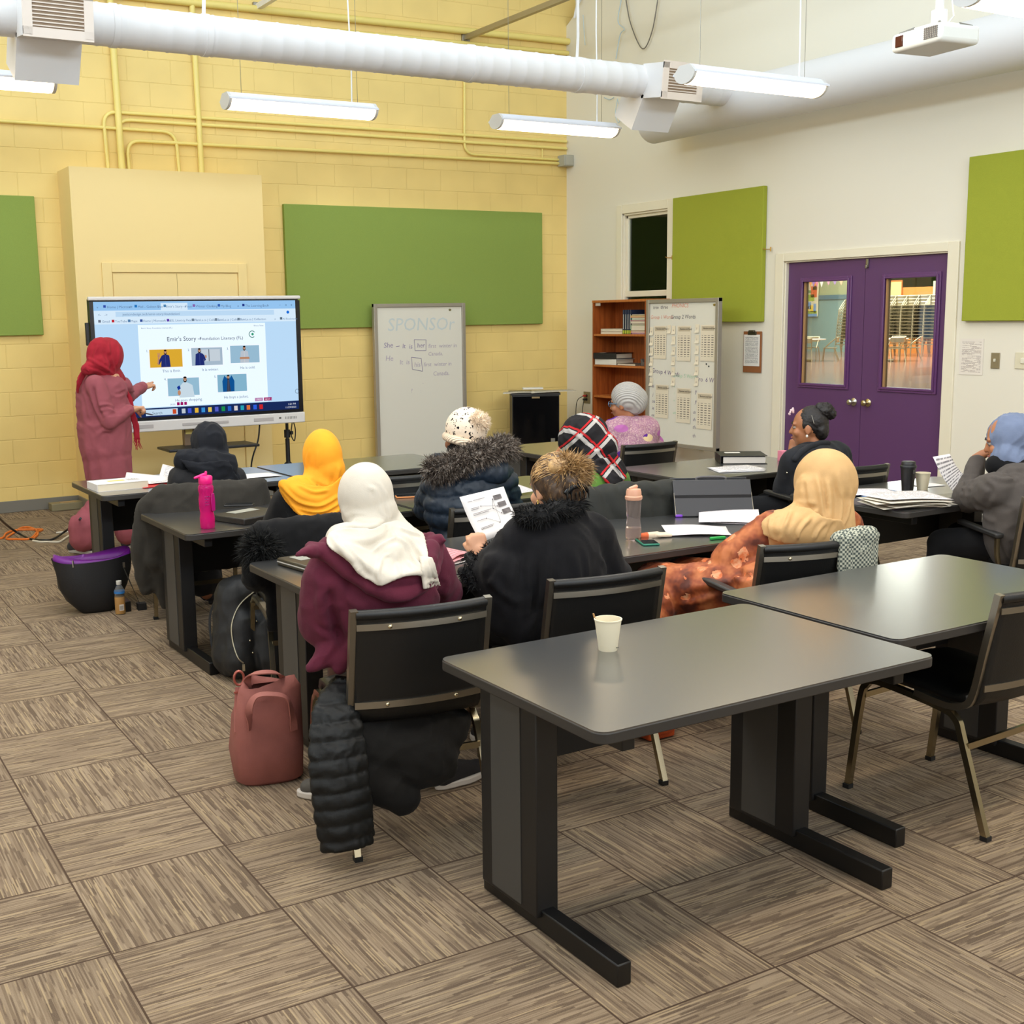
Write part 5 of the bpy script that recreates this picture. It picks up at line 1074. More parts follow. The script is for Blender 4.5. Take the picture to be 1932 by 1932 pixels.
furtrim([W(884,1050,3.66),W(893,1062,3.62),W(905,1062,3.60),W(922,1040,3.62),W(926,1035,3.66)],.018,500,.022,FB,p,'fur_cuff'); furtrim([W(872,1078,3.60),W(888,1090,3.58),W(900,1108,3.56)],.018,450,.022,FB,p,'fur_cuff')
MB().tube([A(-.086,.0,-.034),A(-.088,.0,-.052)],.004,8).build('earring',plain('gold',(214,176,96),.25,1),p)
m=MB(); m.cap((2.42,3.45,.52),(2.40,3.88,.50),.09,.075); m.cap((2.60,3.45,.52),(2.62,3.88,.50),.09,.075); m.cap((2.40,3.88,.5),(2.42,3.84,.12),.07,.055); m.cap((2.62,3.88,.5),(2.62,3.80,.12),.07,.055); blob(m,'trousers',BLACKC,p,.012,4)
shoe(p,(2.42,3.76,0),(2.40,4.0,0),SHB,SOW); shoe(p,(2.62,3.72,0),(2.63,3.96,0),SHB,SOW)
# ---- P3: beige hijab, rust floral dress
p=thing('person','person in beige hijab and rust orange floral dress sitting in an armchair','person',(3.545,3.50,0),world=True)
H3=W(1552,915,3.50); sL,sR=W(1462,1000,3.52),W(1590,985,3.52); eL,eR=W(1382,1058,3.62),W(1615,1050,3.62); wL,wR=W(1438,1080,3.82),W(1560,1062,3.86)
f3=(-.05,.95,-.15)
body,A,M=seated_body(p,SK1,H3+V(0,.01,0),f3,(sL,sR),(eL,eR),(wL,wR),(dict(d=(.5,.8,0),n=(0,0,-1)),dict(d=(-.2,.9,0),n=(0,0,-1),side=-1)),(3.50,3.45,.53),((3.20,3.86,.52),(3.42,3.92,.52)),((3.02,3.80,0),(3.28,3.84,0)),s=.98)
FL=N('rust_floral'); s_=FL.noise(FL.coord(),9,3,.6); s2_=FL.noise(FL.coord(),34,2,.6); vo=FL.n('ShaderNodeTexVoronoi'); vo.inputs['Scale'].default_value=13; FL.l(FL.coord(),vo.inputs['Vector'])
c_=FL.ramp(s_,[(.36,srgb(84,36,22)),(.48,srgb(140,66,32)),(.62,srgb(186,108,62))]); fm=FL.math('LESS_THAN',FL.math('ADD',vo.outputs['Distance'],FL.math('MULTIPLY',s2_,.5)),.53)
c_=FL.mix(FL.math('MULTIPLY',fm,.85),c_,FL.ramp(s2_,[(.4,srgb(214,110,60)),(.6,srgb(226,166,122))])); FL.base(c_,.55,0,.3); FL.b.inputs['Sheen Weight'].default_value=.05; FLM=FL.m
m=MB(); m.ell(W(1515,1075,3.52),(.19,.14,.22)); m.ell((3.50,3.44,.57),(.19,.16,.14)); m.cap(sL,eL,.085,.088); m.cap(eL,wL,.082,.06); m.cap(sR,eR,.075,.07); m.cap(eR,wR,.065,.055)
m.cap((3.47,3.50,.55),(3.22,3.84,.54),.125,.11); m.cap((3.55,3.50,.55),(3.42,3.90,.54),.12,.10); m.cap((3.22,3.84,.54),(3.04,3.74,.42),.115,.12); m.cap((3.22,3.86,.52),(3.06,3.80,.10),.11,.13); m.cap((3.42,3.92,.5),(3.30,3.86,.08),.10,.12)
dr=blob(m,'dress',FLM,p,.0125,6,folds(.008,(7,7,5.),21.),cre=[([(1390,1075),(1405,1085),(1430,1080)],-.016,.014),([(1380,1030),(1385,1050),(1380,1065)],.006,.012),([(1300,1110),(1350,1100),(1400,1085)],.010,.014),([(1250,1150),(1300,1130),(1360,1115)],-.010,.014),([(1280,1140),(1330,1130),(1390,1105)],.008,.012)],Y=3.5); bd=BV[dr.name]
BE=cloth('beige_satin_jersey',(200,160,108),.07,rough=.6,sheen=.3)
m=MB(); Mh=rotm(f3,-.05); m.ell(H3+V(-.005,-.02,.015),(.112,.140,.140),Mh,18); m.ell(W(1582,908,3.42),(.066,.075,.10)); m.cap(W(1545,930,3.47),W(1550,1000,3.44),.105,.11); m.cap(W(1578,925,3.42),W(1580,995,3.40),.066,.075); m.cap(W(1520,985,3.48),W(1478,1000,3.46),.095,.075); m.cap(W(1540,1010,3.42),W(1580,1010,3.42),.085,.06)
m.cap(W(1472,995,3.50),W(1462,1015,3.5),.075,.065)
_bf=folds(.011,(12,12,2.0),8.)
def bf(c):
    r=c-H3; w_=np.clip((.07-r[:,2])/.16,0.05,1); th=np.arctan2(r[:,1]+.05,r[:,0]); return w_*(.005*np.sin(17*th+4*nz(c,4,3.))+_bf(c))
hj=blob(m,'hijab',BE,p,.008,7,lambda c:.0015*nz(c,14,2.),cre=[([(1524,905),(1526,930),(1530,956)],.007,.009),([(1540,895),(1547,930),(1555,980),(1553,1008)],.009,.009),([(1561,905),(1566,950),(1564,988)],.009,.009),([(1579,890),(1587,937),(1587,972),(1578,1000)],.010,.009),([(1597,885),(1605,935),(1598,972),(1587,998)],.010,.009),([(1550,900),(1556,935),(1560,965)],-.006,.007),([(1572,900),(1577,945),(1575,985)],-.006,.007),([(1494,952),(1512,955),(1533,958),(1543,957)],-.012,.010),([(1543,957),(1524,980),(1509,1000),(1505,1015)],.011,.009),([(1496,955),(1483,989),(1472,1022)],.010,.009),([(1546,975),(1554,998),(1548,1012)],-.008,.008),([(1505,870),(1512,900),(1514,935)],.004,.010)],Y=3.42); bh=BV[hj.name]
rows=[[(1500,955),(1528,960),(1556,975),(1588,980)],[(1464,966),(1500,982),(1545,992),(1594,992)],[(1438,984),(1478,1000),(1535,1010),(1597,1006)],[(1440,1010),(1476,1024),(1530,1026),(1590,1018)]]
G=[[cast(px,py,[bd,bh],.016,3.42) for px,py in r] for r in rows]
blob(MB().sheet(G,.011,8),'hijab_drape',BE,p,.006,3,lambda c:.0015*nz(c,20,5.),cre=[([(1494,962),(1483,989),(1472,1020)],.009,.008),([(1540,965),(1522,985),(1508,1002),(1504,1018)],.010,.008),([(1560,985),(1545,1000),(1535,1018)],.007,.008),([(1455,975),(1452,995),(1455,1015)],.006,.008),([(1575,985),(1565,1005),(1560,1020)],-.006,.008)],Y=3.42)
m=MB(); 
# ---- P4: orange hijab
p=thing('person','person in bright orange hijab and black top seated with back to the camera','person',(2.13,4.95,0),world=True)
H4=W(607,866,5.03); sL,sR=W(548,950,5.0),W(650,945,5.0); eL,eR=W(524,1000,5.1),W(660,1000,5.1); wL,wR=W(535,985,5.4),W(640,985,5.4)
f4=(.15,.98,-.05)
body,A,M=seated_body(p,SK2,H4,f4,(sL,sR),(eL,eR),(wL,wR),(dict(d=(.5,.8,0),n=(0,0,-1)),dict(d=(-.3,.9,0),n=(0,0,-1),side=-1)),(2.13,4.90,.53),((2.14,5.35,.51),(2.30,5.35,.51)),((2.16,5.30,0),(2.32,5.30,0)),s=.95)
m=MB(); m.ell(W(595,985,5.0),(.19,.14,.22)); m.ell((2.13,4.91,.57),(.19,.16,.14)); m.cap(sL,eL,.085,.08); m.cap(eL,wL,.072,.055); m.cap(sR,eR,.075,.07); m.cap(eR,wR,.065,.05); bl=blob(m,'black_top',BLACKC,p,.013,6,folds(.007,(8,8,3),3.)); bb_=BV[bl.name]
ORC=cloth('orange_jersey',(238,158,34),.06,rough=.7,sheen=.25)
m=MB(); Mh=rotm(f4); m.ell(H4+V(0,-.01,.012),(.090,.112,.128),Mh,16); m.ell(H4+V(.008,-.04,-.045),(.083,.09,.09),Mh); m.cap(W(605,900,5.0),W(606,945,4.97),.085,.09); m.cap(H4+V(0,-.02,-.10),W(603,935,5.0),.082,.10); m.cap(W(560,925,4.98),W(640,925,4.98),.07,.07); m.cap(W(565,935,4.96),W(600,962,4.92),.075,.06); m.cap(W(640,935,4.97),W(620,962,4.94),.06,.06)
_of=folds(.010,(11,11,5),4.)
def of(c):
    r=c-H4; w_=np.clip((-.02-r[:,2])/.14,0,1); return w_*(.006*np.sin(85*(r[:,2]-1.6*r[:,0]**2)+2*nz(c,5,1.)))+.6*_of(c)*np.clip((.06-r[:,2])/.1,.1,1)
hj=blob(m,'hijab',ORC,p,.008,6,lambda c:.0015*nz(c,16,2.),cre=[([(569,890),(578,876),(585,850)],.005,.009),([(600,850),(598,880),(590,905)],.004,.010),([(640,880),(634,905),(627,930)],.009,.009),([(546,899),(579,925),(612,934),(627,930)],.008,.009),([(575,900),(600,915),(625,925)],-.006,.008),([(530,912),(563,950),(606,960),(639,945)],.009,.009)],Y=4.95); bh=BV[hj.name]
rows=[[(552,905),(585,915),(620,915),(645,898)],[(526,908),(570,935),(615,940),(650,912)],[(532,935),(570,962),(612,965),(648,945)],[(552,965),(578,984),(608,984),(646,972)]]
G=[[cast(px,py,[bb_,bh],.020,4.93) for px,py in r] for r in rows]
blob(MB().sheet(G,.011,8),'hijab_drape',ORC,p,.006,3,lambda c:.0012*nz(c,20,2.),cre=[([(530,915),(560,945),(603,955),(640,935)],.010,.008),([(532,928),(562,958),(606,966),(642,948)],.010,.008),([(540,943),(570,970),(608,976),(644,960)],.010,.008),([(556,962),(582,980),(610,982),(642,970)],.008,.007),([(560,915),(590,928),(620,925)],.008,.008)],Y=4.93)
m=MB(); m.cap((2.10,4.93,.52),(2.14,5.35,.5),.09,.07); m.cap((2.22,4.93,.52),(2.30,5.35,.5),.09,.07); m.cap((2.14,5.35,.5),(2.16,5.34,.1),.065,.05); m.cap((2.30,5.35,.5),(2.32,5.34,.1),.065,.05); blob(m,'skirt',BLACKC,p,.013,4)
shoe(p,(2.16,5.26,0),(2.15,5.5,0),SHB,SHB); shoe(p,(2.32,5.26,0),(2.33,5.5,0),SHB,SHB)
# ---- P5: bobble hat and navy parka
p=thing('person','person in white bobble hat and navy padded parka with a fur hood, cheek on hand','person',(3.02,5.00,0),world=True)
H5=W(872,828,5.12); sL,sR=W(835,915,5.05),W(938,905,5.05); eL,eR=W(812,955,5.25),W(955,970,5.2); wL,wR=W(826,876,5.34),W(935,960,5.45)
f5=(-.02,.98,-.08)
body,A,M=seated_body(p,SK2,H5,f5,(sL,sR),(eL,eR),(wL,wR),(dict(d=(.62,-.25,.45),n=(.5,-.2,-.8),curl=(60,62,60,58),side=1),dict(d=(-.2,.9,0),n=(0,0,-1),side=-1)),(3.02,4.95,.53),((2.92,5.40,.51),(3.14,5.40,.51)),((2.92,5.36,0),(3.14,5.36,0)),s=.98)
NV=N('navy_padded_nylon'); s_=NV.n('ShaderNodeSeparateXYZ'); NV.l(NV.coord(),s_.inputs[0]); NV.base(srgb(30,42,56),.5,0,.4); NV.bump(NV.noise(NV.coord(),60,3),.25,.004); NVM=NV.m
m=MB(); m.ell(W(880,955,5.02),(.22,.16,.22)); m.cap(W(845,915,5.03),W(930,905,5.03),.10,.11); m.ell((3.02,4.97,.56),(.22,.18,.15)); m.cap(sL,eL,.095,.085); m.cap(eL,wL,.082,.055); m.cap(sR,eR,.10,.095); m.cap(eR,wR,.085,.06)
_qf=folds(.007,(14,14,14),3.)
def quilt(c,k=75,a=.014): return a*np.abs(np.sin(k*c[:,2]/2+.9*nz(c,4,3.)))**.5-a*.6+_qf(c)
co_=blob(m,'parka',NVM,p,.011,6,quilt); bc=BV[co_.name]
m=MB(); m.ell(W(898,882,4.97),(.16,.10,.085)); m.ell(W(925,890,4.95),(.11,.09,.07)); blob(m,'hood',NVM,p,.01,5,folds(.006,(12,12,12),5.))
FURM=N('grey_brown_fur'); f_=FURM.noise(FURM.coord(),40,3,.8); FURM.base(FURM.ramp(f_,[(.38,srgb(34,28,26)),(.52,srgb(98,86,76)),(.66,srgb(186,176,166))]),.85,0,.2)
path=[W(812,886,5.00),W(832,886,4.94),W(862,872,4.90),W(893,860,4.88),W(922,850,4.88),W(948,842,4.92),W(958,850,5.0)]
furtrim(path,.036,5200,.058,FURM.m,p,'fur_hood_trim',.0032,True,.45)
HAT=N('cream_knit'); tc=HAT.coord(); vo=HAT.n('ShaderNodeTexVoronoi'); vo.inputs['Scale'].default_value=34; vo.inputs['Randomness'].default_value=.25; HAT.l(tc,vo.inputs['Vector'])
wv=HAT.noise(HAT.mapv(tc,(1,1,1)),90,1); pm=HAT.math('MULTIPLY',HAT.math('LESS_THAN',vo.outputs['Distance'],.40),HAT.math('GREATER_THAN',wv,.52)); HAT.base(HAT.mix(pm,srgb(232,214,192),srgb(30,26,28)),.9,0,.1); HAT.bump(HAT.noise(HAT.mapv(tc,(1,1,1)),130,2),.5,.004)
Mh=rotm((-.30,.95,-.15),-.12); m=MB(); hc=H5+V(.012,-.025,.055); m.ell(hc,(.100,.112,.105),Mh,18); b=blob(m,'bobble_hat',HAT.m,p,.007,3,None)
KN=N('cream_rib'); KN.base(srgb(236,214,188),.9,0,.1); w_=KN.n('ShaderNodeTexWave'); w_.inputs['Scale'].default_value=38; w_.bands_direction='DIAGONAL'; KN.l(KN.coord(),w_.inputs[0]); KN.bump(w_.outputs[1],.8,.006)
ring=[]; 
for k in range(25):
    a=2*PI*k/24; ring.append(H5+np.array(Mh@Vector((.094*math.cos(a)+.0,.108*math.sin(a)-.03,.0-.010+.035*math.sin(a)*1)))) 
m=MB()
for k in range(24): m.cap(ring[k]+V(0,0,.0),ring[k+1],.022,.022)
blob(m,'hat_cuff',KN.m,p,.007,3)
pc=W(902,796,5.02); m=MB().ell(pc,(.045,.045,.045)); pts=[];nr=[]; R=random.Random(4)
for i in range(500): q=unit((R.gauss(0,1),R.gauss(0,1),R.gauss(0,1))); pts.append(pc+q*.040); nr.append(q)
fur(m,pts,nr,2200,.026,.003,.3); m.build('pompom',plain('cream_fur',(238,220,196),.9),b)
m=MB(); m.ell(A(0,-.03,.0),(.084,.085,.085),M); m.ell(A(-.06,-.01,-.045),(.03,.04,.04),M); blob(m,'black_undercap',BLACKC,p,.008,3)
m=MB(); m.cap((2.95,4.98,.52),(2.92,5.40,.5),.09,.075); m.cap((3.10,4.98,.52),(3.14,5.40,.5),.09,.075); m.cap((2.92,5.4,.5),(2.92,5.38,.1),.07,.055); m.cap((3.14,5.4,.5),(3.14,5.38,.1),.07,.055); blob(m,'trousers',BLACKC,p,.013,4)
shoe(p,(2.92,5.32,0),(2.91,5.56,0),SHB,SHB); shoe(p,(3.14,5.32,0),(3.15,5.56,0),SHB,SHB)
# ---- P6: plaid headscarf, green top
p=thing('person','person in black red and white plaid headscarf and green top, head bowed on hand','person',(3.74,4.95,0),world=True)
H6=W(1092,830,5.12); sL,sR=W(1060,905,5.08),W(1160,905,5.0); eL,eR=W(1042,945,5.3),W(1165,950,5.15); wL,wR=W(1044,868,5.40),W(1130,935,5.42)
f6=(-.25,.88,-.40)
body,A,M=seated_body(p,SK3,H6,f6,(sL,sR),(eL,eR),(wL,wR),(dict(d=(.45,-.2,.72),n=(.6,-.3,-.4),curl=(45,50,52,50),side=1),dict(d=(-.3,.9,0),n=(0,0,-1),side=-1)),(3.76,4.90,.53),((3.66,5.35,.51),(3.88,5.35,.51)),((3.66,5.30,0),(3.88,5.30,0)),s=.97)
GR=cloth('green_knit_top',(84,122,50),.08)
m=MB(); m.ell(W(1122,945,5.0),(.19,.15,.20)); m.cap(W(1080,900,5.05),W(1150,905,5.0),.10,.10); m.ell((3.76,4.91,.57),(.19,.16,.14)); m.cap(sL,eL,.075,.07); m.cap(eL,wL,.066,.045); m.cap(sR,eR,.08,.07); m.cap(eR,wR,.065,.05)
tp=blob(m,'green_top',GR,p,.012,6,folds(.007,(8,8,3),6.)); bt_=BV[tp.name]
PL=N('plaid_cloth'); s_=PL.n('ShaderNodeSeparateXYZ'); PL.l(PL.mapv(PL.coord(),(1,1,1),(0,0,0),(.5,.6,.25)),s_.inputs[0])
def bandm(x,per,a,b,off=0):
    f_=PL.math('FRACT',PL.math('ADD',PL.math('DIVIDE',x,per),off)); return PL.math('MULTIPLY',PL.math('GREATER_THAN',f_,a),PL.math('LESS_THAN',f_,b))
c_=srgb(34,32,34); sx_,sz_=s_.outputs[0],s_.outputs[2]
c_=PL.mix(PL.math('MULTIPLY',bandm(sz_,.115,.10,.25),.75),c_,srgb(196,190,184)); c_=PL.mix(PL.math('MULTIPLY',bandm(sx_,.115,.10,.25),.75),c_,srgb(196,190,184))
c_=PL.mix(PL.math('MULTIPLY',bandm(sz_,.115,.30,.38),.9),c_,srgb(190,36,40)); c_=PL.mix(PL.math('MULTIPLY',bandm(sx_,.115,.30,.38),.9),c_,srgb(190,36,40)); PL.base(c_,.85,0,.2)
m=MB(); Mh=rotm(f6,-.1); m.ell(H6+V(.01,-.02,.02),(.108,.145,.118),Mh,18); m.ell(W(1130,842,5.02),(.10,.09,.085)); m.cap(W(1120,855,5.02),W(1148,868,4.98),.085,.055); m.cap(W(1095,868,5.08),W(1110,885,5.05),.07,.06)
sc=blob(m,'plaid_headscarf',PL.m,p,.008,6,folds(.008,(10,10,7),9.)); bsc=BV[sc.name]
drape([[(1112,868),(1130,866),(1148,862)],[(1122,885),(1140,880),(1158,876)],[(1138,902),(1154,896),(1168,892)],[(1152,918),(1164,914),(1176,908)]],[bt_,bsc],.022,.016,'scarf_end',PL.m,p,4.95,6,.007,folds(.008,(16,16,5),3.))
drape([[(1146,858),(1160,852)],[(1158,875),(1170,868)],[(1168,892),(1180,884)],[(1172,908),(1182,902)]],[bt_,bsc],.04,.016,'scarf_end',PL.m,p,4.92,6,.007,folds(.006,(16,16,5),3.))
MB().ell(cast(1111,913,[bt_],.004,4.9),(.020,.010,.020),n=10).build('button',plain('big_black_button',(20,20,20),.5),p,smooth=180)
m=MB(); m.cap((3.68,4.93,.52),(3.66,5.35,.5),.09,.075); m.cap((3.84,4.93,.52),(3.88,5.35,.5),.09,.075); m.cap((3.66,5.35,.5),(3.66,5.33,.1),.07,.055); m.cap((3.88,5.35,.5),(3.88,5.33,.1),.07,.055); blob(m,'skirt',BLACKC,p,.013,4)
shoe(p,(3.66,5.26,0),(3.65,5.5,0),SHB,SHB); shoe(p,(3.88,5.26,0),(3.88,5.5,0),SHB,SHB)
# ---- P7: black hijab, front left
p=thing('person','person in black hijab seated at the front left table facing the display','person',(2.10,6.40,0),world=True)
H7=W(393,840,6.55); sL,sR=W(345,905,6.5),W(440,905,6.5); eL,eR=W(335,930,6.62),W(446,930,6.62); wL,wR=W(350,905,6.9),W(430,905,6.9)
f7=(.1,.97,-.22)
body,A,M=seated_body(p,SK2,H7,f7,(sL,sR),(eL,eR),(wL,wR),(dict(d=(.4,.8,0),n=(0,0,-1)),dict(d=(-.3,.9,0),n=(0,0,-1),side=-1)),(2.10,6.36,.53),((2.0,6.80,.51),(2.22,6.80,.51)),((1.98,6.62,0),(2.22,6.70,0)),s=.95)
BH=cloth('black_hijab_jersey',(24,26,32),.12); BT2=cloth('charcoal_abaya',(36,36,38),.12)
m=MB(); m.ell(W(388,935,6.48),(.20,.15,.22)); m.cap(W(352,905,6.48),W(425,905,6.48),.10,.10); m.ell((2.10,6.37,.57),(.19,.16,.14)); m.cap(sL,eL,.08,.075); m.cap(eL,wL,.07,.05); m.cap(sR,eR,.08,.075); m.cap(eR,wR,.07,.05)
m.cap((2.02,6.40,.52),(2.0,6.80,.5),.10,.085); m.cap((2.18,6.40,.52),(2.22,6.80,.5),.10,.085); m.cap((2.0,6.80,.5),(1.98,6.66,.22),.10,.11); m.cap((2.22,6.80,.5),(2.22,6.74,.18),.10,.11)
ab=blob(m,'abaya',BT2,p,.013,6,folds(.008,(8,8,3),2.)); ba=BV[ab.name]
m=MB(); Mh=rotm(f7); m.ell(H7+V(0,-.012,.02),(.098,.118,.115),Mh,16); m.ell(H7+V(.01,-.045,-.03),(.085,.08,.075),Mh); m.cap(H7+V(0,-.02,-.08),W(392,880,6.45),.09,.11); m.cap(W(350,868,6.45),W(425,878,6.43),.065,.075); m.cap(W(400,880,6.42),W(440,902,6.42),.065,.04)
hj=blob(m,'hijab',BH,p,.0085,6,folds(.008,(8,8,9),6.)); bh=BV[hj.name]
drape([[(336,865),(375,872),(410,868),(432,868)],[(350,880),(385,890),(420,888),(440,885)],[(360,890),(392,902),(428,905),(448,900)],[(385,900),(410,912),(438,914),(458,910)]],[ba,bh],.02,.012,'hijab_drape',BH,p,6.38,6,.008,folds(.007,(7,7,14),5.))
FS=N('floral_sock'); vo=FS.n('ShaderNodeTexVoronoi'); vo.inputs['Scale'].default_value=60; FS.l(FS.coord(),vo.inputs['Vector']); FS.base(FS.mix(FS.math('LESS_THAN',vo.outputs['Distance'],.32),srgb(22,22,30),srgb(206,190,206)),.9)
m=MB(); a0=WZ(392,1132,.02); m.cap(V(a0[0]-.0,a0[1],.07),V(a0[0],a0[1]+.03,.22),.055,.055); m.build('sock',FS.m,p,smooth=180)
h0=WZ(395,1140,0); shoe(p,(h0[0],h0[1]-.02,0),(h0[0]+.16,h0[1]+.16,0),SHB,SHB)
# ---- P8: grey beanie, paisley shawl
p=thing('person','person in grey ribbed beanie, glasses and purple paisley shawl before the right whiteboard','person',(5.32,6.68,0),world=True)
H8=W(1178,762,6.72); sL,sR=W(1150,838,6.68),W(1228,838,6.68); eL,eR=W(1142,870,6.85),W(1238,868,6.85); wL,wR=W(1140,860,7.1),W(1210,862,7.1)
f8=(-.52,.84,-.12)
body,A,M=seated_body(p,SK3,H8,f8,(sL,sR),(eL,eR),(wL,wR),(dict(d=(.1,.9,0),n=(0,0,-1)),dict(d=(-.3,.9,0),n=(0,0,-1),side=-1)),(5.34,6.62,.53),((5.22,7.05,.51),(5.46,7.05,.51)),((5.24,7.0,0),(5.46,7.0,0)),s=1.0)
m=MB(); 
for q in (-1,1): m.tube([A(q*.030+.022*math.cos(a),.098,.010+.018*math.sin(a)) for a in np.linspace(0,2*PI,15)],.003,6,False); m.tube([A(q*.052,.096,.014),A(q*.080,.03,.010),A(q*.084,-.01,.008)],.003,6)
m.tube([A(-.010,.1,.014),A(.010,.1,.014)],.003,6); m.build('glasses',plain('blue_grey_frame',(84,110,134),.3),p,smooth=60)
BN=N('grey_rib_knit'); BN.base(srgb(186,180,172),.95,0,.1); w_=BN.n('ShaderNodeTexWave'); w_.inputs['Scale'].default_value=30; w_.bands_direction='DIAGONAL'; BN.l(BN.coord(),w_.inputs[0]); BN.bump(w_.outputs[1],.9,.006)
m=MB(); Mh=rotm((-.52,.84,.25)); m.ell(H8+V(.02,-.022,.048),(.110,.125,.108),Mh,18); m.ell(H8+V(.055,-.06,.02),(.085,.085,.10),Mh); blob(m,'beanie',BN.m,p,.008,5)
PS=N('paisley_print'); tc=PS.coord(); vo=PS.n('ShaderNodeTexVoronoi'); vo.inputs['Scale'].default_value=6.2; PS.l(PS.mapv(tc,(1,1,2.1),(0,0,0),(.3,.7,.5)),vo.inputs['Vector']); n1=PS.noise(tc,60,3,.7); d_=vo.outputs['Distance']; cc=PS.n('ShaderNodeSeparateColor'); PS.l(vo.outputs['Color'],cc.inputs[0])
base_=PS.ramp(n1,[(.42,srgb(188,150,152)),(.52,srgb(150,96,130)),(.6,srgb(196,164,160))]); leafc=PS.ramp(cc.outputs[0],[(.2,srgb(96,44,140)),(.45,srgb(176,100,160)),(.65,srgb(222,196,150)),(.85,srgb(170,156,150))],'CONSTANT')
PS.base(PS.mix(PS.math('LESS_THAN',d_,.36),base_,leafc),.8,0,.2)
m=MB(); m.ell(W(1190,850,6.66),(.21,.15,.22)); m.cap(W(1165,815,6.68),W(1215,815,6.66),.11,.12); m.ell(W(1182,798,6.70),(.10,.10,.05)); m.ell((5.34,6.63,.57),(.20,.16,.14)); m.cap(sL,eL,.09,.085); m.cap(eL,wL,.08,.05); m.cap(sR,eR,.095,.09); m.cap(eR,wR,.08,.05)
blob(m,'paisley_shawl',PS.m,p,.012,6,folds(.008,(7,7,5),8.))
m=MB(); m.cap((5.28,6.65,.52),(5.24,7.05,.5),.09,.075); m.cap((5.40,6.65,.52),(5.46,7.05,.5),.09,.075); m.cap((5.24,7.05,.5),(5.24,7.03,.1),.07,.055); m.cap((5.46,7.05,.5),(5.46,7.03,.1),.07,.055); blob(m,'skirt',BLACKC,p,.013,4)
shoe(p,(5.24,6.96,0),(5.22,7.2,0),SHB,SHB); shoe(p,(5.46,6.96,0),(5.47,7.2,0),SHB,SHB)
# ---- P9: dark hair bun, black denim jacket
p=thing('person','person with dark hair bun and black denim jacket, hand at mouth, before purple doors','person',(5.46,4.98,0),world=True)
H9=W(1524,806,5.10); sL,sR=W(1500,872,5.02),W(1580,868,5.08); eL,eR=W(1482,925,5.12),W(1592,915,5.2); wL,wR=W(1494,858,5.24),W(1540,905,5.4)
f9=(-.62,.78,-.10)
body,A,M=seated_body(p,SK3,H9,f9,(sL,sR),(eL,eR),(wL,wR),(dict(d=(.12,-.15,.95),n=(.8,.1,-.15),curl=(38,48,60,62),side=-1,thumb=(20,30)),dict(d=(-.5,.8,0),n=(0,0,-1),side=-1)),(5.42,4.95,.53),((5.16,5.32,.51),(5.38,5.38,.51)),((5.12,5.30,0),(5.36,5.36,0)),s=1.0)
DH=plain('dark_brown_hair',(24,18,16),.55,bumpy=.5,bs=90)
m=MB(); m.ell(A(0,-.030,.034),(.083,.092,.092),M,18); m.ell(A(0,-.075,-.015),(.070,.045,.070),M); m.ell(A(-.06,-.005,.02),(.024,.035,.035),M); h=blob(m,'hair',DH,p,.007,3,folds(.004,(40,40,40),2.))
m=MB(); m.ell(A(0,-.105,.090),(.046,.046,.046),M); m.ell(A(.01,-.13,.07),(.035,.035,.035),M); m.ell(A(-.01,-.085,.11),(.03,.03,.03),M); blob(m,'hair_bun',DH,p,.006,2,folds(.009,(45,45,45),5.))
MB().tube([A(-.086,-.035,.075),A(-.089,-.045,.025)],.002,6).build('hair_pin',STEEL,h)
m=MB(); [m.ell(A(-.03+.012*math.cos(k*1.05),.078+.004*k,.100+.012*math.sin(k*1.05)),(.008,.006,.008),M,6) for k in range(6)]; [m.ell(A(.01+.012*math.cos(k*1.05),.078,.106+.012*math.sin(k*1.05)),(.008,.006,.008),M,6) for k in range(6)]
m.build('flower_clip',plain('pale_pink_petals',(226,196,200),.6),h,smooth=180); MB().ell(A(-.088,.0,-.045),(.007,.007,.009),M,8).build('earring',plain('pearl',(230,222,210),.2),p,smooth=180)
DJ=cloth('black_denim',(36,37,41),.2)
m=MB(); m.ell(W(1535,905,5.02),(.20,.15,.22)); m.cap(W(1510,868,5.02),W(1575,862,5.05),.09,.10); m.ell(W(1530,848,5.06),(.09,.09,.05)); m.ell((5.42,4.95,.57),(.19,.16,.14)); m.cap(sL,eL,.085,.075); m.cap(eL,W(1488,878,5.2),.070,.052); m.cap(sR,eR,.085,.075); m.cap(eR,wR,.07,.05)
j=blob(m,'denim_jacket',DJ,p,.012,6,folds(.007,(9,9,5),14.)); bj=BV[j.name]
m=MB(); path=[(1500,866),(1512,852),(1530,842),(1548,836),(1562,836)]; P=catmull([cast(x,y,[bj],.008,5.0) for x,y in path],4)
for i in range(len(P)-1): m.cap(P[i],P[i+1],.018,.018)
blob(m,'jacket_collar',DJ,p,.006,2)
m=MB(); [m.ell(cast(x,y,[bj],.003,5.0),(.006,.005,.006),n=6) for x,y in ((1520,848),(1485,892),(1515,875))]; m.build('snap_button',BOLT,j,smooth=180)
m=MB(); m.cap((5.38,4.98,.52),(5.16,5.32,.5),.10,.08); m.cap((5.46,4.98,.52),(5.38,5.38,.5),.10,.08); m.cap((5.16,5.32,.5),(5.13,5.32,.1),.075,.055); m.cap((5.38,5.38,.5),(5.36,5.37,.1),.075,.055); blob(m,'trousers',BLACKC,p,.013,5)
shoe(p,(5.13,5.26,0),(5.08,5.5,0),SHB,SHB); shoe(p,(5.36,5.3,0),(5.33,5.54,0),SHB,SHB)
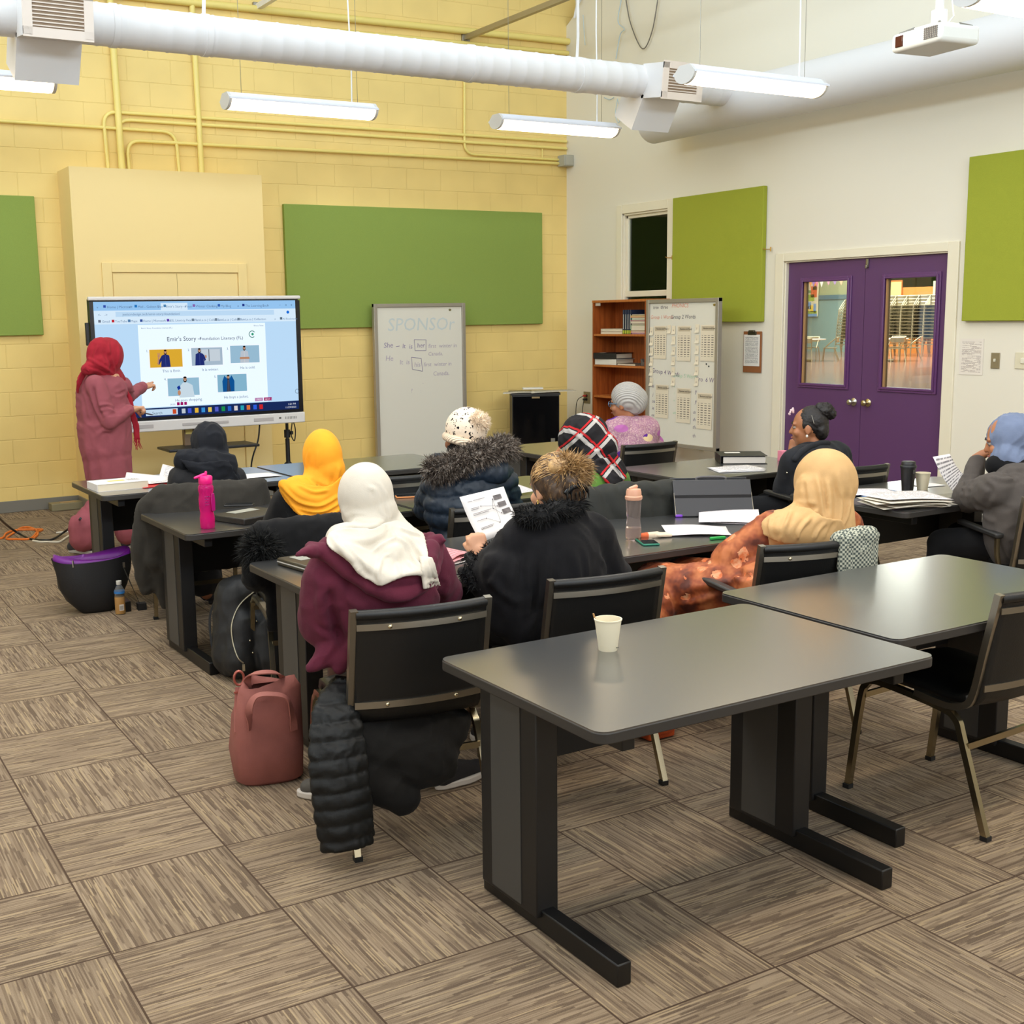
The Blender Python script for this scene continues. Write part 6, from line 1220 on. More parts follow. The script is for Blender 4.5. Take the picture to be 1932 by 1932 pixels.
# ---- P10: blue grey headscarf, grey hoodie, at the right edge
p=thing('person','person in blue grey headscarf and dark grey hoodie leaning on elbow at the right edge','person',(5.42,3.62,0),world=True)
H10=W(1898,832,3.78); sL,sR=W(1880,925,3.66),W(1975,915,3.66); eL,eR=W(1826,938,3.88),W(1985,1010,3.8); wL,wR=W(1846,862,3.96),W(1930,980,4.1)
f10=(-.55,.80,-.30)
body,A,M=seated_body(p,SK3,H10,f10,(sL,sR),(eL,eR),(wL,wR),(dict(d=(.72,-.42,.45),n=(.35,-.1,-.85),curl=(14,18,22,26),side=1,thumb=(50,20)),dict(d=(-.5,.8,0),n=(0,0,-1),side=-1)),(5.45,3.58,.53),((5.18,3.94,.51),(5.42,4.02,.51)),((5.16,3.96,0),(5.40,4.02,0)),s=1.0)
BG=cloth('blue_grey_scarf_cloth',(112,124,150),.1); HG=cloth('charcoal_hoodie',(80,74,70),.1)
m=MB(); m.ell(W(1925,985,3.62),(.19,.16,.26)); m.cap(W(1900,925,3.66),W(1970,925,3.62),.10,.12); m.ell(W(1925,895,3.66),(.13,.11,.06)); m.ell((5.45,3.60,.57),(.22,.20,.15)); m.cap(sL,eL,.092,.080); m.cap(eL,W(1836,900,3.92),.072,.052); m.cap(W(1836,900,3.92),W(1843,874,3.95),.050,.046); m.cap(sR,eR,.10,.09); m.cap(eR,wR,.08,.05)
_hf=folds(.012,(8,8,6),3.)
def hf(c):
    d1=np.linalg.norm(c-eL,axis=1); return _hf(c)+.012*np.exp(-(d1/.13)**2)*np.sin(75*c[:,2]+30*c[:,0])
ho=blob(m,'hoodie',HG,p,.0105,5,lambda c:.5*_hf(c),cre=[([(1806,888),(1823,898),(1842,900)],.011,.008),([(1802,899),(1821,910),(1842,906)],.011,.008),([(1799,911),(1817,921),(1836,922)],.010,.008),([(1798,924),(1813,933),(1830,936)],.008,.008),([(1850,905),(1870,925),(1860,950)],-.012,.013),([(1838,955),(1860,975),(1880,985)],.010,.014),([(1870,900),(1895,905),(1925,900)],.010,.012),([(1880,880),(1900,892),(1932,890)],-.010,.010),([(1880,1000),(1895,1030),(1905,1055)],.010,.014)],Y=3.6)
m=MB(); Mh=rotm(f10,.05); m.ell(H10+V(.028,-.022,.022),(.108,.122,.118),Mh,18); m.ell(H10+V(.07,-.05,-.01),(.09,.09,.10)); m.cap(W(1900,862,3.74),W(1935,885,3.68),.075,.08); blob(m,'headscarf',BG,p,.008,6,folds(.009,(12,12,5),17.))
m=MB(); m.cap(W(1880,878,3.76),W(1925,885,3.68),.055,.07); blob(m,'black_neck_scarf',BLACKC,p,.008,4)
m=MB(); m.cap((5.40,3.62,.52),(5.18,3.94,.5),.10,.08); m.cap((5.50,3.62,.52),(5.42,4.02,.5),.10,.08); m.cap((5.18,3.94,.5),(5.16,3.98,.1),.075,.055); m.cap((5.42,4.02,.5),(5.40,4.04,.1),.075,.055); blob(m,'trousers',BLACKC,p,.013,5)
shoe(p,(5.16,3.92,0),(5.12,4.15,0),SHB,SHB); shoe(p,(5.40,3.96,0),(5.38,4.2,0),SHB,SHB)
# ---- teacher
p=thing('person','standing person in dark red headscarf and long rose tunic pointing at the display','person',(2.27,8.93,0),world=True)
HT=W(204,676,8.98); Yt=8.98
sL,sR=W(180,725,Yt-.12),W(232,728,Yt+.12); eL=W(207,796,Yt-.20); wL=W(250,772,Yt-.16); eR=W(240,748,Yt+.30); wR=W(274,730,Yt+.52)
fT=(.55,.83,-.12)
m=MB(); A,M=head(m,HT,fT,0,.97); c=W(200,720,Yt); pel=W(197,835,Yt); m.cap(A(0,-.02,-.07),c,.048,.06); m.cap(c,pel,.11,.12); m.cap(pel+V(-.08,0,0),pel+V(.08,0,0),.10,.10)
ftA,ftB=V(2.02,8.88,0),V(2.36,8.93,0); KN_={-.07:W(203,932,8.95),.07:W(230,932,9.0)}
for s_,e_,w_ in ((sL,eL,wL),(sR,eR,wR)): m.cap(c,s_,.07,.055); m.cap(s_,e_,.045,.036); m.cap(e_,w_,.036,.025)
hand(m,wL,d=(.92,.25,.02),n=(.1,-.3,-.9),curl=(62,66,66,64),side=1,thumb=(25,50),s=.95); hand(m,wR,d=(.80,.55,.18),n=(-.2,.2,-.95),curl=(8,36,50,60),side=1,thumb=(40,20),s=1.0,index=4)
for f_,q in ((ftA,-.07),(ftB,.07)): kn=KN_[q]; m.cap(pel+V(q,0,-.05),kn,.07,.045); m.cap(kn,f_+V(0,0,.1),.030,.028)
b=blob(m,'body',SK1,p,.0075,2); face_parts(A,M,b,.97)
RO=cloth('rose_cotton_tunic',(150,80,88),.08)
m=MB(); m.ell(W(193,735,Yt),(.185,.165,.13)); m.cap(W(190,745,Yt),W(197,800,Yt),.185,.195); m.cap(W(222,760,Yt+.05),W(228,775,Yt+.05),.105,.10); m.cap(W(197,800,Yt),W(200,850,Yt),.200,.190); m.cap(W(201,850,Yt),W(206,900,Yt),.182,.170)
m.cap(sL+V(-.01,-.03,0),eL,.074,.062); m.cap(eL,wL+V(-.03,0,-.005),.058,.044); m.cap(sR,eR,.070,.058); m.cap(eR,wR+V(-.03,-.02,0),.056,.044)
_tf=folds(.011,(7,7,6),5.)
def tf(c):
    z=c[:,2]; w_=np.clip((1.15-z)/.6,0,1); return w_*.007*np.sin(9*np.arctan2(c[:,1]-Yt,c[:,0]-2.28)+2*nz(c,2,1.))+_tf(c)*np.clip((z-.3)/.6,.3,1)
tu=blob(m,'tunic',RO,p,.0105,5,lambda c:.55*tf(c),cre=[([(176,728),(178,748),(183,768),(192,788)],-.020,.014),([(185,765),(200,763),(216,768)],.010,.009),([(186,775),(205,772),(222,778)],.010,.009),([(192,790),(210,782),(230,780)],-.008,.009),([(217,745),(228,742),(238,738)],-.012,.010),([(200,806),(203,835),(205,885)],-.006,.008),([(185,820),(196,812),(212,812)],.010,.013),([(160,740),(166,765),(170,790)],.008,.014),([(240,745),(252,738),(264,734)],.007,.009),([(240,778),(247,772),(250,780)],.007,.008)],Y=8.8); btu=BV[tu.name]
m=MB()
for f_,q in ((ftA,-.07),(ftB,.07)): kn=KN_[q]; m.cap(pel+V(q*.8,0,-.06),kn,.10,.080); m.cap(kn,f_+V(0,.0,.20),.080,.088); m.cap(f_+V(0,0,.22),f_+V(.01,0,.12),.086,.096)
blob(m,'trousers',RO,p,.012,6,folds(.009,(7,7,4),8.))
shoe(p,(1.955,9.03,0),(2.13,8.83,0),plain('shoe_dark_grey_knit',(60,58,60),.8),SOW); shoe(p,(2.32,8.92,0),(2.565,8.98,0),plain('shoe_dark_grey_knit',(60,58,60),.8),SOW)
RE=cloth('crimson_scarf_cloth',(160,34,48),.12)
m=MB(); Mh=rotm(fT,.0); m.ell(HT+V(.0,-.005,.02),(.112,.135,.135),Mh,18); m.cap(W(190,662,Yt-.05),W(186,690,Yt-.05),.10,.09); m.cap(W(188,685,Yt-.08),W(166,696,Yt-.10),.09,.05); m.cap(W(215,705,Yt+.05),W(228,718,Yt+.10),.06,.045); m.cap(W(195,700,Yt-.02),W(215,712,Yt+.02),.08,.065)
def rf(c):
    r=c-HT; return .008*np.sin(34*(r[:,0]*1.2+r[:,2]*.45)+3*nz(c,6,2.))*np.clip((.10-r[:,2])/.12,.15,1)+.6*_tf(c)
m.cap(A(0,-.06,-.08),W(196,712,Yt),.07,.085); sc=blob(m,'headscarf',RE,p,.0085,5,lambda c:.4*rf(c),cre=[([(203,640),(206,662),(212,684),(216,700)],.012,.010),([(196,645),(197,670),(202,692)],-.008,.010),([(178,642),(168,658),(164,676)],.009,.012),([(186,650),(178,672),(180,690)],.009,.011),([(163,674),(180,684),(198,694),(214,706)],.013,.010),([(165,690),(185,697),(205,708)],-.009,.009),([(222,650),(224,672),(220,690)],.008,.010)],Y=8.9); bsc=BV[sc.name]
drape([[(160,690),(170,700)],[(150,705),(160,712)],[(144,722),(152,728)],[(144,738),(148,744)]],[btu,bsc],.02,.014,'scarf_back_end',RE,p,Yt-.1,5,.009)
drape([[(214,712),(226,716)],[(226,728),(238,730)],[(240,748),(250,752)],[(244,775),(254,775)],[(250,805),(262,802)],[(253,830),(264,828)]],[],.0,.014,'scarf_front_end',RE,p,Yt-.02,5,.009,folds(.005,(20,20,5),3.))
m=MB(); R=random.Random(2)
for k in range(9):
    x=253+1.3*k; a=W(x,827,Yt-.02); m.tube([a,a+V(R.uniform(-.01,.01),0,-.03),a+V(R.uniform(-.015,.02),0,-R.uniform(.06,.10))],[.004,.003,.002],5)
m.build('scarf_fringe',RE,p)
q=thing('pen','dark pen held in the left hand of the standing person','pen',world=True); a=wL+V(.085,.0,-.03); MB().tube([a-V(.03,0,-.006),a+V(.055,.01,-.018),a+V(.07,.012,-.022)],[.005,.005,.001],8).build('barrel',plain('pen_grey',(70,60,66),.4),q,smooth=60)
# ================================================================ COATS, BAGS, BOTTLES, PAPERS
CB={}
def chair_coat(name,label,mat,cx,cy,rz,top=.80,dl=.30,dr=.30,disp=None,w=.27,thick=.035,extra=None,vox=.012,cat='coat',back=.42):
    """coat hung over a chair back: shoulder roll on the top rail, cloth falling behind and before it"""
    t=thing(name,label,cat,(cx,cy,0),rz); m=MB(); Y0=-.262
    m.cap((-w,Y0-.01,top+.008),(w,Y0-.01,top+.008),.038,.038); G=[]
    for z,yo in ((top+.01,-.030),(top-.10,-.055),(top-.25,-.058),(top-back,-.05)): G.append([V(x,Y0+yo-.030*(1-(x/w)**2)*.6,z-.02*abs(x)) for x in (-w,-w*.5,0,w*.5,w)])
    m.sheet(G,thick,4); 
    if extra: extra(m,Y0)
    o=blob(m,'coat_cloth',mat,t,vox,5,disp); return t
PUF=N('black_puffer'); PUF.base(srgb(14,15,15),.55,0,.35); PUF.bump(PUF.noise(PUF.coord(),40,3),.3,.006)
DG_=cloth('dark_grey_coat_cloth',(50,47,42),.12); OLC=cloth('dark_olive_padded',(34,35,31),.15,rough=.6)
def ex(m,Y):   # left panel hanging far down beside the seat
    m.caps([(-.27,Y-.01,.79),(-.33,Y+.03,.72),(-.36,Y+.05,.50),(-.35,Y+.06,.30)],[.05,.055,.06,.045]); m.cap((-.30,Y+.02,.62),(-.26,Y+.03,.20),.075,.03); m.cap((-.26,Y-.02,.72),(-.30,Y,.45),.06,.06); m.cap((.27,Y-.01,.78),(.30,Y+.02,.66),.045,.05)
chair_coat('coat','dark grey coat draped over the chair back of the black hijab woman',DG_,2.10,6.36,D(-7),extra=ex,disp=folds(.008,(9,9,2.5),3.))
def ex(m,Y): m.cap((-.24,Y-.01,.80),(.05,Y-.02,.815),.05,.06); m.cap((.10,Y-.02,.815),(.27,Y,.79),.055,.075); m.cap((.27,Y,.79),(.33,Y+.03,.60),.07,.075); m.cap((-.24,Y-.04,.76),(-.25,Y-.03,.50),.06,.06)
chair_coat('coat','dark olive padded coat over the chair back of the plaid scarf woman',OLC,3.72,4.88,D(-14),extra=ex,disp=lambda c: .010*np.abs(np.sin(26*c[:,0]+12*c[:,2]+2*nz(c,4,2.)))-.004,thick=.05)
def ex(m,Y): m.cap((-.26,Y-.01,.79),(.26,Y-.01,.80),.062,.062); m.cap((-.26,Y-.02,.76),(-.30,Y-.04,.62),.075,.07)
t=chair_coat('coat','black plush coat over the chair back of the orange hijab woman',cloth('black_plush',(11,11,13),.2),2.13,4.95,D(-10),extra=ex,disp=folds(.006,(12,12,12),3.),thick=.05)
BFG=N('black_grey_fur'); f_=BFG.noise(BFG.coord(),34,3,.8); BFG.base(BFG.ramp(f_,[(.45,srgb(18,18,18)),(.62,srgb(60,60,58)),(.75,srgb(120,118,112))]),.85,0,.2)
m=MB(); c=V(-.285,-.33,.735); m.ell(c,(.05,.045,.05)); pts=[];nr=[]; R=random.Random(9)
for i in range(500): q=unit((R.gauss(0,1),R.gauss(0,1),R.gauss(0,1))); pts.append(c+q*.045); nr.append(q)
fur(m,pts,nr,2400,.075,.003,.4); m.build('fur_trim',BFG.m,t)
# black puffer lying on the chair seat of P1 and hanging down its left side
t=thing('puffer_jacket','black quilted puffer jacket hanging down the left side of the nearest left chair','jacket',(1.79,3.464,0),D(-8.8))
_pq=folds(.004,(16,16,16),3.)
def pq(c): return .009*np.abs(np.sin(c[:,2]*PI/.050+.5*nz(c,4,1.)))**.45-.006+_pq(c)
m=MB(); G=[[V(xc+w_*q,y_-.02*(1-q*q),z_) for q in (-1,-.4,.4,1)] for xc,w_,y_,z_ in ((-.20,.04,-.10,.53),(-.265,.065,-.17,.47),(-.285,.082,-.235,.36),(-.285,.085,-.262,.24),(-.28,.080,-.275,.13),(-.275,.072,-.28,.065))]; m.sheet(G,.058,5); m.sheet([[p_+V(.02,.05,0) for p_ in r] for r in G],.05,4); blob(m,'sleeve_panel',PUF.m,t,.007,4,pq)
m=MB(); m.cap((-.20,-.12,.395),(.10,-.12,.355),.075,.085); m.cap((-.17,-.14,.33),(.05,-.16,.26),.10,.10); m.cap((.05,-.16,.27),(.16,-.14,.36),.08,.05); m.cap((-.17,-.17,.25),(-.06,-.19,.155),.08,.06); m.cap((-.1,-.02,.30),(.1,-.0,.28),.09,.08)
blob(m,'hanging_bulk',cloth('black_jacket_cloth',(24,23,22),.15),t,.010,6,folds(.010,(8,8,5),3.))
# grey knitted cloth on corner of chair of P3
KW=N('grey_white_weave'); ck=KW.n('ShaderNodeTexChecker'); ck.inputs['Scale'].default_value=110; ck.inputs[1].default_value=srgb(176,176,158); ck.inputs[2].default_value=srgb(70,78,74); KW.l(KW.coord(),ck.inputs[0]); KW.base(ck.outputs[0],.9); 
t=thing('shawl','grey checked knitted shawl hanging on the right corner of the armchair','shawl',(3.545,3.50,0),D(-12))
m=MB(); m.cap((.12,-.27,.80),(.235,-.285,.815),.035,.04); m.sheet([[V(x,-.30-.012*math.sin(x*40),z) for x in (.10,.16,.22,.285)] for z in (.82,.74,.66,.60)],.02,5); m.sheet([[V(.262,y,z) for y in (-.30,-.25,-.20)] for z in (.80,.70,.62)],.02,5)
blob(m,'woven_cloth',KW.m,t,.007,3,folds(.006,(18,18,4),3.))
# tote bags, backpack
BT_=plain('black_tote_canvas',(24,24,26),.6,bumpy=.2,bs=120)
def lofted(mb,rings,inner=None,close_bottom=True):
    n=len(rings[0]); v=[p for r in rings for p in r]; f=[]
    for i in range(len(rings)-1):
        for k in range(n): f.append((i*n+k,i*n+(k+1)%n,(i+1)*n+(k+1)%n,(i+1)*n+k))
    if close_bottom: f.append(tuple(range(n))[::-1])
    return mb.add(v,f)
def oring(cx,cy,z,a,b,e=.6,n=40,wob=0,ph=0,dz=0):
    out=[]
    for k in range(n):
        t_=2*PI*k/n; c,s=math.cos(t_),math.sin(t_); x=a*abs(c)**e*(1 if c>0 else -1); y=b*abs(s)**e*(1 if s>0 else -1); w_=1+wob*math.sin(3*t_+ph)+wob*.6*math.sin(7*t_+2*ph)
        out.append((cx+x*w_,cy+y*w_,z+dz*math.sin(2*t_+ph)))
    return out
t=thing('tote_bag','slouching black tote bag with purple lining on the carpet by the standing person','bag',(1.66,7.08,0),D(-4))
m=lofted(MB(),[oring(.01,0,.0,.09,.07),oring(.01,0,.018,.11,.085),oring(.005,0,.07,.155,.10,.7,wob=.03),oring(-.005,0,.15,.195,.11,.75,wob=.035,ph=1),oring(0,0,.24,.212,.11,.75,wob=.035,ph=1.5),oring(0,0,.32,.228,.11,.8,wob=.02,ph=2,dz=.012)])
m.build('bag_body',BT_,t,smooth=180); m=lofted(MB(),[oring(0,0,.27,.200,.09,.75),oring(0,0,.322,.222,.108,.8,wob=.02,ph=2,dz=.01),oring(.0,.02,.338,.215,.100,.8,wob=.04,ph=1,dz=.02),oring(0,0,.30,.19,.085,.8),oring(0,0,.10,.14,.06)],close_bottom=False)
m.build('lining',plain('purple_lining',(104,18,128),.45,bumpy=.3,bs=20),t,smooth=180)
MB().bar(catmull([(.16,-.10,.27),(.20,-.115,.15),(.235,-.12,.05),(.25,-.12,.01)],5),.018,.003).box((.25,-.12,.02),(.05,.05,.04)).build('strap',BT_,t); MB().box((.165,-.105,.275),(.012,.01,.03)).tube([(-.12,-.098,.33),(-.12,-.105,.29)],.005,6).build('buckle',STEEL,t)
t=thing('juice_bottle','small clear bottle of orange juice standing by the black tote bag','bottle',(1.765,6.90,0))
CL=N('clear_plastic'); CL.base(srgb(235,235,230),.08,0,.5); CL.b.inputs['Transmission Weight'].default_value=.9; CL.b.inputs['IOR'].default_value=1.2
MB().lathe([(.026,.0),(.030,.006),(.030,.10),(.027,.125),(.030,.14),(.018,.165),(.013,.172),(.013,.185)],n=20).build('bottle_shell',CL.m,t,smooth=50); MB().lathe([(.0,.003),(.027,.005),(.027,.105),(.0,.106)],n=20).build('juice',plain('orange_juice',(226,160,40),.4),t,smooth=50)
MB().lathe([(.0145,.176),(.0155,.178),(.0155,.198),(.0,.200)],n=20).build('cap',plain('cap_white',(220,218,210),.5),t,smooth=40); m=MB().lathe([(.0306,.125),(.0306,.138)],n=20).build('blue_band',plain('band_blue',(50,120,190),.5),t,smooth=60); MB().box((0,-.0315,.045),(.026,.001,.036)).build('label',plain('label_cream',(226,214,200),.6),t)
m=MB(); [m.box((-.009+.003*i,-.0322,.043),(.0012,.0005,.024)) for i in range(7)]; m.build('barcode',BLACKP,t)
PK=cloth('dusty_pink_canvas',(146,88,80),.10,rough=.75,sheen=.15)
t=thing('tote_bag','dusty pink canvas tote with webbing handles beside the nearest left chair','bag',(1.545,4.05,0),D(-12))
m=lofted(MB(),[oring(0,0,.0,.105,.08,.6),oring(0,0,.015,.125,.095,.6),oring(0,0,.12,.135,.10,.65,wob=.03),oring(0.0,0,.24,.125,.085,.7,wob=.05,ph=1),oring(.01,0,.33,.11,.06,.7,wob=.08,ph=2,dz=.02),oring(.015,.01,.37,.09,.045,.7,wob=.1,ph=3,dz=.02),oring(.015,.01,.35,.075,.03,.7,wob=.1,ph=3)])
o=blob(m.box((.0,0,.1),(.06,.04,.15)),'bag_body',PK,t,.009,3,folds(.006,(10,10,5),4.)) if False else m.build('bag_body',PK,t,smooth=180)
PK2=plain('pink_webbing',(160,96,86),.7,bumpy=.2,bs=200)
MB().bar(catmull([(-.07,-.085,.22),(-.075,-.10,.30),(-.05,-.10,.345),(.0,-.11,.352),(.06,-.11,.33),(.08,-.10,.26),(.085,-.095,.20)],6),.028,.004,(0,-.3,1)).build('handle',PK2,t,smooth=40)
MB().bar(catmull([(-.05,.04,.30),(-.06,.0,.39),(-.02,-.04,.415),(.05,-.03,.40),(.08,.02,.34)],6),.028,.004,(0,-.2,1)).build('handle',PK2,t,smooth=40)
MB().bar(catmull([(-.09,.02,.35),(-.10,.0,.28),(-.11,-.04,.20)],5),.030,.005,(0,1,0)).build('side_strap',PK2,t,smooth=40)
m=MB(); rr=[(-.09+.018*math.cos(a),.02,.385+.026*math.sin(a)) for a in np.linspace(0,2*PI,17)]; m.tube(rr,.005,6,False).bar([(-.112,.01,.335),(-.072,.01,.335)],.008,.006); m.build('strap_ring',plain('rose_metal',(168,92,80),.4,.4),t,smooth=60)
t=thing('backpack','black backpack with silver zip standing between the two left tables','backpack',(1.99,5.33,0),D(-20))
BPK=plain('backpack_nylon',(22,23,25),.6,bumpy=.15,bs=160)
m=MB(); m.cap((-.10,.0,.10),(-.08,.03,.38),.11,.10); m.cap((.08,.0,.10),(.08,.03,.36),.11,.10); m.cap((-.07,-.08,.09),(-.05,-.06,.26),.085,.07); m.cap((.07,-.08,.09),(.06,-.06,.24),.085,.07); m.box((0,0,.09),(.30,.20,.14)); m.cap((-.02,.03,.40),(.04,.04,.44),.09,.07)
bp=blob(m,'bag_body',BPK,t,.011,6,folds(.005,(9,9,6),4.))
cp_=t.matrix_world; 
m=MB(); bvl=BV[bp.name]
def surf(x,z,off=.003):
    h=bvl.ray_cast(Vector((x,-1,z)),Vector((0,1,0))); return V(h[0])+V(0,-off,0) if h[0] is not None else V(x,-.15,z)
zp=[surf(x,z) for x,z in ((.09,.45),(.02,.42),(-.06,.36),(-.10,.28),(-.10,.20),(-.08,.13),(-.055,.10))]; m.tube(catmull(zp,5),.0035,6); m.box(tuple(zp[-1]+V(0,-.004,-.02)),(.012,.004,.032)); m.build('zip',plain('zip_silver',(186,176,150),.35,.8),t)
m=MB(); [m.ell(surf(x,z),(.005,.004,.005),n=6) for x,z in ((.0,.27),(.015,.28),(-.02,.20),(-.01,.14))]; m.build('stud',BOLT,t,smooth=180)
MB().bar(catmull([(-.03,.10,.44),(-.02,.13,.50),(.03,.13,.50),(.04,.10,.44)],5),.02,.006).bar(catmull([(-.13,.06,.42),(-.20,.05,.30),(-.20,.02,.15),(-.17,.0,.05)],6),.05,.010,(1,0,0)).build('strap',BPK,t,smooth=40)
t=thing('orange_bag','rust orange knitted bag on the carpet seen under the nearest table','bag',(3.02,3.60,0)); m=MB(); m.ell((0,0,.065),(.10,.07,.065)); m.box((0,0,.03),(.13,.09,.05)); blob(m,'bag_body',cloth('rust_orange_knit',(186,78,32),.12,bump=.8),t,.007,3)
# ---- things on tables
Z=ZT
t=thing('paper_cup','white paper cup with a wooden stirrer alone on the nearest table','cup',tuple(WZ(1147,1226,Z)))
CUPM=plain('cup_paper',(228,218,190),.6)
MB().lathe([(.0,.003),(.026,.003),(.027,.0),(.0275,.001),(.0395,.092),(.0415,.092),(.0415,.095),(.038,.095),(.0375,.09),(.0255,.006),(.0,.006)],n=32).build('cup_wall',CUPM,t,smooth=50); MB().bar([(-.010,.006,.012),(-.018,.022,.055),(-.030,.032,.108)],.007,.0015,(1,0,0)).build('stirrer',plain('birch_stirrer',(196,148,92),.6),t)
MB().box((.012,-.0298,.012),(.010,.0004,.003)).build('cup_mark',plain('mark_grey',(120,116,100),.6),t)
t=thing('paper_cup','white paper cup standing right beside the black tumbler','cup',tuple(WZ(1740,923,Z))); MB().lathe([(.0,.003),(.026,.003),(.0275,.0),(.0395,.088),(.0415,.088),(.0415,.092),(.038,.092),(.0255,.006),(.0,.006)],n=32).build('cup_wall',CUPM,t,smooth=50)
t=thing('travel_tumbler','black lidded travel tumbler on the right hand table','tumbler',tuple(WZ(1712,925,Z)))
MB().lathe([(.0,.0),(.030,.0),(.031,.004),(.040,.125),(.040,.128)],n=32).build('tumbler_body',plain('tumbler_black',(30,28,28),.35),t,smooth=50); MB().lathe([(.043,.126),(.044,.134),(.041,.138),(.038,.140),(.037,.156),(.033,.159),(.0,.159)],n=32).build('lid',BLACKP,t,smooth=50); MB().box((0,-.0405,.105),(.020,.002,.020)).build('label',plain('label_grey',(70,68,66),.5),t)
# pink bottle
t=thing('water_bottle','bright pink water bottle with a folded spout on the second left table','bottle',tuple(WZ(392,996,Z)))
PB=N('pink_plastic'); PB.base(srgb(236,40,140),.12,0,.5); PB.b.inputs['Transmission Weight'].default_value=.55; PB.b.inputs['IOR'].default_value=1.25
MB().lathe([(.0,.0),(.032,.0),(.035,.006),(.036,.05),(.032,.075),(.036,.10),(.037,.14),(.033,.165),(.037,.185),(.036,.20),(.030,.212),(.026,.216)],n=28).build('bottle_body',PB.m,t,smooth=60)
MB().lathe([(.0,.003),(.031,.004),(.033,.05),(.030,.07),(.0,.072)],n=28).build('water_tint',plain('deep_pink',(214,0,120),.3),t,smooth=50)
HP=plain('hot_pink_cap',(238,30,130),.35); MB().lathe([(.031,.212),(.033,.214),(.033,.246),(.028,.252),(.0,.253)],n=28).build('screw_cap',HP,t,smooth=45); MB().cap((-.005,0,.258),(-.052,-.006,.246),.008,.006).cap((0,0,.253),(.004,0,.268),.008,.006).build('spout',HP,t,smooth=60)
MB().prism([(-.014,0),(.014,0),(.016,.05),(.010,.085),(-.010,.085),(-.016,.05)],(.020,-.0345,.085),(.8,.5,0),(0,0,1),(0,-1,0),.006).build('grip_panel',plain('magenta_grip',(176,0,110),.4),t,bevel=.003)
m=MB()
for k in range(4): m.tube([(-.020+.006*i,-.0375+.0012*abs(i-2),.115+.013*k+(.004 if i%2 else 0)) for i in range(6)],.0012,4)
m.build('zigzag_print',plain('print_purple',(130,50,120),.5),t)
# clear rose bottle
t=thing('water_bottle','clear water bottle with a rose gold lid beside the open papers','bottle',tuple(WZ(1195,1017,Z)))
GL=N('clear_tritan'); GL.base(srgb(244,226,218),.05,0,.5); GL.b.inputs['Transmission Weight'].default_value=.92; GL.b.inputs['IOR'].default_value=1.15
MB().lathe([(.0,.001),(.031,.001),(.034,.006),(.035,.04),(.029,.085),(.031,.12),(.034,.165),(.034,.176),(.030,.178)],n=28).build('bottle_body',GL.m,t,smooth=60); MB().lathe([(.0,.004),(.030,.004),(.031,.04),(.030,.052),(.0,.052)],n=28).build('water',GL.m,t,smooth=50)
RG=plain('rose_gold_plastic',(214,160,132),.35); MB().lathe([(.035,.175),(.038,.180),(.038,.190),(.034,.194),(.033,.212),(.030,.222),(.0,.228)],n=28).box((.030,0,.186),(.02,.016,.012)).build('lid',RG,t,smooth=40); MB().cap((-.02,0,.226),(.012,0,.232),.007,.009).build('spout',RG,t,smooth=60)
# phones
def phone(label,px,py,rz,body,scr,w=.074,h=.15,th=.009,sc=None):
    p_=WZ(px,py,Z); t=thing('smartphone',label,'phone',tuple(p_),rz)
    MB().box((0,0,th/2),(w,h,th)).build('phone_body',body,t,bevel=.004); MB().box((0,0,th+.0003),(w-.008,h-.010,.0008)).build('phone_screen',scr,t); return t
SCRB=plain('phone_glass',(20,24,28),.08)
phone('black phone lying on the black folder beside the pink bottle',452,966,D(62),BLACKP,SCRB).location.z+=.034
phone('phone in a teal green case in front of the clear bottle',1221,1024,D(-25),plain('teal_case',(20,110,86),.5),SCRB)
phone('phone in an orange rimmed case beside the bobble hat woman',772,938,D(70),plain('orange_case',(206,130,70),.5),SCRB)
phone('phone with a lit picture on the front left table by the red folder',303,911,D(75),BLACKP,plain('phone_picture',(110,84,64),.15))
# folders and notebooks
def folder(label,loc,rz,w,d,h,mat,cat='folder',name='folder',extra=None):
    t=thing(name,label,cat,tuple(loc),rz); MB().box((0,0,h/2),(w,d,h)).build('cover',mat,t,bevel=.006); return t
BLF=plain('black_leatherette',(34,31,28),.45,bumpy=.2,bs=120)
t=folder('thick black zip folder beside the pink bottle',V(2.11,5.62,Z),D(20),.30,.25,.032,BLF); MB().tube([(-.145,-.122,.016),(.145,-.122,.016),(.148,.12,.016)],.0025,6).build('zip',plain('zip_silver',(186,176,150),.35,.8),t); MB().box((.01,.07,.033),(.16,.07,.001)).build('label_panel',plain('newsy_label',(150,150,140),.6),t)
t=folder('black organizer notebook at the left end of the table of the white hijab woman',V(1.90,4.37,Z),D(8),.20,.25,.030,plain('olive_black_cover',(58,52,40),.4)); MB().tube([(-.10,-.12,.015),(-.10,.12,.015)],.003,6).tube([(-.10,-.124,.015),(.09,-.124,.015)],.003,6).build('cover_piping',plain('piping_grey',(160,156,150),.4),t); MB().box((.0,.05,.031),(.12,.09,.001)).build('label_panel',plain('newsy_label',(150,150,140),.6),t)
PW=plain('plain_white_paper',(228,224,222),.75); PR1=printed('sheet_print',(230,224,226),(110,104,120),30,.55,(0,1)); PR2=printed('sheet_print_dark',(232,226,224),(70,66,74),14,.7,(0,1),sc=.8)
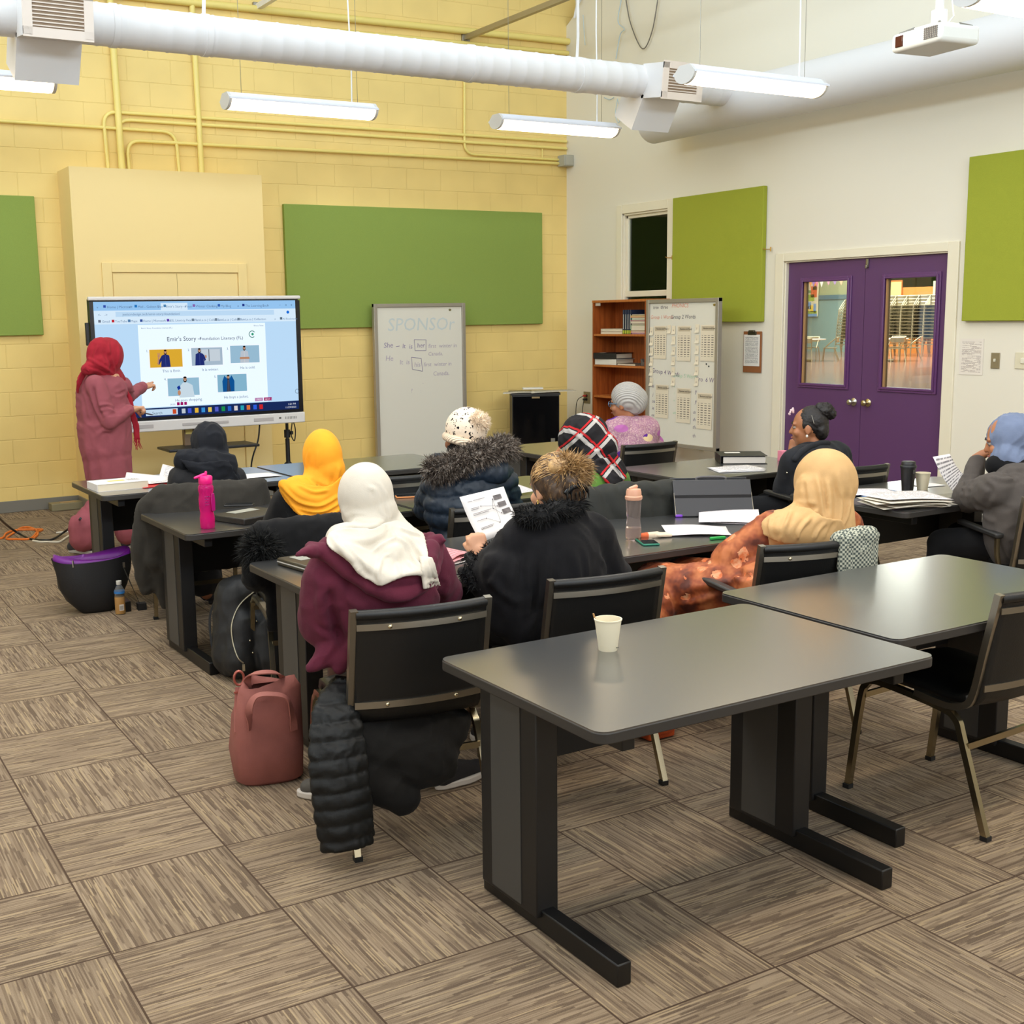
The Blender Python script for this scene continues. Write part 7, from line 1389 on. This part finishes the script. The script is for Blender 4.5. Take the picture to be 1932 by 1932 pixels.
def flat(px4,label,mat,z=None,curl=0,name='paper_sheet',cat='paper',group=None,zs=None):
    z=Z+.002 if z is None else z; q=[WZ(x,y,z) for x,y in px4]   # near-left, near-right, far-right, far-left
    zz=zs or (0,0,0,0); q=[p_+V(0,0,k) for p_,k in zip(q,zz)]
    mid=lambda a,b: (a+b)/2+V(0,0,curl)
    return paper([[q[0],mid(q[0],q[1]),q[1]],[(q[0]+q[3])/2,(q[0]+q[1]+q[2]+q[3])/4+V(0,0,curl),(q[1]+q[2])/2],[q[3],mid(q[3],q[2]),q[2]]],label,mat,name,cat=cat,group=group)
def rect(cx,cy,w,h,rz,z,label,mat,curl=0,zs=(0,0,0,0),name='paper_sheet',cat='paper',group=None):
    e1=V(math.cos(rz),math.sin(rz),0)*w/2; e2=V(-math.sin(rz),math.cos(rz),0)*h/2; c=V(cx,cy,z); q=[c-e1-e2,c+e1-e2,c+e1+e2,c-e1+e2]; q=[p_+V(0,0,k) for p_,k in zip(q,zs)]
    mid=lambda a,b: (a+b)/2+V(0,0,curl)
    return paper([[q[0],mid(q[0],q[1]),q[1]],[(q[0]+q[3])/2,(q[0]+q[1]+q[2]+q[3])/4+V(0,0,curl),(q[1]+q[2])/2],[q[3],mid(q[3],q[2]),q[2]]],label,mat,name,cat=cat,group=group)
rect(2.00,4.42,.16,.12,D(10),Z+.036,'white sheet sticking out of the organizer notebook',PW,zs=(0,0,.01,.01))
# pink booklet of P1/P2
for i,(dx,dy,rz,mt,lb) in enumerate([(0,0,D(20),PW,'white sheet lying at the bottom of the pink handout pile'),(.005,.01,D(24),None,'pink handout lying on the white sheet between the two women'),(.0,.03,D(30),None,'topmost pink handout with a curled corner between the two women')]):
    PKP=printed('pink_print',(226,158,164),(120,90,96),12,.6,(0,1),sc=.7)
    rect(2.36+dx,4.20+dy,.20,.27,rz,Z+.004+.006*i,lb,mt or PKP,curl=.006*i,zs=(0,0,.03*(i==2),0))
# worksheet held by P2
hp=[W(867,938,3.99),W(950,918,3.97),W(984,992,3.86),W(907,1024,3.88)]
hp=[hp[3],hp[2],hp[1],hp[0]]
t=thing('worksheet','white matching exercise sheet held up by the woman in the black poncho','paper',world=True)
a,b,c,d=hp; G=[[a,(a+b)/2,b],[(a+d)/2+V(0,.01,0),(a+b+c+d)/4+V(0,.012,0),(b+c)/2+V(0,.01,0)],[d,(c+d)/2,c]]
sh=MB().sheet(G,.0012,4).build('sheet',PW,t,smooth=180)
def onp(u,v,off=-.004): return a*(1-u)*(1-v)+b*u*(1-v)+c*u*v+d*(1-u)*v+V(0,off+.012*(1-(2*u-1)**2*0)*(4*v*(1-v))*.8,0)
m=MB(); 
for u,v in ((.78,.80),(.82,.62),(.85,.44)):
    m.quad(onp(u-.09,v-.055),onp(u+.09,v-.055),onp(u+.09,v+.055),onp(u-.09,v+.055))
m.build('printed_picture',plain('print_grey',(104,98,98),.7,var=.4,bs=400),sh); m=MB()
for u0,v0,u1 in ((.12,.86,.22),(.25,.862,.5),(.13,.70,.32),(.13,.672,.30),(.13,.58,.55),(.13,.553,.48),(.15,.42,.34),(.15,.26,.46),(.15,.235,.42)): m.tube([onp(u0,v0),onp(u1,v0)],.0008,4)
for (u0,v0),(u1,v1) in (((.36,.70),(.70,.60)),((.58,.57),(.66,.78)),((.60,.57),(.70,.44)),((.36,.42),(.60,.25)),((.62,.25),(.66,.78))): m.tube([onp(u0,v0),onp(u1,v1)],.0005,4)
for u,v in ((.36,.70),(.60,.57),(.36,.42),(.60,.25),(.66,.78),(.70,.60),(.72,.43)): m.ell(onp(u,v),(.0022,.0022,.0022),n=5)
m.build('printed_lines',plain('print_dark',(110,104,108),.7),sh)
# table A2 papers
rect(3.63,4.06,.28,.215,D(-32),Z+.006,'open printed pages nearest the table edge beside the green marker',PR1,curl=.006,zs=(.0,.0,0,.01))
rect(3.66,4.09,.28,.215,D(-38),Z+.002,'white sheets lying under the open printed pages',PW)
rect(3.96,4.20,.28,.215,D(-42),Z+.010,'open printed page in front of the accordion case',PR1,curl=.004,zs=(0,0,.03,.012)); rect(4.01,4.16,.28,.215,D(-48),Z+.004,'second printed page under the one in front of the accordion case',PR1)
t=thing('marker','bright green highlighter at the table edge','marker',tuple(WZ(1354,1018,Z)),D(-12)); MB().box((0,0,.007),(.075,.016,.013)).build('barrel',plain('marker_green',(30,160,70),.4),t,bevel=.004)
t=thing('purple_eraser','small purple eraser lying near the accordion case','eraser',tuple(WZ(1281,976,Z)),D(-20)); MB().box((0,0,.007),(.034,.016,.013)).build('cap_body',plain('cap_purple',(124,60,190),.4),t,bevel=.004)
t=thing('glove','cream knitted glove with an orange cuff beside the clear bottle','glove',tuple(WZ(1240,1014,Z)),D(-14)); m=MB(); m.cap((-.05,0,.012),(.0,0,.012),.014,.016)
for k in range(4): m.cap((0,-.015+.010*k,.012),(.055,-.022+.014*k,.010),.009,.008)
blob(m,'knit_body',cloth('cream_knit_glove',(226,206,180),.06,bump=.6),t,.004,1); m=MB(); m.cap((-.075,0,.012),(-.05,0,.012),.013,.015); blob(m,'cuff',cloth('orange_cuff',(226,110,70),.1),t,.004,1)
# accordion case
t=thing('accordion_case','black expanding file case with a handle standing at the back of the table','case',(4.02,4.38,Z),D(-32))
AC=plain('case_black_plastic',(46,46,50),.4)
MB().prism([(0,0),(.05,.0),(.135,.155),(.11,.165)],(-.19,-.07,.003),(0,1,0),(0,0,1),(1,0,0),.38).build('lid_flap',AC,t,bevel=.004); m=MB()
for k in range(8): m.bb((-.185,-.015+.018*k,.0),(.185,-.008+.018*k,.10+.008*k))
m.build('file_pockets',plain('case_pocket',(18,18,20),.6),t); MB().bb((-.19,.13,0),(.19,.136,.165)).build('back_panel',AC,t,bevel=.002)
MB().tube(catmull([(-.07,.055,.158),(-.06,.055,.178),(.06,.055,.178),(.07,.055,.158)],6),.006,8).build('handle',plain('handle_grey',(84,82,82),.35),t,smooth=60)
MB().tube([(-.188,-.072,.008),(-.188,.045,.165),(.188,.045,.165),(.188,-.072,.008)],.0015,5).build('stitching',plain('stitch_cream',(170,160,140),.6),t)
# table C
t=thing('phrase_book','thick white paperback with a yellow print on the front left table','book',(1.865,7.17,Z),D(2))
MB().box((0,0,.022),(.30,.21,.040)).build('pages',plain('page_edges',(226,214,190),.8),t,bevel=.002); MB().box((0,0,.043),(.305,.215,.002)).box((0,0,.001),(.305,.215,.002)).box((-.152,0,.022),(.003,.215,.043)).build('cover',PW,t,bevel=.001); MB().quad((-.06,-.02,.0445),(.04,-.02,.0445),(.04,.03,.0445),(-.06,.03,.0445)).build('cover_print',plain('cover_yellow',(232,206,110),.6),t)
m=MB(); [m.quad((.06+.012*i,-.03,.0446),(.065+.012*i,-.03,.0446),(.065+.012*i,.05-.01*(i%3),.0446),(.06+.012*i,.05-.01*(i%3),.0446)) for i in range(6)]; m.build('cover_lettering',plain('cover_grey',(130,124,130),.6),t)
rect(2.10,7.16,.26,.20,D(8),Z+.003,'red folder under the loose sheets on the front left table',plain('red_folder',(196,34,40),.5),name='folder',cat='folder')
rect(2.17,7.22,.22,.16,D(-10),Z+.010,'white printed sheet on the red folder',PR2,curl=.004)
rect(2.08,7.32,.25,.15,D(-22),Z+.012,'white sheet with a raised left corner beside the thick book',PW,zs=(.0,.0,.01,.045))
rect(2.30,7.34,.24,.16,D(-28),Z+.012,'white printed sheet with its corner standing up on the front left table',PR2,zs=(.0,0,.02,.075),curl=-.005)
rect(2.72,7.16,.30,.20,D(4),Z+.004,'white sheet lying right of the black hijab woman',PW,curl=.003)
# spiral notebook in front of P5/P6
rect(3.62,5.56,.22,.17,D(15),Z+.012,'white spiral notebook page behind the held worksheet',PR1,zs=(0,0,.03,.02),name='spiral_notebook',cat='notebook')
# table D2
t=thing('ring_binder','black ring binder with silver edge on the table of the woman with the hair bun','binder',(5.62,5.86,Z),D(-35)); MB().box((0,0,.0535),(.30,.27,.004)).box((0,0,.002),(.30,.27,.004)).box((-.148,0,.027),(.004,.27,.054)).build('cover',BP,t,bevel=.002); MB().box((.004,-.004,.026),(.27,.24,.040)).build('pages',plain('page_edges_pale',(214,206,196),.7),t); MB().box((-.05,.05,.056),(.10,.06,.001)).build('label_sticker',WP,t)
for i in range(3): rect(5.30+.01*i,5.56+.012*i,.30,.21,D(-24+7*i),Z+.003+.003*i,['lowest sheet in the paper pile before the ring binder','middle sheet in the paper pile before the ring binder','top printed sheet in the paper pile before the ring binder'][i],PR2 if i==2 else PW)
t=thing('pink_box','small pink box standing behind the jacket sleeve beside the ring binder','box',(5.86,5.72,Z),D(-10)); MB().box((0,0,.035),(.05,.05,.07)).build('box_body',plain('box_pink',(222,130,150),.6),t,bevel=.002)
# table D1
for i in range(5): rect(4.98+.02*math.sin(i*2),4.02+.015*math.cos(i*3),.36,.26,D(-20+8*math.sin(i*2.3)),Z+.006+.008*i,['lowest newspaper','second lowest newspaper','middle newspaper','second newspaper from the top','topmost newspaper'][i]+' in the pile at the table corner by the beige hijab',NP if i<4 else PR2,curl=.006,zs=(.004*i,0,.01,.004),name='newspaper',cat='newspaper',group='newspaper pile')
rect(5.18,4.36,.28,.22,D(-18),Z+.005,'blue covered folder behind the newspapers',plain('blue_cover',(66,104,160),.5),name='folder',cat='folder'); rect(5.15,4.40,.28,.21,D(-26),Z+.011,'white sheets lying on the blue folder',PR1,curl=.003); 
rect(5.66,4.42,.16,.11,D(-8),Z+.003,'small white sheet behind the second paper cup',PW)
q=[W(1760,862,4.15),W(1792,856,4.12),W(1828,905,4.02),W(1806,938,4.04)]
a,b,c,d=q[0],q[1],q[2],q[3]
paper([[d,(c+d)/2,c],[(a+d)/2+V(0,.01,-.008),(a+b+c+d)/4+V(0,.01,-.008),(b+c)/2+V(0,.01,-.008)],[a,(a+b)/2,b]],'white printed sheet standing up in front of the person in the grey hoodie',PR2)
t=thing('tablet','dark tablet lying under the elbow of the person in the grey hoodie','tablet',tuple(WZ(1788,938,Z)),D(-6)); MB().box((0,0,.004),(.20,.12,.008)).build('tablet_body',plain('tablet_glass',(60,62,58),.1),t,bevel=.003)
# ---- hall furniture far behind the doors
HA=plain('brushed_hall_steel',(178,166,136),.35,.8); HB_=plain('hall_chair_back',(150,136,104),.4,.6)
def hallchair():
    t=thing('hall_chair','x','chair'); m=MB()
    m.bb((-.22,-.20,.42),(.22,.22,.445)); m.build('seat',HB_,t); G=[[V(x,-.21-.05*(1-(x/.24)**2),z) for x in (-.24,0,.24)] for z in (.62,.70,.80)]; MB().sheet(G,.02,3).build('backrest',HA,t,smooth=180)
    for s in (-1,1):
        MB().tube([(s*.24,.24,0),(s*.23,.20,.42),(s*.23,.0,.62),(s*.23,-.20,.78)],.014,6).build('leg_frame',HA,t); MB().tube([(s*.23,-.12,.42),(s*.24,-.27,0)],.014,6).build('leg',HA,t)
    return t
hc=hallchair(); fst=True
def puth(x,y,z,rz,lb,gp):
    global fst
    if fst: hc.location=(x,y,z); hc.rotation_euler=(0,0,rz); hc['label']=lb; hc['group']=gp; fst=False; return
    c=dup(hc,(x,y,z),rz,lb,gp)
base_px=[1672,1693,1714,1737,1758]
for i,px in enumerate(base_px):
    q=WX(px,640,36.4)
    nm=['first','second','third','fourth','fifth'][i]
    for k in range(13):
        puth(q[0]+.006*k,q[1]+.004*k,.0+k*.115,D(100),'stacked metal chair in the %s stack from the left behind the right door pane'%nm,'stacked chairs in the %s hall stack'%nm)
q=WX(1592,640,35.0)
for k in range(12): puth(q[0]-.01*k,q[1]-.02*k,k*.115,D(100),'stacked metal chair of the stack at the right rim of the left door pane','stacked chairs seen in the left pane')
def hallset(px,X,lab,chairs):
    q=WX(px,640,X); t=thing('hall_table','pale round topped table in the hall, %s'%lab,'table',(q[0],q[1],0))
    MB().lathe([(.0,.70),(.68,.70),(.70,.715),(.70,.735),(.0,.735)],n=28).build('tabletop',plain('hall_table_top',(196,184,164),.4),t,smooth=40); MB().tube([(0,0,0),(0,0,.7)],.04,10).tube([(-.35,0,.03),(.35,0,.03)],.03,8).tube([(0,-.35,.03),(0,.35,.03)],.03,8).build('pedestal',HA,t)
    for i,a in enumerate(chairs):
        puth(q[0]+.85*math.cos(a),q[1]+.85*math.sin(a),0,a+PI/2,'metal chair %s of the hall table %s'%(['nearest, right side','left side','far side'][i%3],lab),'chairs at the hall tables')
hallset(1518,31.0,'behind the left door pane',[-.9,3.9,.5]); hallset(1672,32.5,'behind the right door pane',[-.9,4.2,.3])
for o in list(bpy.data.objects):
    if o.get('_w') is not None: del o['_w']
# roots of figures carry children given in room coordinates
